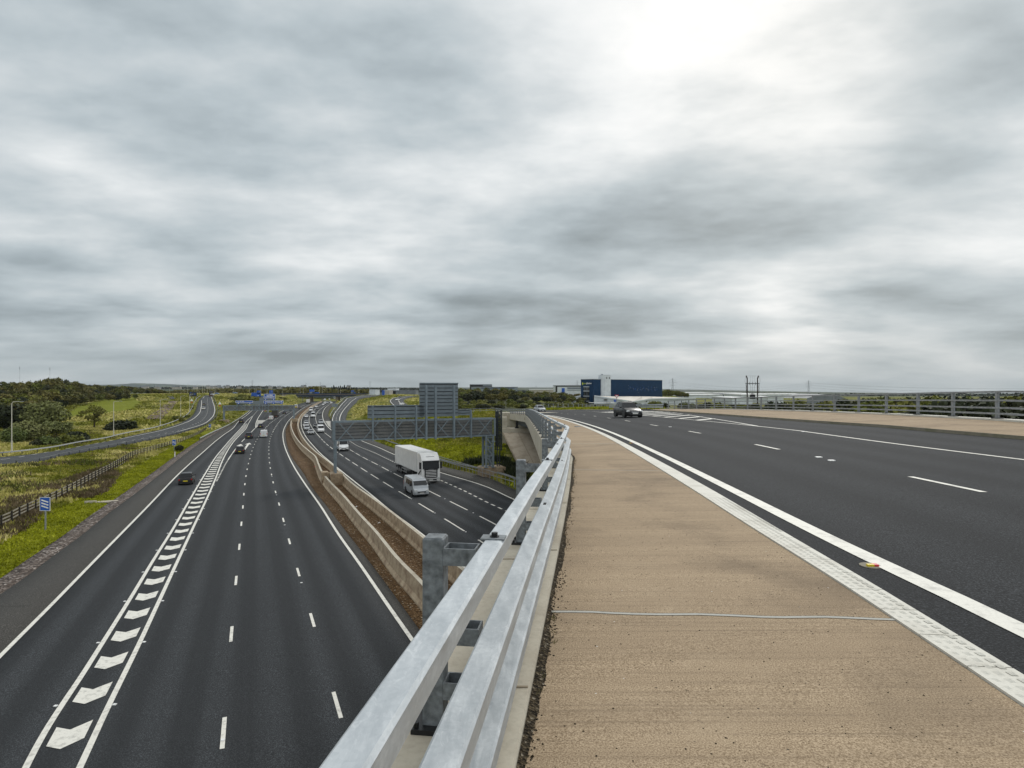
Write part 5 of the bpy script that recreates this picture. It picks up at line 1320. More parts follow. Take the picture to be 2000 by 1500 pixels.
# ================================================================ vehicles
def carbody(L,W_,H,hood,waist,wf,wr,rf,rr,kind):
    """side outline: wf/wr where the glasshouse meets the body, rf/rr its roof ends (x along length, nose at +x)"""
    sill=.20
    st=[(-L/2,waist-.16,.80),(-L/2+.06,waist-.02,.90),(-L/2+.45,waist,.985),(wr,waist+.0,1),(0,waist,1),(wf,waist-.02,1),(wf+.12,hood+.03,.99),(L/2-.75,hood-.06,.96),(L/2-.28,hood-.17,.86),(L/2-.02,hood-.33,.72)]
    V=[];F=[]
    for (x,zt,k) in st:
        w=W_/2*k; V+=[(x,-w*.93,sill),(x,-w,.42),(x,-w,zt-.14),(x,-w*.93,zt),(x,0,zt+.025),(x,w*.93,zt),(x,w,zt-.14),(x,w,.42),(x,w*.93,sill)]
    n=9
    for i in range(len(st)-1):
        for j in range(n-1): F.append((i*n+j,i*n+j+1,i*n+n+j+1,i*n+n+j))
        F.append((i*n+8,i*n,i*n+n,i*n+n+8))
    F.append(tuple(range(n))); F.append(tuple(range((len(st)-1)*n,len(st)*n))[::-1])
    return V,F
def make_vehicle(kind, col, seen, dims=None, far=False, roof=None):
    """seen: 'front' or 'rear' - both ends are built; returns the root, nose along +Y of the local frame"""
    L,W_,H=dims
    P=paint(*col) if isinstance(col,tuple) else PAINT[col]
    root=empty(kind,(0,0,0)); R=Matrix.Rotation(math.pi/2,3,'Z')
    def B(mb,name,mat,par=root,bev=0,sm=False):
        mb.v=[tuple(R@Vector(v)) for v in mb.v]; return mb.build(name,mat,par,smooth=sm,bevel=bev)
    van = kind in('white_van','panel_van','minibus','ambulance')
    r=.34 if van else .315
    if not van:
        suv=H>1.6
        hood=.62*H-.02 if not suv else .60*H; waist=.63*H
        wf=L*.17; wr=-L*.5+(.42 if kind!='saloon_car' else .95); rf=L*.02; rr=-L*.5+(.78 if kind!='saloon_car' else 1.35)
        if kind=='estate_car': wr=-L*.5+.2; rr=-L*.5+.5
        mb=MB(); V,F=carbody(L,W_,H,hood,waist,wf,wr,rf,rr,kind); mb.add(V,F); body=B(mb,'body',P,bev=.035,sm=True)
        zr=H; wb=W_/2*.92; wt=W_/2*.70
        g=MB(); ring=[(wf+.02,wb,waist-.03),(wr-.02,wb,waist-.03),(rr,wt,zr-.07),(rf,wt,zr-.07)]
        # glasshouse: pillars and roof in body colour, panes set into it
        gh=MB()
        a=[(wf,-wb,waist-.05),(wf,wb,waist-.05),(wr,wb,waist-.05),(wr,-wb,waist-.05)]; t=[(rf,-wt,zr-.06),(rf,wt,zr-.06),(rr,wt,zr-.06),(rr,-wt,zr-.06)]
        gh.add(a+t,[(0,1,5,4),(1,2,6,5),(2,3,7,6),(3,0,4,7)])
        gh.add([(rf,-wt,zr-.06),(rf,wt,zr-.06),(rr,wt,zr-.06),(rr,-wt,zr-.06),(rf-.25,-wt*.8,zr),(rf-.25,wt*.8,zr),(rr+.2,wt*.8,zr-.01),(rr+.2,-wt*.8,zr-.01)],[(4,5,6,7),(0,1,5,4),(1,2,6,5),(2,3,7,6),(3,0,4,7)])
        B(gh,'roof',paint(*roof) if roof else P)
        def pane(name,q,ins=.07,out=.012):
            q=[Vector(v) for v in q]; c=sum(q,Vector())/4; n=(q[1]-q[0]).cross(q[3]-q[0]).normalized(); 
            if n.dot(c-Vector((0,0,waist)))<0: n=-n
            q=[v+(c-v).normalized()*ins*1.3+n*out for v in q]; m=MB(); m.add(q,[(0,1,2,3)]); return B(m,name,M['car_glass'])
        pane('windscreen',[a[0],a[1],t[1],t[0]]); pane('rear_window',[a[2],a[3],t[3],t[2]])
        for s in (0,1):
            q=[a[1],a[2],t[2],t[1]] if s else [a[3],a[0],t[0],t[3]]
            xm=(wf+wr)/2-.1
            for seg in ((0,.48),(.52,1)):
                A_,B_,C_,D_=[Vector(v) for v in q]; m=[A_.lerp(B_,seg[0]),A_.lerp(B_,seg[1]),D_.lerp(C_,seg[1]),D_.lerp(C_,seg[0])]
                if not far: pane('side_window',m,.05)
            if far: pane('side_window',q,.07)
        zl=hood-.24; fx=L/2-.14; bx=-L/2+.02
        for s in (-1,1):
            m=MB(); m.box((L/2-.22,s*W_*.36,hood-.24),(.20,W_*.17,.13),taper=.8); B(m,'headlight',M['lamp_clear'],bev=.02 if not far else 0)
            m=MB(); m.box((bx+.02,s*W_*.41,waist-.20),(.10,W_*.085,.17)); B(m,'taillight',M['lamp_red'])
            m=MB(); m.box((wf-.05,s*(W_/2+.08),waist+.04),(.12,.2,.13)); 
            if not far: B(m,'wing_mirror',P,bev=.03)
        m=MB(); m.box((L/2-.06,0,.40),(.16,W_*.62,.2)); m.box((-L/2+.02,0,.33),(.1,W_*.84,.2)); B(m,'bumper_trim',M['trim_black'])
        if not far:
            m=MB(); m.box((L/2-.04,0,hood-.34),(.1,W_*.40,.09)); B(m,'grille',M['trim_black'] if col[0]!='black' else M['rim'])
        m=MB(); m.box((L/2+.025,0,.46),(.03,.52,.12)); B(m,'number_plate',M['plate_white'])
        m=MB(); m.box((-L/2-.035,0,.56 if L<4.2 else .62),(.03,.52,.14)); B(m,'number_plate',M['plate_yellow'])
        ax=(L/2-.82,-L/2+.78)
    else:
        hw=W_/2; box_=kind in('panel_van','white_van')
        nose=.95 if L>5 else .75
        mb=MB(); zc=1.12 if H>2.2 else 1.0
        st=[(-L/2,.3,H-.06,.93),(-L/2+.05,.25,H,.97),(L/2-nose-.75,.25,H,.98),(L/2-nose-.35,.25,H-.10,.96),(L/2-nose+.25,.25,zc+.30,.97),(L/2-.35,.25,zc,.94),(L/2-.05,.3,zc-.30,.84),(L/2,.3,.55,.80)]
        V=[];F=[];n=8
        for (x,z0,z1,k) in st:
            w=hw*k; tz_=.86 if z1>1.5 else .92; V+=[(x,-w*.95,z0),(x,-w,.5),(x,-w*.99,min(z1-.05,1.2)),(x,-w*tz_,z1-.03),(x,w*tz_,z1-.03),(x,w*.99,min(z1-.05,1.2)),(x,w,.5),(x,w*.95,z0)]
        for i in range(len(st)-1):
            for j in range(n): F.append((i*n+j,i*n+(j+1)%n,i*n+n+(j+1)%n,i*n+n+j))
        F.append(tuple(range(n))); F.append(tuple(range((len(st)-1)*n,len(st)*n))[::-1]); mb.add(V,F); B(mb,'body',P,bev=.04)
        m=MB(); x0,x1=L/2-nose-.33,L/2-nose+.22; z0,z1=H-.18,zc+.36
        m.add([(x0+.02,-hw*.80,z0),(x0+.02,hw*.80,z0),(x1+.045,hw*.86,z1),(x1+.045,-hw*.86,z1)],[(0,1,2,3)]); B(m,'windscreen',M['car_glass'])
        for s in (-1,1):
            xs=L/2-nose-.45; m=MB(); yy=lambda z:s*(hw*.98-(z-1.2)/(H-1.2)*hw*.11+.012)
            m.add([(xs,yy(H-.25),H-.25),(xs+.45,yy(1.45),1.35 if zc>1.05 else 1.2),(xs-.75,yy(1.3),1.28),(xs-.75,yy(H-.25),H-.25)],[(0,1,2,3)]); B(m,'side_window',M['car_glass'])
            if kind=='minibus':
                for q in ((-.85,-1.65),(-1.75,-2.5)):
                    m=MB(); m.add([(xs+q[0],yy(H-.25),H-.25),(xs+q[0],yy(1.2),1.2),(xs+q[1],yy(1.2),1.2),(xs+q[1],yy(H-.25),H-.25)],[(0,1,2,3)]); B(m,'side_window',M['car_glass'])
            m=MB(); m.box((L/2-.13,s*hw*.68,zc-.25),(.22,.32,.22)); B(m,'headlight',M['lamp_clear'],bev=.03)
            m=MB(); m.box((-L/2-.01,s*hw*.88,1.05),(.06,.14,.5)); B(m,'taillight',M['lamp_red'])
            m=MB(); m.box((L/2-nose-.1,s*(hw+.14),1.35),(.14,.24,.3)); B(m,'wing_mirror',M['trim_black'],bev=.03)
            m=MB(); m.box((-L/2-.012,s*hw*.42,H*.70),(.02,hw*.68,H*.22))
            if kind!='panel_van': B(m,'rear_window',M['car_glass'])
        m=MB(); m.box((L/2-.01,0,.42),(.12,hw*1.66,.2)); m.box((-L/2,0,.40),(.12,hw*1.86,.2)); B(m,'bumper',M['trim_black'] if H>2.1 else P)
        m=MB(); m.box((L/2-.04,0,zc-.42),(.1,hw*1.0,.16)); B(m,'grille',M['trim_black'])
        m=MB(); m.box((L/2+.06,0,.48),(.03,.52,.12)); B(m,'number_plate',M['plate_white'])
        m=MB(); m.box((-L/2-.07,-.0,.60),(.03,.52,.13)); B(m,'number_plate',M['plate_yellow'])
        if kind=='panel_van' : m=MB(); m.box((-L/2-.012,0,H*.5),(.015,.02,H*.8)); B(m,'door_gap',M['trim_black'])
        if kind=='ambulance': m=MB(); m.box((L/2-.03,0,.8),(.14,hw*1.7,.5)); B(m,'front_stripe',M['sign_yellow']); m=MB(); m.box((-L/2-.0,0,.85),(.05,hw*1.7,.7)); B(m,'rear_stripe',M['sign_yellow'])
        ax=(L/2-.95,-L/2+1.1)
    for x in ax:
        for s in (-1,1):
            m=MB(); m.tube((x,s*(W_/2-.02),r),(x,s*(W_/2-.24),r),r,r,14); m.box((x,s*(W_/2-.12),r+.08),(2*r+.14,.22,r*1.35)) if False else None
            w=B(m,'wheel',M['rubber'])
            if not far:
                m=MB(); m.tube((x,s*(W_/2-.015),r),(x,s*(W_/2-.03),r),r*.62,r*.62,10); B(m,'rim',M['rim'],w)
            m=MB(); m.tube((x,s*(W_/2+.006),r+.03),(x,s*(W_/2-.05),r+.03),r+.06,r+.06,14)
            if not far: B(m,'wheel_arch',M['trim_black'])
    return root
def heading(c,Y,s=1):
    d=(float(c.X(Y+3))-float(c.X(Y-3)))/6; return math.atan2(-d,1)
VEH={}
DIM={'hatchback_car':(4.0,1.74,1.49),'saloon_car':(4.5,1.8,1.44),'estate_car':(4.5,1.8,1.5),'suv_car':(4.5,1.86,1.68),'white_van':(5.6,2.05,2.35),'panel_van':(4.9,1.96,2.0),'minibus':(4.9,1.9,1.96),'ambulance':(5.8,2.05,2.5)}
def place(kind,col,px,py,zf,curve,away,label,far=False,group=None,scale=1,dims=None,rz=None,roof=None):
    p=unp(px,py,zf) if callable(zf) else unps(px,py,zf)
    key=(kind,col[0],far,dims)
    if key in VEH: o=copy_tree(VEH[key])
    else:
        o=make_vehicle(kind,col,'front',dims or DIM[kind],far,roof); VEH[key]=o
    L=(dims or DIM[kind])[0]
    a=heading(curve,p[1]) if rz is None else rz
    if not away: a+=math.pi
    # the traced row is where the nearer bumper meets the road
    dirv=Vector((-math.sin(a),math.cos(a),0)); c=Vector(p)+ (dirv*(L/2) if away else -dirv*(L/2))
    z=float(zf(c.x,c.y)) if callable(zf) else p[2]
    o.location=(c.x,c.y,z+.01); o.rotation_euler=(0,0,a)
    if not callable(zf):
        pass
    tag(o,label,{'hatchback_car':'car','saloon_car':'car','estate_car':'car','suv_car':'car','white_van':'van','panel_van':'van','minibus':'van','ambulance':'van'}[kind],group)
    return o
BLK=('black',(.010,.010,.011)); WHT=('white',(.82,.82,.81)); SIL=('silver',(.40,.42,.44),.28,.35); GRY=('grey',(.11,.115,.12),.28,.3); DBL=('dark_blue',(.012,.02,.045)); LBL=('pale_blue',(.16,.25,.42)); CHR=('charcoal',(.03,.032,.035)); SLW=('pale_silver',(.55,.57,.58),.28,.2); ORG=('bronze',(.10,.045,.02))
GL='traffic driving away on the left carriageway'; GR_='traffic coming towards the bridge on the right carriageway'; GS='traffic on the slip roads'
place('hatchback_car',BLK,362,947.5,zm,L1,True,'black hatchback alone in the lane left of the white chevrons, nearest on that side',group=GL)
place('hatchback_car',BLK,468,886.8,zm,LE,True,'black hatchback beside the painted white arrows',group=GL)
place('suv_car',CHR,485.6,857,zm,LE,True,'dark car ahead of the arrows, left of the boxy white van',group=GL)
place('panel_van',WHT,515,854.6,zm,LA,True,'boxy white panel van seen from behind in the middle lane',group=GL)
place('hatchback_car',DBL,508.5,835.8,zm,LE,True,'dark car at the tip of the hatched nose paving',group=GL)
place('panel_van',WHT,529,820.6,zm,LA,True,'small white van close behind the dark lorry under the gantry',group=GL,dims=(4.3,1.8,1.85))
place('suv_car',CHR,471,826.6,zm,L1,True,'dark car in the exit lane below the left end of the blue-signed gantry',group=GL)
place('hatchback_car',DBL,555,808.8,zm,LA,True,'dark blue car just right of the dark lorry',group=GL)
place('hatchback_car',CHR,567,802.6,zm,LB,True,'dark car half hidden behind the right end of the blue-signed gantry',True,GL)
place('ambulance',WHT,577.5,797.4,zm,LA,True,'white and yellow van just right of the gantry end',False,GL)
place('saloon_car',GRY,585,798.4,zm,LB,True,'grey car beside the white and yellow van',True,GL)
place('hatchback_car',CHR,605,789.6,zm,LB,True,'dark car tucked beside the distant white box lorry',True,GL)
place('hatchback_car',GRY,629,782.3,zm,LC,True,'grey car at the foot of the distant gantry, farthest on the left carriageway',True,GL)
# oncoming
place('minibus',SIL,824,970.5,zm,R2,False,'silver minibus in front of the white lorry',group=GR_)
place('white_van',WHT,672,881.5,zm,R2,False,'white van directly under the near gantry beside its left leg',group=GR_)
place('saloon_car',SLW,607.5,849.4,zm,R1,False,'pale silver saloon nearest the bridge in the lane by the concrete barrier',group=GR_)
place('suv_car',SIL,599.5,841,zm,R1,False,'silver car between the pale saloon and the white car behind it in the barrier lane',group=GR_)
place('suv_car',WHT,598,835.4,zm,R1,False,'white car third in the queue in the lane by the concrete barrier',group=GR_)
place('estate_car',SIL,598.6,829,zm,R1,False,'silver car mostly hidden behind the white third car in the barrier lane',group=GR_)
place('white_van',WHT,627.4,845.6,zm,R2,False,'white van nearest the bridge in the middle lane left of the gantry leg',group=GR_)
place('saloon_car',GRY,617.5,835.6,zm,R2,False,'grey saloon just behind and left of the nearer white middle-lane van',group=GR_)
place('suv_car',SIL,627.3,828.6,zm,R3,False,'silver car beside the hatched merge paving',group=GR_)
place('hatchback_car',WHT,598.3,816,zm,R1,False,'white car alone in the barrier lane, level with the tall white van',group=GR_)
place('white_van',WHT,611.6,815.8,zm,R2,False,'tall white van in the middle lane, level with the lone white car',group=GR_,dims=(5.8,2.05,2.6))
place('hatchback_car',GRY,624.3,809.4,zm,R3,False,'dark silver car ahead of the grass wedge in the outer lane',group=GR_)
place('white_van',WHT,607.3,803.8,zm,R1,False,'white van on the bend close against the concrete barrier',group=GR_)
place('hatchback_car',WHT,617.3,796,zm,R1,False,'small white car just beyond the white van on the bend',True,GR_)
place('hatchback_car',GRY,620,799.6,zm,R2,False,'grey car just right of the small white car on the bend',True,GR_)
place('hatchback_car',WHT,631,791.6,zm,R1,False,'white car below the cluster of distant white vans',True,GR_)
place('white_van',WHT,634.2,789.4,zm,R1,False,'white van at the left of the distant cluster',True,GR_)
place('white_van',SIL,638.8,788,zm,R2,False,'silver van at the middle of the distant cluster',True,GR_)
place('hatchback_car',GRY,642.8,789.8,zm,R2,False,'grey car in front of the distant silver van',True,GR_)
place('hatchback_car',WHT,646.8,788,zm,R3,False,'white car at the right of the distant cluster',True,GR_)
place('hatchback_car',SIL,644.4,785.4,zm,R2,False,'silver car at the back of the distant cluster',True,GR_)
place('white_van',WHT,634,782.6,zm,LC,False,'white van beyond the right leg of the distant gantry',True,GR_)
place('hatchback_car',WHT,643,780.5,zm,LC,False,'white car between the two piers of the far bridge',True,GR_)
place('hatchback_car',LBL,662,783.6,zm,R2,False,'pale blue car under the right part of the far bridge',True,GR_)
place('white_van',WHT,666.8,782.4,zm,R3,False,'white van under the right part of the far bridge',True,GR_)
# slip roads
place('hatchback_car',WHT,397,800.5,ZS,SLc,True,'white car climbing the left slip road, nearer of the pair',group=GS)
place('hatchback_car',GRY,398.4,791.8,ZS,SLc,True,'grey car climbing the left slip road, farther of the pair',group=GS)
def zsimple(z): return lambda X,Y: z
place('hatchback_car',SLW,417.8,772,zsimple(-6.55),SLc,False,'pale silver car at the top of the left slip road',True,GS,rz=.9)
place('hatchback_car',LBL,428,770.3,zsimple(-6.45),SLc,False,'pale blue car on the roundabout beyond the left slip road',True,GS,rz=1.3)
place('hatchback_car',LBL,463.5,768.8,zsimple(-6.2),SLc,False,'pale blue car far along the roundabout above the bank',True,GS,rz=1.5)
LOOP=[(773.8,782.4,WHT,'white car on the distant loop road left of the tall sign board'),(778.6,777.6,GRY,'grey car at the top of the distant loop road'),(782.2,791.5,WHT,'white car on the loop road just above the sign board')]
for (x,y,c,l) in LOOP: place('hatchback_car',c,x,y,lambda X,Y: max(float(LPl.z(Y)),tz1(X,Y))+.06,SLc,False,l,True,GS,rz=-.15)
# bridge
place('hatchback_car',BLK,1241,815.8,zb,DL,False,'glossy black hatchback driving towards the camera on the bridge road',dims=(4.0,1.74,1.5),rz=.16)
place('suv_car',SIL,1060.5,804.4,zb,DL,False,'silver car far along the bridge road near the bend of the parapet',rz=.30)

# lorries
def lorry(label,px,py,curve,away,kind):
    p=unp(px,py,zm); root=empty('lorry',(0,0,0)); R=Matrix.Rotation(math.pi/2,3,'Z')
    def B(mb,name,mat,par=root,bev=0):
        mb.v=[tuple(R@Vector(v)) for v in mb.v]; return mb.build(name,mat,par,bevel=bev)
    W_=2.5
    if kind=='artic':
        L=16.5; n=L/2; WP=paint('lorry_white',(.84,.83,.81),.3)
        # cab
        b=MB(); st=[(n-2.35,.9,3.75,1.0),(n-2.2,.9,3.95,1.0),(n-1.2,.75,3.98,.98),(n-.55,.62,3.60,.97),(n-.22,.55,3.15,.98),(n-.10,.5,2.9,.985),(n-.02,.45,1.9,.985),(n,.32,1.2,.98),(n-.03,.30,.5,.96)]
        V=[];F=[]
        for (x,z0,z1,k) in st: w=W_/2*k; V+=[(x,-w,z0),(x,-w,z1-.08),(x,-w+.1,z1),(x,w-.1,z1),(x,w,z1-.08),(x,w,z0)]
        for i in range(len(st)-1):
            for j in range(6): F.append((i*6+j,i*6+(j+1)%6,i*6+6+(j+1)%6,i*6+6+j))
        F+= [tuple(range(6)),tuple(range((len(st)-1)*6,len(st)*6))[::-1]]; b.add(V,F); cab=B(b,'cab',WP,bev=.03)
        b=MB(); b.add([(n+.005,-1.13,1.92),(n+.005,1.13,1.92),(n-.065,1.12,2.86),(n-.065,-1.12,2.86)],[(0,1,2,3)]); B(b,'windscreen',M['car_glass'],cab)
        b=MB(); b.box((n-.1,0,2.92),(.3,2.3,.13)); B(b,'sun_visor',M['trim_black'],cab)
        b=MB()
        b.box((n+.012,0,1.32),(.05,1.75,1.22)); b.box((n+.01,0,.48),(.06,1.5,.16)); B(b,'grille',M['trim_black'],cab)
        for z in (1.70,1.50,1.30,1.10,.90): b=MB(); b.box((n+.045,0,z),(.04,1.45,.07)); B(b,'grille_bar',WP,cab)
        b=MB(); b.box((n+.035,0,1.84),(.05,1.9,.14)); B(b,'badge_panel',M['trim_black'],cab)
        b=MB(); b.box((n-.50,0,3.38),(.10,1.15,.26)); B(b,'header_board',M['steel_dark'],cab)
        for s in (-1,1):
            b=MB(); b.box((n-.0,s*.98,.68),(.12,.42,.26)); B(b,'headlight',M['lamp_clear'],cab)
            b=MB(); b.box((n-.48,s*.92,3.36),(.12,.26,.14)); B(b,'roof_light',M['lamp_clear'],cab)
            b=MB(); b.box((n-.15,s*1.42,2.35),(.18,.22,.85)); B(b,'mirror',M['trim_black'],cab)
            b=MB(); b.add([(n-.35,s*1.262,1.9),(n-1.3,s*1.262,1.9),(n-1.3,s*1.262,2.75),(n-.45,s*1.262,2.75)],[(0,1,2,3)]); B(b,'side_window',M['car_glass'],cab)
            b=MB(); b.bar((n-.5,s*1.27,1.7),(n-1.9,s*1.27,1.0),.03,.2); B(b,'cab_step_trim',M['trim_black'],cab)
        b=MB(); b.box((n-.0,0,.45),(.1,.52,.12)); B(b,'number_plate',M['plate_white'],cab)
        cu=bpy.data.curves.new('maker_lettering','FONT'); cu.body='SCANIA'; cu.size=.20; cu.align_x='CENTER'; cu.extrude=.004; cu.materials.append(M['rim'])
        to_=bpy.data.objects.new('tmp_text',cu); COL.objects.link(to_); dg=bpy.context.evaluated_depsgraph_get(); dg.update(); me_=bpy.data.meshes.new_from_object(to_.evaluated_get(dg)); me_.name='maker_lettering'; bpy.data.objects.remove(to_)
        o=bpy.data.objects.new('maker_lettering',me_); COL.objects.link(o); o.parent=cab; v=R@Vector((n+.066,0,1.77)); o.location=v; o.rotation_euler=(math.pi/2,0,math.pi)
        b=MB(); b.box((-1.25,0,2.62),(13.6,W_,2.68)); tr=B(b,'trailer_box',paint('trailer_white',(.80,.79,.76),.45),bev=.03)
        b=MB(); b.box((5.75,0,3.35),(.5,1.5,.7)); B(b,'fridge_unit',M['trim_black'],tr)
        b=MB()
        for s in (-1,1): b.box((-1.25,s*1.26,1.30),(13.5,.02,.08)); 
        for s in (-1,1):
            for x in (-8.0,5.5): b.box((x,s*1.262,2.6),(.06,.02,2.6))
        B(b,'edge_trim',M['rim'],tr)
        b=MB(); b.box((-1.3,0,1.12),(13.2,1.1,.25)); b.box((-8.0,0,.75),(.15,2.3,.3)); B(b,'chassis',M['trim_black'])
        b=MB()
        for s in (-1,1):
            for z in (.55,.95): b.box((-2.1,s*1.22,z),(3.0,.04,.10))
            for x in (-3.6,-.6): b.box((x,s*1.22,.75),(.1,.04,.5))
        B(b,'side_guard',M['rim'])
        axs=[(n-1.45,.5),(3.2,.5),(-4.0,.5),(-5.3,.5),(-6.6,.5)]
    elif kind=='curtain':
        L=12; n=L/2; b=MB(); b.box((-.6,0,2.6),(10.4,2.5,2.9)); tr=B(b,'box_body',paint('lorry_dark',(.028,.026,.025),.5),bev=.02)
        b=MB(); b.box((-n+.18,0,2.4),(.05,2.2,2.3)); B(b,'rear_door',paint('door_dark',(.055,.05,.04),.6),tr)
        b=MB(); b.box((-n+.16,0,4.02),(.1,2.5,.12)); B(b,'roof_edge',M['rim'],tr)
        b=MB(); b.box((n-.9,0,1.9),(1.8,2.4,2.8)); B(b,'cab',paint('lorry_dark',(.028,.026,.025),.5),bev=.1)
        for s in (-1,1): b=MB(); b.box((-n+.12,s*.95,.95),(.06,.3,.16)); B(b,'taillight',M['lamp_red'])
        b=MB(); b.box((-n+.2,0,.75),(.15,2.3,.25)); b.box((0,0,1.0),(10,.9,.25)); B(b,'chassis',M['rust']); axs=[(n-1.2,.5),(-2.4,.5),(-3.7,.5)]
    else:
        L=9; n=L/2; b=MB(); b.box((-.9,0,2.35),(7.0,2.45,2.7)); B(b,'box_body',paint('trailer_white',(.80,.79,.76),.45),bev=.03)
        b=MB(); b.box((n-1.0,0,1.65),(1.9,2.2,2.2)); cab=B(b,'cab',paint('lorry_white',(.84,.83,.81),.3),bev=.12)
        b=MB(); b.box((n-.04,0,2.1),(.06,1.9,.8)); B(b,'windscreen',M['car_glass'],cab)
        b=MB(); b.box((0,0,.85),(8,1.0,.25)); b.box((-n+.1,0,.7),(.15,2.2,.3)); B(b,'chassis',M['trim_black'])
        for s in (-1,1): b=MB(); b.box((-n+.08,s*.95,.9),(.06,.3,.16)); B(b,'taillight',M['lamp_red'])
        axs=[(n-1.1,.48),(-2.5,.48)]
    for x,r in axs:
        for s in (-1,1):
            b=MB(); b.tube((x,s*1.24,r),(x,s*.92,r),r,r,14); w=B(b,'wheel',M['rubber'])
            if kind=='artic': b=MB(); b.tube((x,s*1.245,r),(x,s*1.2,r),r*.55,r*.5,10); B(b,'rim',M['rim'],w)
    a=heading(curve,p[1])+(0 if away else math.pi); d=Vector((-math.sin(a),math.cos(a),0)); c=Vector(p)+(d if away else -d)*(L/2)
    if abs(c.y-p[1])>0: 
        X=c.x
    root.location=(c.x,c.y,float(zm(c.x,c.y))+.01); sl_=(float(zm(0,c.y+6))-float(zm(0,c.y-6)))/12
    root.rotation_euler=(math.atan(sl_)*(1 if away else -1),0,a)
    tag(root,label,'lorry'); return root
lorry('white articulated refrigerated lorry behind the silver minibus',842,944.5,R3,False,'artic')
lorry('dark box lorry seen from behind under the blue-signed gantry',536,816.6,LE,True,'curtain')
lorry('distant white box lorry on the left carriageway beyond the gantry',601,788.4,LA,True,'box')
lorry('distant white box lorry passing between the piers of the far bridge',653.5,779.4,LC,False,'box')
# dark lorry at the top of the left slip
p=unps(404,775); o=copy_tree([q for q in bpy.data.objects if q.get('label')=='dark box lorry seen from behind under the blue-signed gantry'][0])
o.location=(p[0],p[1]+6,p[2]+.1); o.rotation_euler=(0,0,heading(SLc,p[1]-20)); tag(o,'black box lorry at the crest of the left slip road','lorry')
# ================================================================ trees
def crown_mesh(name, lobes, n, size, seed, flat=.8):
    """leaf clumps spread through overlapping lobes; lobes: (x,y,z, rx,ry,rz)"""
    r=np.random.default_rng(seed); L=np.array(lobes,float); vol=(L[:,3]*L[:,4]*L[:,5])**.67; k=r.choice(len(L),n,p=vol/vol.sum())
    d=r.normal(size=(n,3)); d/=np.linalg.norm(d,axis=1)[:,None]
    rad=r.random(n)**.28*(1+.16*r.normal(size=n)*(r.random(n)<.35))
    c=L[k,:3]+d*L[k,3:]*rad[:,None]
    # leaves face roughly outwards
    nrm=d+.75*r.normal(size=(n,3)); nrm/=np.linalg.norm(nrm,axis=1)[:,None]
    t=np.cross(nrm,r.normal(size=(n,3))); t/=np.linalg.norm(t,axis=1)[:,None]; b=np.cross(nrm,t)
    s=size*(.5+.9*r.random(n))[:,None]; q=r.random((n,4,1))*.5+.75
    V=np.stack([c-t*s*q[:,0]-b*s*flat*.6,c+t*s*.55*q[:,1]-b*s*flat*q[:,1],c+t*s*q[:,2]+b*s*flat*.5+nrm*s*.35,c-t*s*.5+b*s*flat*q[:,3]],1).reshape(-1,3)
    return V,np.arange(4*n).reshape(-1,4)
def trunk_mb(H,r0,limbs,seed,spread=.35,start=.25):
    R_=random.Random(seed); b=MB(); p=Vector((0,0,-.5)); q=Vector((R_.uniform(-.2,.2),R_.uniform(-.2,.2),H*.45)); b.tube(p,q,r0,r0*.62,7)
    q2=q+Vector((R_.uniform(-.3,.3),R_.uniform(-.3,.3),H*.4)); b.tube(q,q2,r0*.62,r0*.2,6)
    for i in range(limbs):
        a=i*2.4+R_.random(); z=H*(start+(.85-start)*i/limbs); s=Vector((0,0,z)); e=s+Vector((math.cos(a),math.sin(a),.75))*H*spread*R_.uniform(.7,1.1); m=s.lerp(e,.5)+Vector((0,0,-H*.02))
        b.tube(s,m,r0*.4,r0*.25,5); b.tube(m,e,r0*.25,r0*.06,5)
    return b
TREES={}
def tree_proto(kind, name, H, W_, n, size, seed, leaf, shape='round', trunk=.25, limbs=6):
    r=random.Random(seed); lobes=[]
    if shape=='round':
        for i in range(11):
            a=r.random()*6.28; rr=W_*.30*r.random()**.5; z=H*(.36+.44*r.random()); k=1-.45*abs(z/H-.55)*2
            lobes.append((rr*math.cos(a)*1.2,rr*math.sin(a)*1.2,z,W_*.24*k*r.uniform(.8,1.2),W_*.24*k*r.uniform(.8,1.2),H*.15*r.uniform(.8,1.25)))
        lobes.append((0,0,H*.78,W_*.22,W_*.22,H*.19)); lobes.append((0,0,H*.5,W_*.38,W_*.38,H*.30))
    elif shape=='bush':
        for i in range(9):
            a=r.random()*6.28; rr=W_*.32*r.random()**.5; z=H*(.22+.42*r.random()); lobes.append((rr*math.cos(a),rr*math.sin(a),z,W_*.22*r.uniform(.8,1.2),W_*.22*r.uniform(.8,1.2),H*.24*r.uniform(.8,1.2)))
        lobes.append((0,0,H*.36,W_*.36,W_*.36,H*.36))
    elif shape=='cone':
        for i in range(9):
            t=i/8; lobes.append((r.uniform(-.2,.2),r.uniform(-.2,.2),H*(.14+.80*t),W_*.5*(1-t)*.92+.25,W_*.5*(1-t)*.92+.25,H*.075))
    elif shape=='open':
        for i in range(22):
            a=r.random()*6.28; rr=W_*.42*(.15+.85*r.random()); z=H*(.30+.62*r.random()); lobes.append((rr*math.cos(a)*(1.15-abs(z/H-.6)),rr*math.sin(a)*(1.15-abs(z/H-.6)),z,W_*.13*r.uniform(.7,1.3),W_*.13*r.uniform(.7,1.3),H*.085*r.uniform(.8,1.3)))
    V,Fc=crown_mesh(name,lobes,n,size,seed); V[:,2]=np.maximum(V[:,2],.05)
    root=empty(name,(0,0,-500)); 
    tb=trunk_mb(H*.95,trunk*.5,limbs,seed,.28 if shape!='open' else .40,.3).build('trunk',M['bark'],root)
    np_obj('crown',V,Fc,M[leaf],root)
    TREES[kind]=root; root['H']=H; return root
used_t=set()
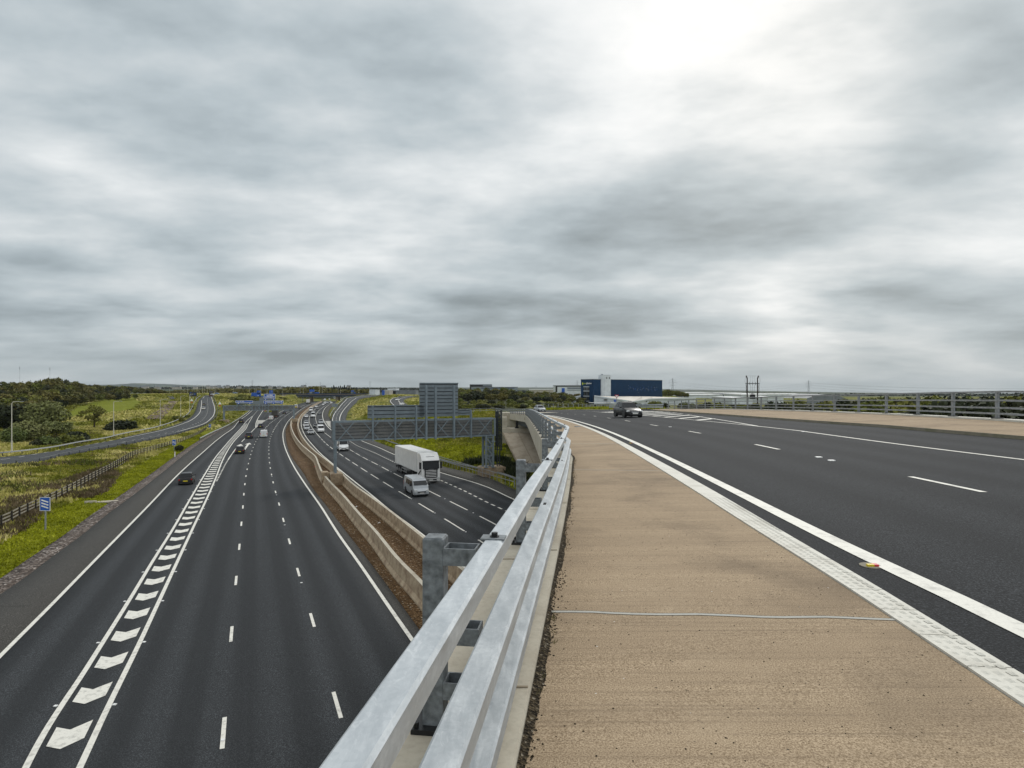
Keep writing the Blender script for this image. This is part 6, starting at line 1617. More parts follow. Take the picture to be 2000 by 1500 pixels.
def put_tree(kind,x,y,z,h,label,group,wsc=1.0,rz=None,cat=None):
    p=TREES[kind]; H=p['H']
    o=p if kind not in used_t else copy_tree(p); used_t.add(kind)
    s=h/H; o.location=(x,y,z-.05*h*0); o.scale=(s*wsc,s*wsc,s); o.rotation_euler=(0,0,random.random()*6.28 if rz is None else rz)
    tag(o,label,cat or ('bush' if 'bush' in o.name else 'tree'),group); return o
tree_proto('woodA','broadleaf_tree',15,11,1500,.62,11,'leaf_wood'); tree_proto('woodB','broadleaf_tree',15,12,1500,.62,12,'leaf_wood'); tree_proto('woodC','broadleaf_tree',15,10,1500,.6,13,'leaf_green')
tree_proto('woodD','broadleaf_tree',15,11,1500,.6,14,'leaf_dark')
tree_proto('mid','broadleaf_tree',9,8,1300,.42,21,'leaf_green'); tree_proto('mid2','broadleaf_tree',9,8,1300,.42,22,'leaf_dark'); tree_proto('mid3','broadleaf_tree',9,8,1300,.42,23,'leaf_wood')
tree_proto('pine','conifer_tree',12,5.5,900,.45,31,'leaf_pine','cone'); 
tree_proto('bush','bush',4,5.5,1600,.24,41,'leaf_green','bush',.1,3); tree_proto('bush2','bush',4,5.5,1600,.24,42,'leaf_dark','bush',.1,3); tree_proto('bush3','bush',4,6,1600,.25,43,'leaf_light','bush',.1,3)
tree_proto('willow','willow_tree',9,10,4200,.27,51,'leaf_light','round',.3,7); tree_proto('willow2','willow_tree',9,9,4200,.25,52,'leaf_light','bush',.3,7)
tree_proto('lone','broadleaf_tree',8,8,1500,.20,61,'leaf_green','open',.5,11)
def itp(x,tab): 
    t=np.array(tab); return float(np.interp(x,t[:,0],t[:,1]))
random.seed(5)
# wood on the left
SKY=[(-120,747),(0,745),(30,745),(60,743),(85,739),(105,737),(128,739.5),(150,743.5),(170,750),(200,751.5),(230,752.5),(262,755),(300,758.5),(330,761),(350,764)]
BAS=[(-120,835),(0,828),(60,820),(100,810),(130,802),(165,793),(195,786),(230,784),(300,784),(335,780),(350,778)]
YF=[(-120,215),(0,225),(60,245),(100,270),(165,385),(230,430),(350,520)]
GW='trees of the dark wood on the left skyline'
for k in range(6):
    x=-70.0
    while x<348:
        Yf=itp(x,YF); Y=Yf+k*(26 if k<5 else 30)+random.uniform(-6,6); X=(x-1000)/F*Y
        gz_=tz1(X,Y); sk_=itp(x,SKY)+random.uniform(-.5,2.2); bs=itp(x,BAS)
        ty=bs+(sk_-bs)*min(1,(.50+.50*k/4.6)); 
        if k==5: ty=sk_
        zt_=-(ty-HY)/F*Y; h=zt_-gz_
        if h>3.5:
            zb0=gz_
            if h>19: zb0=zt_-19; h=19
            put_tree(random.choice(['woodA','woodB','woodA','woodD','woodC']),X,Y,zb0,h*1.03,'mature broadleaf tree in the dark wood on the left skyline',GW,wsc=random.uniform(.95,1.25)*max(.75,min(1.5,11/h)))
        x+=F/Y*random.uniform(5.2,7.2)
# willows and bushes between the wood and the left slip road
def solo(kind,px,ybase,Y,ytop,label,w=1.0,group=None,rz=None):
    X=(px-1000)/F*Y; z=tz1(X,Y) if ybase is None else -(ybase-HY)/F*Y; zt_=-(ytop-HY)/F*Y
    return put_tree(kind,X,Y,min(z,tz1(X,Y)),zt_-min(z,tz1(X,Y)),label,group,wsc=w,rz=rz)
solo('willow',85,850,168,783,'pale grey-green willow with a tall rounded head, left of the green field',1.1)
solo('willow2',55,868,150,812,'broad pale willow in front of the tall rounded one',1.35)
solo('willow2',25,872,145,828,'low pale willow beside the first lamp column',1.2)
solo('willow',110,855,160,822,'low spreading willow at the foot of the tall rounded one',1.5)
solo('mid2',12,860,165,787,'dark broad tree at the left edge of the photo behind the first lamp column',1.2)
solo('mid2',-30,860,160,790,'dark tree beyond the left edge of the wood',1.2)
solo('mid3',42,852,178,790,'grey-leaved tree between the dark edge tree and the willow',1.1)
solo('bush2',152,868,148,836,'dark rounded thicket right of the willows',1.3); solo('bush',135,872,145,842,'green thicket between the willows and the dark thicket',1.4)
solo('bush3',100,874,142,846,'pale bush low in front of the willows',1.4); solo('bush2',75,876,140,852,'dark low bush at the bottom of the willow group',1.3)
solo('lone',184,838,196,789,'lone open-crowned tree with visible limbs in front of the green field',1.1)
solo('bush2',232,846,192,814,'dark rounded bush left of the second lamp column',1.5); solo('bush',250,845,195,820,'green bush touching the second lamp column group of bushes',1.3); solo('bush2',215,847,188,826,'low dark bush under the lone tree',1.3); solo('bush',178,850,186,836,'low green scrub at the foot of the lone tree',1.5)
solo('bush2',350,880,128,866,'small dark bush just right of the two-bar marker',1.1)
for i,(px,yb_,Y,yt) in enumerate(((345,819,238,809),(352,822,232,812),(366,816,250,809),(240,872,140,866),(300,838,205,832))):
    solo('bush',px,None,Y,yt,'low green bush on the bank above the left slip road',1.3,'scrub on the bank above the left slip road')
# bank behind the blue signs
for px,yt,Y in ((473,768.5,470),(482,768,470),(490,769,468),(497,770,466),(462,772,455),(450,774,430),(548,774,520),(556,775,520),(540,773,525),(565,777,540),(455,783,380),(463,781,395)):
    solo('bush',px,None,Y,yt,'dark shrub on the bank behind the blue-signed gantry',random.uniform(1.2,1.8),'shrubs on the bank behind the blue-signed gantry')
# band right of the sign board
random.seed(9)
S2=[(870,757),(900,756.5),(935,757),(975,755.5),(1000,759),(1020,762),(1050,764),(1080,763.5),(1110,767),(1140,770)]
G2='trees of the plantation behind the bend of the bridge parapet'
for Y,y0_,dy in ((470,0,0),(430,3,0),(390,6,0),(340,10,0)):
    x=868.0
    while x<1136:
        yt=itp(x,S2)+y0_+random.uniform(-1,2); X=(x-1000)/F*Y; z=tz1(X,Y); h=-(yt-HY)/F*Y-z
        if h>2: put_tree(random.choice(['mid','mid2','mid3','mid3']),X,Y,z,h,'tree in the dark plantation beyond the bend of the bridge parapet',G2,wsc=random.uniform(.95,1.3)*max(.8,min(1.5,8/h)))
        x+=F/Y*random.uniform(5.5,7.5)
G3='green bushes in front of the plantation'
for Y,yt0 in ((300,781),(262,785),(232,788),(206,791)):
    x=862.0
    while x<1140-(300-Y)*.1:
        yt=yt0+random.uniform(-3,2)+(-3 if x<950 else 0)+(3 if x>1040 else 0); X=(x-1000)/F*Y; z=tz1(X,Y); h=-(yt-HY)/F*Y-z
        if h>1.2: put_tree(random.choice(['bush','bush','bush2','mid']),X,Y,z,h,'bright green bush in front of the dark plantation beyond the bridge bend',G3,wsc=random.uniform(1.0,1.5)*max(.7,min(1.6,4/h)))
        x+=F/Y*random.uniform(4.2,6)
# hedge below and beyond the tall right-hand parapet
random.seed(3)
G4='trees seen through the tall parapet rails'
TP=[(1290,786),(1400,786),(1500,783),(1600,780),(1680,777),(1720,774),(1800,771),(1850,771),(1900,773),(1960,773),(2000,768),(2100,768)]
for Y in (150,128,108,92,78):
    x=1300.0 if Y>80 else 1500.0
    while x<2110:
        X=(x-1000)/F*Y
        if X>37 or Y>118:
            yt=itp(x,TP)+random.uniform(-2,5)+(4 if Y<100 else 0); z=tz1(X,Y)
            if X>33: 
                h=-(yt-HY)/F*Y-z
                if h>2: put_tree(random.choice(['mid','mid2','mid2','bush2']),X,Y,z,h,'dark green tree seen through the rails of the tall parapet',G4,wsc=random.uniform(.9,1.2))
        x+=F/Y*random.uniform(4.0,5.4)
# bushes before the big blue building
G5='bushes at the foot of the blue building'
for px,yt,Y in ((1100,788,330),(1112,787,330),(1124,787,330),(1136,787,330),(1150,785.5,325),(1163,789,310),(1215,786,300),(1222,781.5,300),(1232,780,298),(1240,784,300),(1228,785,290),(1250,786,300),(1262,787,300),(1284,783,300),(1278,780,302),(1292,786,300),(1205,789,300),(1300,786,310),(1180,790,300),(1330,786,290),(1350,785,290),(1375,786,280),(1400,786,280),(1430,786,280),(1465,787,260)):
    solo('bush2' if px%3 else 'bush',px,None,Y,yt,'dark bush at the foot of the blue building',1.3,G5)
G6='trees on the knoll right of the blue building'
for i in range(26):
    px=1296+i*2.4+random.uniform(-1,1); Y=random.choice((560,600,640)); yt=itp(px,[(1290,761),(1305,759.5),(1320,760.5),(1335,765),(1352,770),(1362,773)])+random.uniform(0,2.5)
    X=(px-1000)/F*Y; z=tz1(X,Y); put_tree(random.choice(['mid','mid3']),X,Y,z,-(yt-HY)/F*Y-z,'tree on the dark knoll just right of the blue building',G6,wsc=1.0)
# conifers behind the far bridge
for i,(px,yt) in enumerate(((648,755),(652,752),(657,755),(661,754),(665,752.5),(669,755),(673,752),(677,755),(682,754.5),(686,756),(691,757),(696,759),(655,757),(680,757),(688,758))):
    Y=760; X=(px-1000)/F*Y; z=-11; put_tree('pine',X,Y,z,-(yt-HY)/F*Y-z,'dark conifer in the clump behind the far bridge','conifers behind the far bridge',wsc=1.25)
# far woods that read as one mass
def mass(name,segs,Y0,depth,n,size,leaf,label,ground):
    r=np.random.default_rng(len(segs)*7+n); t=np.array(segs,float); L=t[-1,0]-t[0,0]
    px=t[0,0]+L*r.random(n); Y=Y0+depth*r.random(n); nb=np.interp(px,t[:,0],t[:,1]); X=(px-1000)/F*Y
    bump=1.6*np.sin(px*.55)+1.1*np.sin(px*1.27+1)+.8*np.sin(px*.21)
    ztop_=-(nb+np.abs(bump)*.7-HY)/F*Y; z=ground+(ztop_-ground)*r.random(n)**.6
    d=r.normal(size=(n,3)); d/=np.linalg.norm(d,axis=1)[:,None]; e=np.cross(d,r.normal(size=(n,3))); e/=np.linalg.norm(e,axis=1)[:,None]; c=np.column_stack([X,Y,z]); s=size*(.6+.8*r.random(n))[:,None]; g=np.cross(d,e)
    V=np.stack([c-e*s,c-g*s,c+e*s,c+g*s],1).reshape(-1,3)
    o=np_obj(name,V,np.arange(4*n).reshape(-1,4),M[leaf]); return tag(o,label,'wood',kind='stuff')
mass('distant_wood',[(340,763),(380,762),(400,761),(420,760),(440,759),(455,760),(480,760),(520,761),(545,761),(560,758.5),(575,758),(600,757),(615,754),(630,757),(645,759),(660,761),(720,761)],700,90,9000,1.5,'leaf_wood','dark belt of far trees behind the roundabout and the far bridge',-12)
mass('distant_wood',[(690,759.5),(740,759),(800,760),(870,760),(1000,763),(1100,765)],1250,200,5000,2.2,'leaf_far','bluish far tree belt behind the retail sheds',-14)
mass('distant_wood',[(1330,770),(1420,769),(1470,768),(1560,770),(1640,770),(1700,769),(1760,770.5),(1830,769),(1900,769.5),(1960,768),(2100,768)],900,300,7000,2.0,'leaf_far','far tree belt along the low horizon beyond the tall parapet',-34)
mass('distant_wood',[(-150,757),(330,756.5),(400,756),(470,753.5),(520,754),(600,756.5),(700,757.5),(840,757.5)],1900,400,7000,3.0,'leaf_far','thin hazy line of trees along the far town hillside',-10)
# ================================================================ hills
def ridge(name,segs,Y,base,mat,label=None):
    t=np.array(segs,float); xs=np.arange(t[0,0],t[-1,0],8); V=[];Fc=[]
    for i,x in enumerate(xs):
        y=np.interp(x,t[:,0],t[:,1])+.25*math.sin(x*.09)+.15*math.sin(x*.31)
        X=(x-1000)/F*Y; z=-(y-HY)/F*Y
        for dy,zz in ((-900,base),(-450,base+(z-base)*.6),(0,z),(700,z*.9+base*.1),(1500,base)): V.append((X*(1+dy/Y),Y+dy,zz))
    n=5
    for i in range(len(xs)-1):
        for j in range(n-1): a=i*n+j; Fc.append((a,a+1,a+n+1,a+n))
    tag(np_obj(name,np.array(V),np.array(Fc),mat,smooth=True),kind=KS)
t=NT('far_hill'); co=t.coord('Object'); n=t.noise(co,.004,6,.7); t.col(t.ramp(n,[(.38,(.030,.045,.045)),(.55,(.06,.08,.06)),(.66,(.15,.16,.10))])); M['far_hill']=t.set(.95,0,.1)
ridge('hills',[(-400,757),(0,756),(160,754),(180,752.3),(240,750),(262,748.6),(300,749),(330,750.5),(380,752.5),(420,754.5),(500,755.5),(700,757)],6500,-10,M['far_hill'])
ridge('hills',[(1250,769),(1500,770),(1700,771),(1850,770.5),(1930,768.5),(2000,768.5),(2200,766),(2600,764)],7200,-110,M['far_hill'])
# ================================================================ buildings
def quad(mb,a,b,c,d): mb.add([a,b,c,d],[(0,1,2,3)])
root=empty('office_building',(60,410,-12)); tag(root,'large navy blue box building with a white lift tower and low white wings','building'); Lb=root.location
def Pq(px,py,Y): p=ray(px,py,Y); return (p[0]-Lb[0],p[1]-Lb[1],p[2]-Lb[2])
zt_=4.9-Lb[2]
def XY(px,Y): return ((px-1000)/F*Y-Lb[0],Y-Lb[1])
A_=XY(1134.5,409); C_=XY(1158.8,396); D_=XY(1293.5,462); E_=(D_[0]-10,D_[1]+40); F_=(A_[0]+8,A_[1]+50)
def prism(mb,pts,z0,z1):
    n=len(pts); mb.add([(x,y,z0) for x,y in pts]+[(x,y,z1) for x,y in pts],[tuple(range(n))[::-1],tuple(range(n,2*n))]+[(i,(i+1)%n,n+(i+1)%n,n+i) for i in range(n)])
b=MB(); prism(b,[A_,C_,D_,E_,F_],0,zt_); b.build('main_block',M['clad_navy'],root)
b=MB()
for p,q in ((A_,C_),(C_,D_)): b.bar((p[0],p[1]-.05,zt_+.1),(q[0],q[1]-.05,zt_+.1),.5,.35)
b.build('roof_edge',M['clad_grey'],root)
u=Vector((C_[0]-A_[0],C_[1]-A_[1],0)); nrm=Vector((u.y,-u.x,0)).normalized()
def onface(s,z,o=.0): p=Vector((A_[0],A_[1],0))+u*s+nrm*o; return (p.x,p.y,z)
b=MB()
for z0,z1 in ((2.3,5.1),(5.9,8.6),(9.4,11.6)): b.add([onface(.22,z0,.12),onface(.70,z0,.12),onface(.70,z1,.12),onface(.22,z1,.12)],[(0,1,2,3)])
b.add([onface(.22,.2,.12),onface(.95,.2,.12),onface(.95,1.6,.12),onface(.22,1.6,.12)],[(0,1,2,3)])
b.build('window',M['glass_dark'],root)
b=MB()
for z0,z1 in ((1.7,2.3),(5.1,5.8),(8.6,9.3),(11.6,12.2)): b.add([onface(.22,z0,.14),onface(.70,z0,.14),onface(.70,z1,.14),onface(.22,z1,.14)],[(0,1,2,3)])
for s in (.34,.46,.58): b.add([onface(s,2.3,.15),onface(s+.012,2.3,.15),onface(s+.012,11.6,.15),onface(s,11.6,.15)],[(0,1,2,3)])
b.build('spandrel',M['clad_grey'],root)
# emblem and lettering high on the corner (too blurred in the photo to read beyond its shapes)
b=MB(); c=Vector(onface(.17,14.0,.16))
for a,(du,dz) in enumerate(((0,.55),(.45,0),(0,-.55),(-.45,0))):
    e=u.normalized(); q=c+e*du+Vector((0,0,dz)); b.add([tuple(q+e*.5),tuple(q+Vector((0,0,.6))),tuple(q-e*.5),tuple(q-Vector((0,0,.6)))],[(0,1,2,3)])
M['logo_green']=plain('logo_green',(.42,.50,.01),.5); b.build('emblem',M['logo_green'],root)
def strokes(s0,s1,z,h,n,mat,name,seed,o=.16):
    r=random.Random(seed); b=MB()
    for i in range(n):
        s=s0+(s1-s0)*i/n; w=(s1-s0)/n*.62; hh_=h*r.choice((1,1,.72,.72,.72)); dz=-h*.35 if i==0 and name=='white_lettering' else 0
        b.add([onface(s,z+dz,o),onface(s+w,z+dz,o),onface(s+w,z+hh_,o),onface(s,z+hh_,o)],[(0,1,2,3)])
        b.add([onface(s+w*.35,z+h*.2,o+.01),onface(s+w*.65,z+h*.2,o+.01),onface(s+w*.65,z+h*.5,o+.01),onface(s+w*.35,z+h*.5,o+.01)],[(0,1,2,3)]) if False else None
    b.build(name,mat,root)
strokes(.28,.46,13.7,.75,5,M['logo_green'],'green_lettering',1); 
v2=Vector((D_[0]-C_[0],D_[1]-C_[1],0)); n2=Vector((v2.y,-v2.x,0)).normalized(); L2_=v2.length
def onf2(s,z,o=0): p=Vector((C_[0],C_[1],0))+v2*s+n2*o; return (p.x,p.y,z)
strokes(.47,.88,13.7,1.0,8,M['white'],'white_lettering',2)
# scattered small panels on the long face
r=random.Random(4); b=MB(); b2=MB()
for i in range(95):
    s=.46+.46*r.random()**1.0; z=8.4+abs(r.gauss(0,1))*0+r.gauss(1.6,1.0); q=.16
    t=b if r.random()<.6 else b2
    t.add([onf2(s,z,.12),onf2(s+q*2/L2_,z,.12),onf2(s+q*2/L2_,z+q*2,.12),onf2(s,z+q*2,.12)],[(0,1,2,3)])
b.build('facade_dot',M['sign_blue'],root); b2.build('facade_dot',M['clad_grey'],root)
# lift tower
def s_px(px,o):
    best=min((abs((onf2(s/500,0,o)[0]+Lb[0])/(onf2(s/500,0,o)[1]+Lb[1])*F+1000-px),s/500) for s in range(500)); return best[1]
sa,sb,sc_=s_px(1174.8,.6),s_px(1181.5,2.6),s_px(1193,2.6)
T0=onf2(sb,0,2.6); T1=onf2(sc_,0,2.6); T2=onf2(sc_,0,-2); T3=onf2(sa,0,-2); T4=onf2(sa,0,.6)
b=MB(); zt2=-(732.5-HY)/F*395-Lb[2]; prism(b,[T4[:2],T0[:2],T1[:2],T2[:2],T3[:2]],0,zt2); tw=b.build('lift_tower',M['clad_white'],root)
b=MB()
for s in (sb+(sc_-sb)*.22,sb+(sc_-sb)*.66): q0=onf2(s,zt2-2.4,2.64); q1=onf2(s+.012,zt2-2.4,2.64); q2=onf2(s+.012,zt2-1.3,2.64); q3=onf2(s,zt2-1.3,2.64); b.add([q0,q1,q2,q3],[(0,1,2,3)])
b.build('louvre',M['black'],tw)
b=MB(); c=onf2(sa+.015,zt2+.4,0); b.box(c,(1.2,1.2,.9)); b.box(onf2((sa+sc_)/2,zt2+.08,.6),(5.5,4,.2),rz=math.atan2(v2.y,v2.x)); b.build('tower_cap',M['clad_grey'],tw)
# right wing: folded roof and white walls
EV=[(1160.6,773,372),(1200,779,370),(1236,784.8,368),(1254,782,370),(1272,779.2,372),(1310,778.4,374),(1358.6,777.4,378)]
BK=[(1160,773.2,396),(1200,774,405),(1236,774,420),(1254,774.2,428),(1275,774.5,438),(1310,775.8,450),(1360,777.3,450)]
b=MB(); n=len(EV); V=[Pq(*e) for e in EV]+[Pq(*e) for e in BK]; b.add(V,[(i,i+1,n+i+1,n+i) for i in range(n-1)]); b.build('low_roof',M['roof_beige'],root)
b=MB()
for p,q in zip(V[:n-1],V[1:n]): b.bar((p[0],p[1]-.3,p[2]),(q[0],q[1]-.3,q[2]),.5,.75)
b.build('eaves_trim',M['clad_white'],root)
b=MB()
for p,q in zip(V[:n-1],V[1:n]): b.add([(p[0],p[1]+.4,0),(q[0],q[1]+.4,0),(q[0],q[1]+.4,q[2]-.3),(p[0],p[1]+.4,p[2]-.3)],[(0,1,2,3)])
b.build('wing_wall',M['clad_white'],root)
b=MB()
for a_,c_,t_,u_ in ((1179,1186,780,782),(1183,1193,785,787),(1262,1264,783,785)):
    p=Pq(a_,t_,370.2); q=Pq(c_,u_,370.2); b.box(((p[0]+q[0])/2,p[1]-.0,(p[2]+q[2])/2),(q[0]-p[0],.3,p[2]-q[2]))
b.build('window',M['glass_dark'],root)
b=MB(); p=Pq(1150,786.6,366); q=Pq(1200,786.6,366); b.box(((p[0]+q[0])/2,p[1],p[2]),(q[0]-p[0],3,.35)); b.build('entrance_canopy',M['white'],root)
# left wing
b=MB(); p=Pq(1071.5,788,392); q=Pq(1134,773,398); b.bar((p[0],p[1],p[2]),(q[0],q[1],q[2]),.5,.6); b.add([p,q,(q[0]+4,q[1]+30,q[2]),(p[0]+4,p[1]+30,p[2])],[(0,1,2,3)]); b.build('eaves_trim',M['clad_white'],root)
b=MB(); p1=Pq(1098,782,393); b.add([(p1[0],p1[1]+.5,0),(q[0],q[1]+.5,0),(q[0],q[1]+.5,q[2]-.3),(p1[0],p1[1]+.5,p1[2]-.3)],[(0,1,2,3)]); b.build('wing_wall',M['clad_white'],root)
b=MB()
for x in (1108,1113,1119): p=Pq(x,782.5,393.2); b.box((p[0],p[1]+.3,p[2]),(.9,.2,.8))
b.build('window',M['glass_dark'],root)
# pale office behind with a black frame
def block(name,cat,label,px0,px1,py0,Y,depth,mat,group=None,bands=(),roofc=None,base=None):
    x0=(px0-1000)/F*Y; x1=(px1-1000)/F*Y; zt=-(py0-HY)/F*Y; zb0=base if base is not None else tz1((x0+x1)/2,Y)-1
    root=empty(name,(x0,Y,zb0)); tag(root,label,cat,group); b=MB(); w=x1-x0; h=zt-zb0
    b.box((w/2,depth/2,h/2),(w,depth,h)); b.build('wall',M[mat],root)
    b=MB(); b.box((w/2,depth/2-.1,h+.25),(w+.6,depth+.8,.6)); b.build('roof',M[roofc or 'roof_grey'],root)
    for (a,c,y0_,y1_,mt,nm) in bands:
        xa=(a-px0)/F*Y; xb=(c-px0)/F*Y; za=-(y0_-HY)/F*Y-zb0; zc2=-(y1_-HY)/F*Y-zb0; b=MB(); b.box(((xa+xb)/2,-.1,(za+zc2)/2),(xb-xa,.25,za-zc2)); b.build(nm,M[mt],root)
    return root
block('office_building','building','long pale office with a black roof frame left of the blue building',1085,1150,753.6,560,30,'clad_white',bands=((1085,1150,752.8,755.2,'black','roof_frame'),(1085,1088.5,755,766,'black','roof_frame'),(1097,1103,758,768,'sign_blue','window'),(1108,1150,757,759,'bridge_blue','window'),(1108,1150,761,762.6,'sign_back','window')))
block('office_building','building','distant flat-roofed building with a black band on top, above the plantation trees',917.5,960,751.4,800,25,'black',bands=((943,960,752,754.5,'sign_grey','grey_band'),),roofc='roof_grey')
block('office_building','building','long low blue and white building just below the black-topped one',920,1011,756.5,780,20,'sign_back',bands=((922,975,755.6,756.8,'white','white_band'),(940,1005,757,758.6,'bridge_blue','window')))
block('warehouse','building','pale cream shed roof showing between the plantation and the pale office',1035,1086,761.2,620,30,'roof_beige',roofc='roof_white')
GWH=None
for i,(a,c,t_,Y,mt,lab) in enumerate(((1335,1392,767.6,640,'roof_white','low white warehouse roof just right of the tree knoll'),(1345,1412,771.5,560,'clad_white','white warehouse in front of the first low roof'),(1390,1462,768.6,660,'bridge_blue','navy walled warehouse with a white roof left of the twin poles'),(1448,1500,771.2,480,'clad_white','white shed behind the twin poles'),(1480,1590,770.6,600,'clad_white','long thin white warehouse right of the twin poles'),(1500,1530,776.5,420,'clad_white','small white shed with a raised roof box, seen through the rails'),(1430,1470,778,400,'clad_white','low white shed seen through the rails left of the twin poles'))):
    block('warehouse','building',lab,a,c,t_,Y,40,mt,roofc='roof_white')
rt=empty('warehouse',((1576-1000)/F*430,430,-14)); tag(rt,'grey warehouse with a shallow curved roof seen over the parapet rails','building')
b=MB(); x1=(1652-1576)/F*430; P=[]
for k in range(11): t=k/10; P.append((x1*t,0,14-(-(-(771.2-HY)/F*430))+0))
prof_=[(x1*k/12,5.0+3.0*math.sin(math.pi*k/12)) for k in range(13)]
V=[(x,0,z) for x,z in prof_]+[(x,40,z) for x,z in prof_]; n=13; b.add(V,[(i,i+1,n+i+1,n+i) for i in range(n-1)]); b.add([(0,0,0),(x1,0,0)]+[(x,0,z) for x,z in prof_[::-1]],[tuple(range(15))]); b.build('curved_roof',M['roof_grey'],rt)
rt.location.z=-(778-HY)/F*430-5.0
# retail sheds and town far off on the left
for i,(a,c,t_,Y,mt,lab) in enumerate(((702,714,763.5,900,'clad_white','small white shed left of three, beyond the right slip road'),(714,733,761.8,900,'clad_white','wider white shed beyond the right slip road'),(750,760,762.2,950,'roof_beige','cream shed beside the blue hoarding, beyond the loop road'),(757,773,759.2,1000,'clad_white','tallest white retail shed beyond the loop road'),(764,812,763,1000,'roof_grey','long grey retail roof left of the tall sign board'))):
    block('retail_shed','building',lab,a,c,t_,Y,30,mt,roofc='roof_white' if 'grey' not in mt else 'roof_grey')
block('hoarding','hoarding','blue hoarding in front of the cream shed',746,751,763,880,2,'sign_blue',roofc='sign_blue')
random.seed(12)
hb=None
for i in range(32):
    px=random.choice((random.uniform(405,470),random.uniform(455,560),random.uniform(255,400),random.uniform(560,700))); Y=random.uniform(1350,1750)
    yy=random.uniform(753.5,757.5) if px>400 else random.uniform(755,759); X=(px-1000)/F*Y; z=-(yy+1.5-HY)/F*Y
    if hb is None:
        hb=empty('house',(0,0,0)); b=MB(); b.box((0,0,2.5-4),(9,7,13)); b.build('wall',M['roof_beige'],hb); b=MB(); prism_=[(-5,-4.2,5),(5,-4.2,5),(5,4.2,5),(-5,4.2,5),(-5,0,8),(5,0,8)]; b.add(prism_,[(0,1,5,4),(2,3,4,5),(0,4,3),(1,2,5),(0,3,2,1)]); b.build('roof',M['roof_grey'],hb); o=hb
    else: o=copy_tree(hb)
    o.location=(X,Y,z-3); o.rotation_euler=(0,0,random.random()*3); tag(o,'tiny pale house among the houses on the far town hillside','house','houses on the far town hillside')
# ================================================================ lamp columns, masts, pylons
def lamp(px,yb_,Y,h,label,arm=1.7,group=None,z=None,flip=1):
    X=(px-1000)/F*Y; zz=-(yb_-HY)/F*Y if z is None else z
    root=empty('lamp_column',(X,Y,zz)); tag(root,label,'lamp post',group)
    b=MB(); b.tube((0,0,-.3),(0,0,h*.22),.14,.13,8); b.tube((0,0,h*.22),(0,0,h-.35),.085,.07,8); b.tube((0,0,h-.35),(.3*flip,0,h-.03),.06,.06,6); b.tube((.3*flip,0,h-.03),(arm*flip,0,h+.04),.05,.05,6); b.build('column',M['pole_cream'],root)
    b=MB(); b.box(((arm+.25)*flip,0,h+.03),(.75,.28,.11)); b.build('lantern',M['galv_dull'],root,bevel=.02)
    return root
lamp(23,882,119,10.1,'tall cream lamp column nearest the left edge of the photo')
lamp(222,853,166,10.0,'cream lamp column beside the dark rounded bush and green field')
lamp(313,835,205,9.8,'third cream lamp column along the left slip road, at the foot of the earth track')
lamp(353,818.5,240,9.4,'fourth cream lamp column on the bank left of the slip road bend')
lamp(370.5,804.5,285,8.6,'cream lamp column just left of the warning triangle')
GLc='lamp columns along the roundabout skyline'
random.seed(2)
for px,yt,yb_ in ((331.5,757.5,771),(359.7,759,771),(366.7,751.5,768),(379,752,769),(385,753,769),(389,751,769),(395.5,752,769.5),(399,753,769.5),(405,751.5,769.5),(410,752.5,770),(418.5,753,769),(421.5,754,768),(455.6,756,768.5),(487.6,757,768.5),(497.6,758,768.5),(500.5,757,768.5),(504,757,768.5),(509.6,752,769),(521.6,758,768.5),(530,757,768.5),(552.4,758,768.5),(586.4,757.5,768),(592.4,758,768),(624,753.5,768),(629.6,756,768),(660.4,758,768),(664.8,757.5,768),(701,757.5,768)):
    Y=545 if px<570 else 585; h=(yb_-yt)/F*Y; o=lamp(px,yb_,Y,h,'slim lamp column in the row along the distant roundabout',1.5,GLc,flip=random.choice((1,-1)))
def pylon(px,yt,yb_,H,label):
    Y=H*F/(yb_-yt); X=(px-1000)/F*Y; root=empty('pylon',(X,Y,-(yb_-HY)/F*Y)); tag(root,label,'pylon'); b=MB(); w=H*.075
    r=max(.10,H*.0055)
    def wd(z): return w*(1-z/H)*1.0+H*.008
    for sx_ in (-1,1):
        for sy in (-1,1): b.bar((sx_*wd(0),sy*wd(0),-8),(sx_*wd(H),sy*wd(H),H),r)
    n=9
    for k in range(n):
        z0=H*k/n;z1=H*(k+1)/n
        for sy in (-1,1):
            b.bar((-wd(z0),sy*wd(z0),z0),(wd(z1),sy*wd(z1),z1),r*.7); b.bar((wd(z0),sy*wd(z0),z0),(-wd(z1),sy*wd(z1),z1),r*.7)
    b.build('lattice_mast',M['galv_dull'],root)
    for zf_,wf_ in ((.62,.16),(.76,.21),(.90,.15)):
        b=MB(); z=H*zf_
        for s in (-1,1): b.bar((0,0,z+H*.03),(s*H*wf_,0,z),r*1.1); b.bar((0,0,z),(s*H*wf_,0,z),r*.9); b.bar((s*H*wf_,0,z),(s*H*wf_,0,z-H*.06),r*.8)
        b.build('cross_arm',M['galv_dull'],root)
    return root
py=[pylon(1313.7,738.5,776,46,'lattice pylon just right of the blue building'),pylon(1579.3,742.7,775,46,'lattice pylon over the white warehouses right of the twin poles'),pylon(1127.3,742,766,46,'lattice pylon behind the left corner of the blue building'),pylon(1047,753,766,46,'small lattice pylon above the cream shed roof'),
 pylon(492.8,742,758,50,'lattice pylon above the middle of the town hillside'),pylon(597.5,747,758,50,'short lattice pylon left of the taller one behind the far bridge'),pylon(625.6,745.6,759,50,'taller lattice pylon behind the far bridge'),pylon(722.7,744,759,50,'lattice pylon above the white retail sheds'),pylon(367,749,757,50,'small lattice pylon above the left slip road skyline')]
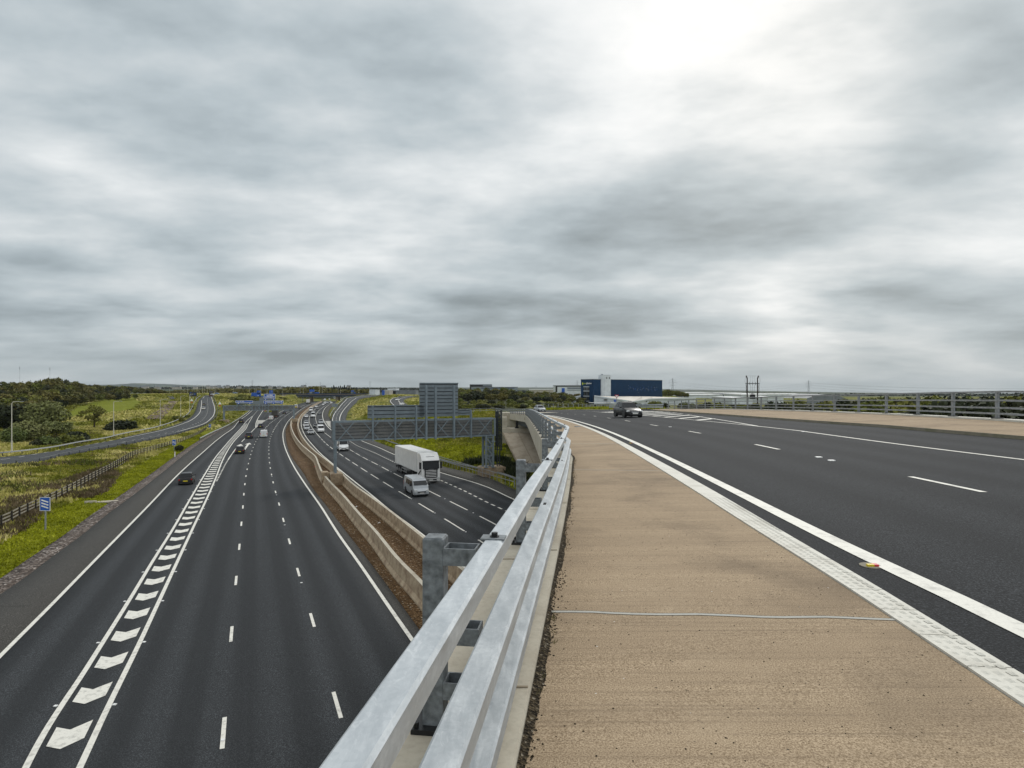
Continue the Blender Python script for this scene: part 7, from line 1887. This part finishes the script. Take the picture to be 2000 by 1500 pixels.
def mast(px,yt,H,label):
    Y=H*F/(760-yt)*1.0; X=(px-1000)/F*Y; root=empty('radio_mast',(X,Y,-5/F*Y)); tag(root,label,'mast'); b=MB(); b.tube((0,0,-30),(0,0,H),H*.006,H*.004,6); b.build('mast_tube',M['galv_dull'],root)
    b=MB(); b.box((0,0,H*.93),(H*.016,H*.016,H*.12)); b.build('aerial',M['galv_dull'],root)
mast(38.5,716,260,'faint tall radio mast above the wood, left of a pair'); mast(97.5,717.5,260,'faint tall radio mast above the wood, right of a pair'); mast(343.6,741,230,'faint thin mast over the hills left of the slip road crest')
# overhead lines from the right-hand pylons
def wire(P,Q,sag,r,label=None):
    b=MB(); pts=[]
    for k in range(25):
        t=k/24; p=Vector(P).lerp(Vector(Q),t); p.z-=sag*4*t*(1-t); pts.append(p)
    for a,c in zip(pts[:-1],pts[1:]): b.bar(a,c,r)
    return b
def top(o,zf_,s): H=46; return Vector(o.location)+Vector((s*H*.19,0,H*zf_-2.7))
w=None
for zf_ in (.62,.76,.90):
    for s in (-1,1):
        a=top(py[0],zf_,s); b_=top(py[1],zf_,s); far_=Vector((1150,520,b_.z+12*zf_+6)); m=wire(a,b_,14,.11)
        m2=wire(b_,far_,22,.11); m.add(m2.v,m2.f)
        o=m.build('overhead_wire',M['steel_dark']); tag(o,'thin overhead power line sagging between the pylons on the right','power line','overhead power lines')
# twin wooden poles with transformer
Y=160; root=empty('transformer_poles',((1469.5-1000)/F*Y,Y,-11)); tag(root,'pair of dark wooden poles carrying a crossarm, cables and a transformer','transformer pole')
hx_=10.1/F*Y; zt_=-(735.5-HY)/F*Y+11
for s,nm in ((-1,'pole'),(1,'pole')):
    b=MB(); b.tube((s*hx_,0,-1),(s*hx_,0,zt_-.4),.19,.155,8); b.build('pole',M['wood_pole'],root)
    b=MB(); b.bar((s*hx_,0,zt_-.5),(s*(hx_+(.22 if s>0 else -(.22) )) if False else s*hx_+.28*(1 if s>0 else -1)*(1 if s>0 else 1),0,zt_+.25),.24); b.build('pole_cap',M['wood_pole'],root)
    b=MB(); b.tube((s*hx_,-.22,zt_-8.9),(s*hx_,-.22,zt_-8.5),.14,.14,6); b.build('warning_plate',M['sign_yellow'],root)
    b=MB(); q=[]
    for k in range(13):
        a=math.pi*k/12; q.append((s*(hx_+.1+.55*math.sin(a)),-.1,zt_-1.1+1.2*math.cos(a)))
    for p,c in zip(q[:-1],q[1:]): b.bar(p,c,.035)
    for k in range(3): b.bar((s*(hx_+.4),-.12,zt_-2.2-.8*k),(s*(hx_+.25),-.12,zt_-3.0-.8*k),.10)
    b.build('cable_loop',M['insulator'],root)
b=MB(); b.bar((-hx_-.45,-.1,zt_-1.9),(hx_+.45,-.1,zt_-1.9),.14,.18); b.build('crossarm',M['steel_dark'],root)
for dx in (-.8,0,.8):
    b=MB(); b.tube((dx,-.2,zt_-1.9-.35),(dx,-.2,zt_-1.9+.4),.07,.07,6); b.build('insulator',M['insulator'],root)
b=MB(); b.bar((-hx_,0,zt_+.2),(hx_,0,zt_+.2),.03)
for dx in (-.6,0,.6): b.bar((dx,-.15,zt_-2.2),(dx*.6,-.1,zt_-4.7),.03); b.bar((dx,-.15,zt_+.2),(dx,-.2,zt_-1.6),.025)
b.build('cable',M['steel_dark'],root)
b=MB(); b.box((0,-.1,zt_-5.4),(1.15,.8,1.1)); b.bar((-hx_,0,zt_-6.0),(hx_,0,zt_-6.0),.12); tr=b.build('transformer_tank',M['black'],root)
for dx in (-.35,0,.35):
    b=MB(); b.tube((dx,-.1,zt_-4.85),(dx,-.1,zt_-4.45),.09,.05,6); b.build('bushing',M['insulator'],tr)
for k in TREES:
    if k not in used_t:
        for ch in list(TREES[k].children): bpy.data.objects.remove(ch)
        bpy.data.objects.remove(TREES[k])
# ================================================================ grass and weeds
def tufts(name,X,Y,h,w,mat,label,cat,nb=5,seed=1,lean=.35):
    r=np.random.default_rng(seed); n=len(X); Z=gh(X,Y)-.03
    X=np.repeat(X,nb)+np.repeat(w,nb)*.5*r.normal(size=n*nb); Y=np.repeat(Y,nb)+np.repeat(w,nb)*.5*r.normal(size=n*nb); Z=np.repeat(Z,nb); H=np.repeat(h,nb)*(.5+.7*r.random(n*nb)); W_=np.repeat(w,nb)*(.18+.25*r.random(n*nb))
    a=r.random(n*nb)*6.283; dx,dy=np.cos(a)*W_,np.sin(a)*W_; lx,ly=lean*H*r.normal(size=n*nb),lean*H*r.normal(size=n*nb)
    V=np.stack([np.column_stack([X-dx,Y-dy,Z]),np.column_stack([X+dx,Y+dy,Z]),np.column_stack([X+dx*.25+lx,Y+dy*.25+ly,Z+H])],1).reshape(-1,3)
    o=np_obj(name,V,np.arange(3*n*nb).reshape(-1,3),M[mat]); return tag(o,label,cat,kind='stuff')
def noise2(X,Y,s): return (np.sin(X*s*1.3+1.7*np.sin(Y*s*.9))+np.sin(Y*s*1.1+1.3*np.sin(X*s*.7+2))+np.sin((X+Y)*s*.6+.8))/3
G=np.random.default_rng(77)
def clear(X,Y,m=.3):
    ok=np.ones(len(X),bool)
    for (cl,c2,a,b) in ROADS: ok&=~((Y>=a)&(Y<=b)&(X>cl.X(Y)-m)&(X<c2.X(Y)+m))
    return ok
# mown verge
n=15000; Y=28+ (G.random(n)**1.7)*150; vwid=np.interp(Y,[20,45,70,120,200],[7,6.5,5,4,3]); X=L0.X(Y)-1.5-vwid*G.random(n)
tufts('grass',X,Y,np.full(n,.13)*(.6+G.random(n)),np.full(n,.22)+Y*.0015,'blade_lush','short bright mown grass on the verge beside the hard shoulder','grass',4,3)
# rough meadow between the verge and the left slip
n=60000; Y=26+(G.random(n)**1.5)*175; X=L0.X(Y)-6-G.random(n)*np.interp(Y,[25,60,100,200],[18,60,75,75]); k=clear(X,Y,1.2); X,Y=X[k],Y[k]; q=noise2(X,Y,.16)+.35*noise2(X,Y,.6); u=G.random(len(X))
a=(q>.0)&(u<.9); tufts('grass',X[a],Y[a],.42*(.6+.8*G.random(a.sum())),np.full(a.sum(),.35)+Y[a]*.002,'blade_straw','pale straw-coloured tall grass in drifts on the rough meadow','grass',5,4)
b=(q<=.0)&(u<.7); tufts('grass',X[b],Y[b],.30*(.6+.8*G.random(b.sum())),np.full(b.sum(),.34)+Y[b]*.002,'blade_meadow','green and olive rough grass between the timber fence and the left slip road','grass',5,5)
# brown dock and willowherb by the three-bar marker
px=[(0,985),(60,960),(130,935),(200,915),(232,925),(205,965),(150,985),(100,1005),(40,1040),(0,1060)]; PW=[unp(x,y,lambda X,Y: zm(X,Y)-.3) for x,y in px]; PA=np.array(PW)
n=16000; X=G.uniform(PA[:,0].min(),PA[:,0].max(),n); Y=G.uniform(PA[:,1].min(),PA[:,1].max(),n); k=inpoly(X,Y,PW)&(noise2(X,Y,.45)>-.25); X,Y=X[k],Y[k]
tufts('weeds',X,Y,.55*(.5+.8*G.random(len(X))),np.full(len(X),.42),'blade_weed','brown seeding dock and willowherb around the timber fence','weeds',6,6,.3)
for nm,ct,rx,ry,sd,hh_ in (('weeds',2200,(0,330),(850,960),8,.5),('weeds',900,(0,200),(895,960),9,.5)):
    PX=G.uniform(*rx,ct); PY=G.uniform(*ry,ct); P=np.array([unp(x,y,lambda X,Y: zm(X,Y)-.3) for x,y in zip(PX[:600 if sd==8 else 260],PY[:600 if sd==8 else 260])]); P=np.repeat(P,7,0); P[:,:2]+=G.normal(size=(len(P),2))*1.3
    k=clear(P[:,0],P[:,1],1.5)&(P[:,0]<L0.X(P[:,1])-9)&(noise2(P[:,0],P[:,1],.3)>.15); P=P[k]; tufts(nm,P[:,0],P[:,1],hh_*(.5+.8*G.random(len(P))),np.full(len(P),.45),'blade_weed' if sd==8 else 'leaf_green','dark weedy patches scattered through the rough meadow' if sd==8 else 'dark green nettle patches in the meadow','weeds',5,sd)
# right-hand embankment below the gantry
n=42000; Y=55+G.random(n)*125; X=RD.X(Y)+1.2+(G.random(n)**.9)*np.interp(Y,[55,100,180],[6,24,44]); k=clear(X,Y,.8)&~((Y>93)&(X>-1.5)); X,Y=X[k],Y[k]; q=noise2(X,Y,.22)
a=q>-.1; tufts('grass',X[a],Y[a],.38*(.5+.8*G.random(a.sum())),np.full(a.sum(),.36)+Y[a]*.0015,'blade_lush','long bright grass on the embankment under the near gantry','grass',5,10,.5)
b=~a; tufts('grass',X[b],Y[b],.40*(.5+.8*G.random(b.sum())),np.full(b.sum(),.4)+Y[b]*.0015,'blade_meadow','olive rough grass on the embankment under the near gantry','grass',5,11,.5)
n=7000; Y=G.uniform(72,100,n); X=G.uniform(-12,2,n); k=clear(X,Y,2.0)&(X>RD.X(Y)+3.2)&(noise2(X,Y,.4)+ (X+9)*.06>-.1)&~((Y>94)&(X>-.5)); X,Y=X[k],Y[k]
tufts('weeds',X,Y,1.0*(.5+.8*G.random(len(X))),np.full(len(X),.5),'leaf_dark','dark scrubby weeds round the gantry footing and the paved slope','weeds',6,12,.4)
# banks and fields farther off
n=26000; Y=190+G.random(n)*360; X=-Y*G.uniform(.16,.80,n); k=clear(X,Y,2.5); X,Y=X[k],Y[k]; q=noise2(X,Y,.045)+.3*noise2(X,Y,.2); inp=inpoly(X,Y,PAST)
a=(q>.05)&~inp&(G.random(len(X))<.7); tufts('grass',X[a],Y[a],.9*(.4+.8*G.random(a.sum())),np.full(a.sum(),1.0)+Y[a]*.002,'blade_straw','pale seeding grass on the distant banks and field margins','grass',4,13,.6)
b=(q<-.15)&~inp; tufts('grass',X[b],Y[b],.8*(.4+.8*G.random(b.sum())),np.full(b.sum(),1.0)+Y[b]*.002,'blade_meadow','olive tussocks on the distant banks and field margins','grass',4,14,.6)
# strips of grass against the roundabout
n=6000; t=G.random(n); px=1058+t*245; PY_=np.interp(px,[1058,1100,1190,1250,1303],[796.3,795.2,798.5,800,801.5])+G.normal(size=n)*.9
Yk=np.interp(px,[1058,1100,1190,1250,1303],[186,184,160,135,118]); X=(px-1000)/F*Yk+G.normal(size=n)*.5; Y=Yk+G.normal(size=n)*2.5
k=~((X<np.interp(Y,RK.P[:,1],RK.P[:,0])+1.0)&(Y<170)); X,Y=X[k],Y[k]
tufts('grass',X,Y,.55*(.4+.9*G.random(len(X))),np.full(len(X),.6),'blade_lush','strip of rough grass along the outer kerb of the roundabout','grass',4,15,.5)
n=5000; Y=G.uniform(118,175,n); X=CP.X(Y)-1.0-G.random(n)*14; tufts('grass',X,Y,.5*(.4+.9*G.random(n)),np.full(n,.55),'blade_meadow','rough grass on the bank behind the far end of the bridge parapet','grass',5,16,.5)
# moss and weeds in the joint at the foot of the coping
n=260; Y=2+G.random(n)**1.3*16; X=FE.X(Y)+.01+np.abs(G.normal(size=n))*.035; Z=zb(X,Y)+.1
V=[];Fc=[]
for i in range(n):
    if math.sin(Y[i]*2.1)<.2: continue
    for j in range(5):
        a=random.random()*6.28; l=random.uniform(.012,.035); b0=len(V); x,y,z=X[i]+random.gauss(0,.012),Y[i]+random.gauss(0,.02),Z[i]; V+=[(x-.003,y,z),(x+.003,y,z),(x+l*math.cos(a),y+l*math.sin(a),z+l*.7)]; Fc.append((b0,b0+1,b0+2))
tag(np_obj('weeds',np.array(V),np.array(Fc),M['blade_weed']),'tiny dry weeds sprouting in the silt beside the coping','weeds',kind='stuff')
# litter on the median gravel
LT=[(588,912,'pale'),(602,925,''),(619,948,''),(737,958,''),(715,990,''),(722,993,''),(757,1078,'')]
for i,(x,y,_) in enumerate(((613,912,0),(607,893,0),(650,968,0),(744,1022,0),(697,990,0))):
    p=unp(x,y,zm); b=MB(); b.add([(0,0,.02),(.22,.05,.05),(.25,.2,.02),(.05,.22,.1),(.12,.12,.16)],[(0,1,4),(1,2,4),(2,3,4),(3,0,4)]); o=b.build('litter',M['sign_red'] if i==0 else M['litter']); o.location=(p[0],p[1],p[2]); o.rotation_euler=(0,0,i)
    tag(o,'red scrap of litter at the foot of the concrete barrier' if i==0 else 'pale scrap of litter on the brown median gravel','litter',None if i==0 else 'pale litter on the median')
# haze
hb_=MB(); hb_.box((0,3900,-30),(15000,8400,260)); hz_o=hb_.build('haze',bpy.data.materials.new('haze')); hm=hz_o.data.materials[0]; hm.use_nodes=True; nt2=hm.node_tree
for nn in list(nt2.nodes):
    if nn.type!='OUTPUT_MATERIAL': nt2.nodes.remove(nn)
pv=nt2.nodes.new('ShaderNodeVolumePrincipled'); pv.inputs['Color'].default_value=(.80,.86,.92,1); pv.inputs['Density'].default_value=.000035; pv.inputs['Anisotropy'].default_value=.2
nt2.links.new(pv.outputs[0],[nn for nn in nt2.nodes if nn.type=='OUTPUT_MATERIAL'][0].inputs['Volume']); tag(hz_o,kind='stuff')
hz_o['label']='thin pale haze over the whole landscape'; SC.cycles.volume_bounces=0
# ================================================================ every separate piece of a part becomes a part of its own
def islands_of(me):
    nv=len(me.vertices); par_=list(range(nv))
    def find(a):
        while par_[a]!=a: par_[a]=par_[par_[a]]; a=par_[a]
        return a
    for e in me.edges:
        a,b_=find(e.vertices[0]),find(e.vertices[1])
        if a!=b_: par_[a]=b_
    return [find(i) for i in range(nv)]
def split_mesh(me):
    if len(me.vertices)>3000: return None
    isl=np.array(islands_of(me)); ids,inv=np.unique(isl,return_inverse=True); k=len(ids)
    if k<2 or k>500: return None
    co=np.empty(len(me.vertices)*3); me.vertices.foreach_get('co',co); co=co.reshape(-1,3)
    lo=np.full((k,3),np.inf); hi=np.full((k,3),-np.inf); np.minimum.at(lo,inv,co); np.maximum.at(hi,inv,co)
    size=(hi-lo).max(1); gap=np.maximum(0,np.maximum(lo[:,None]-hi[None],lo[None]-hi[:,None])); near=np.sqrt((gap**2).sum(2))<=np.maximum(.02,.5*np.maximum(size[:,None],size[None]))
    pc=list(range(k))
    def find(a):
        while pc[a]!=a: a=pc[a]
        return a
    for a,b_ in zip(*np.nonzero(np.triu(near,1))):
        a,b_=find(a),find(b_)
        if a!=b_: pc[a]=b_
    pcs=np.array([find(i) for i in range(k)]); u=np.unique(pcs)
    if len(u)<2 or len(u)>60: return None
    piece_of_v=pcs[inv]; out=[]; fs=[tuple(p.vertices) for p in me.polygons]; mi_=[p.material_index for p in me.polygons]; sm=[p.use_smooth for p in me.polygons]
    for q in u:
        vi=np.nonzero(piece_of_v==q)[0]; mp={int(v):i for i,v in enumerate(vi)}
        sel=[i for i,f in enumerate(fs) if f[0] in mp]
        m2=bpy.data.meshes.new(me.name); m2.from_pydata([tuple(co[v]) for v in vi],[],[tuple(mp[v] for v in fs[i]) for i in sel])
        for mt in me.materials: m2.materials.append(mt)
        for p,i in zip(m2.polygons,sel): p.material_index=mi_[i]; p.use_smooth=sm[i]
        m2.update(); out.append(m2)
    return out
SKIP=('crown','trunk','lettering','ground','haze','cable','debris')
cache={}
for o in list(SC.objects):
    if o.type!='MESH' or o.get('kind')=='stuff' or o.parent is None: continue
    if any(w_ in o.name for w_ in SKIP): continue
    if o.data.name not in cache: cache[o.data.name]=split_mesh(o.data)
    ms=cache[o.data.name]
    if not ms: continue
    o.data=ms[0]
    for m2 in ms[1:]:
        c=bpy.data.objects.new(o.name.split('.')[0],m2); COL.objects.link(c); c.parent=o.parent; c.matrix_local=o.matrix_local.copy()
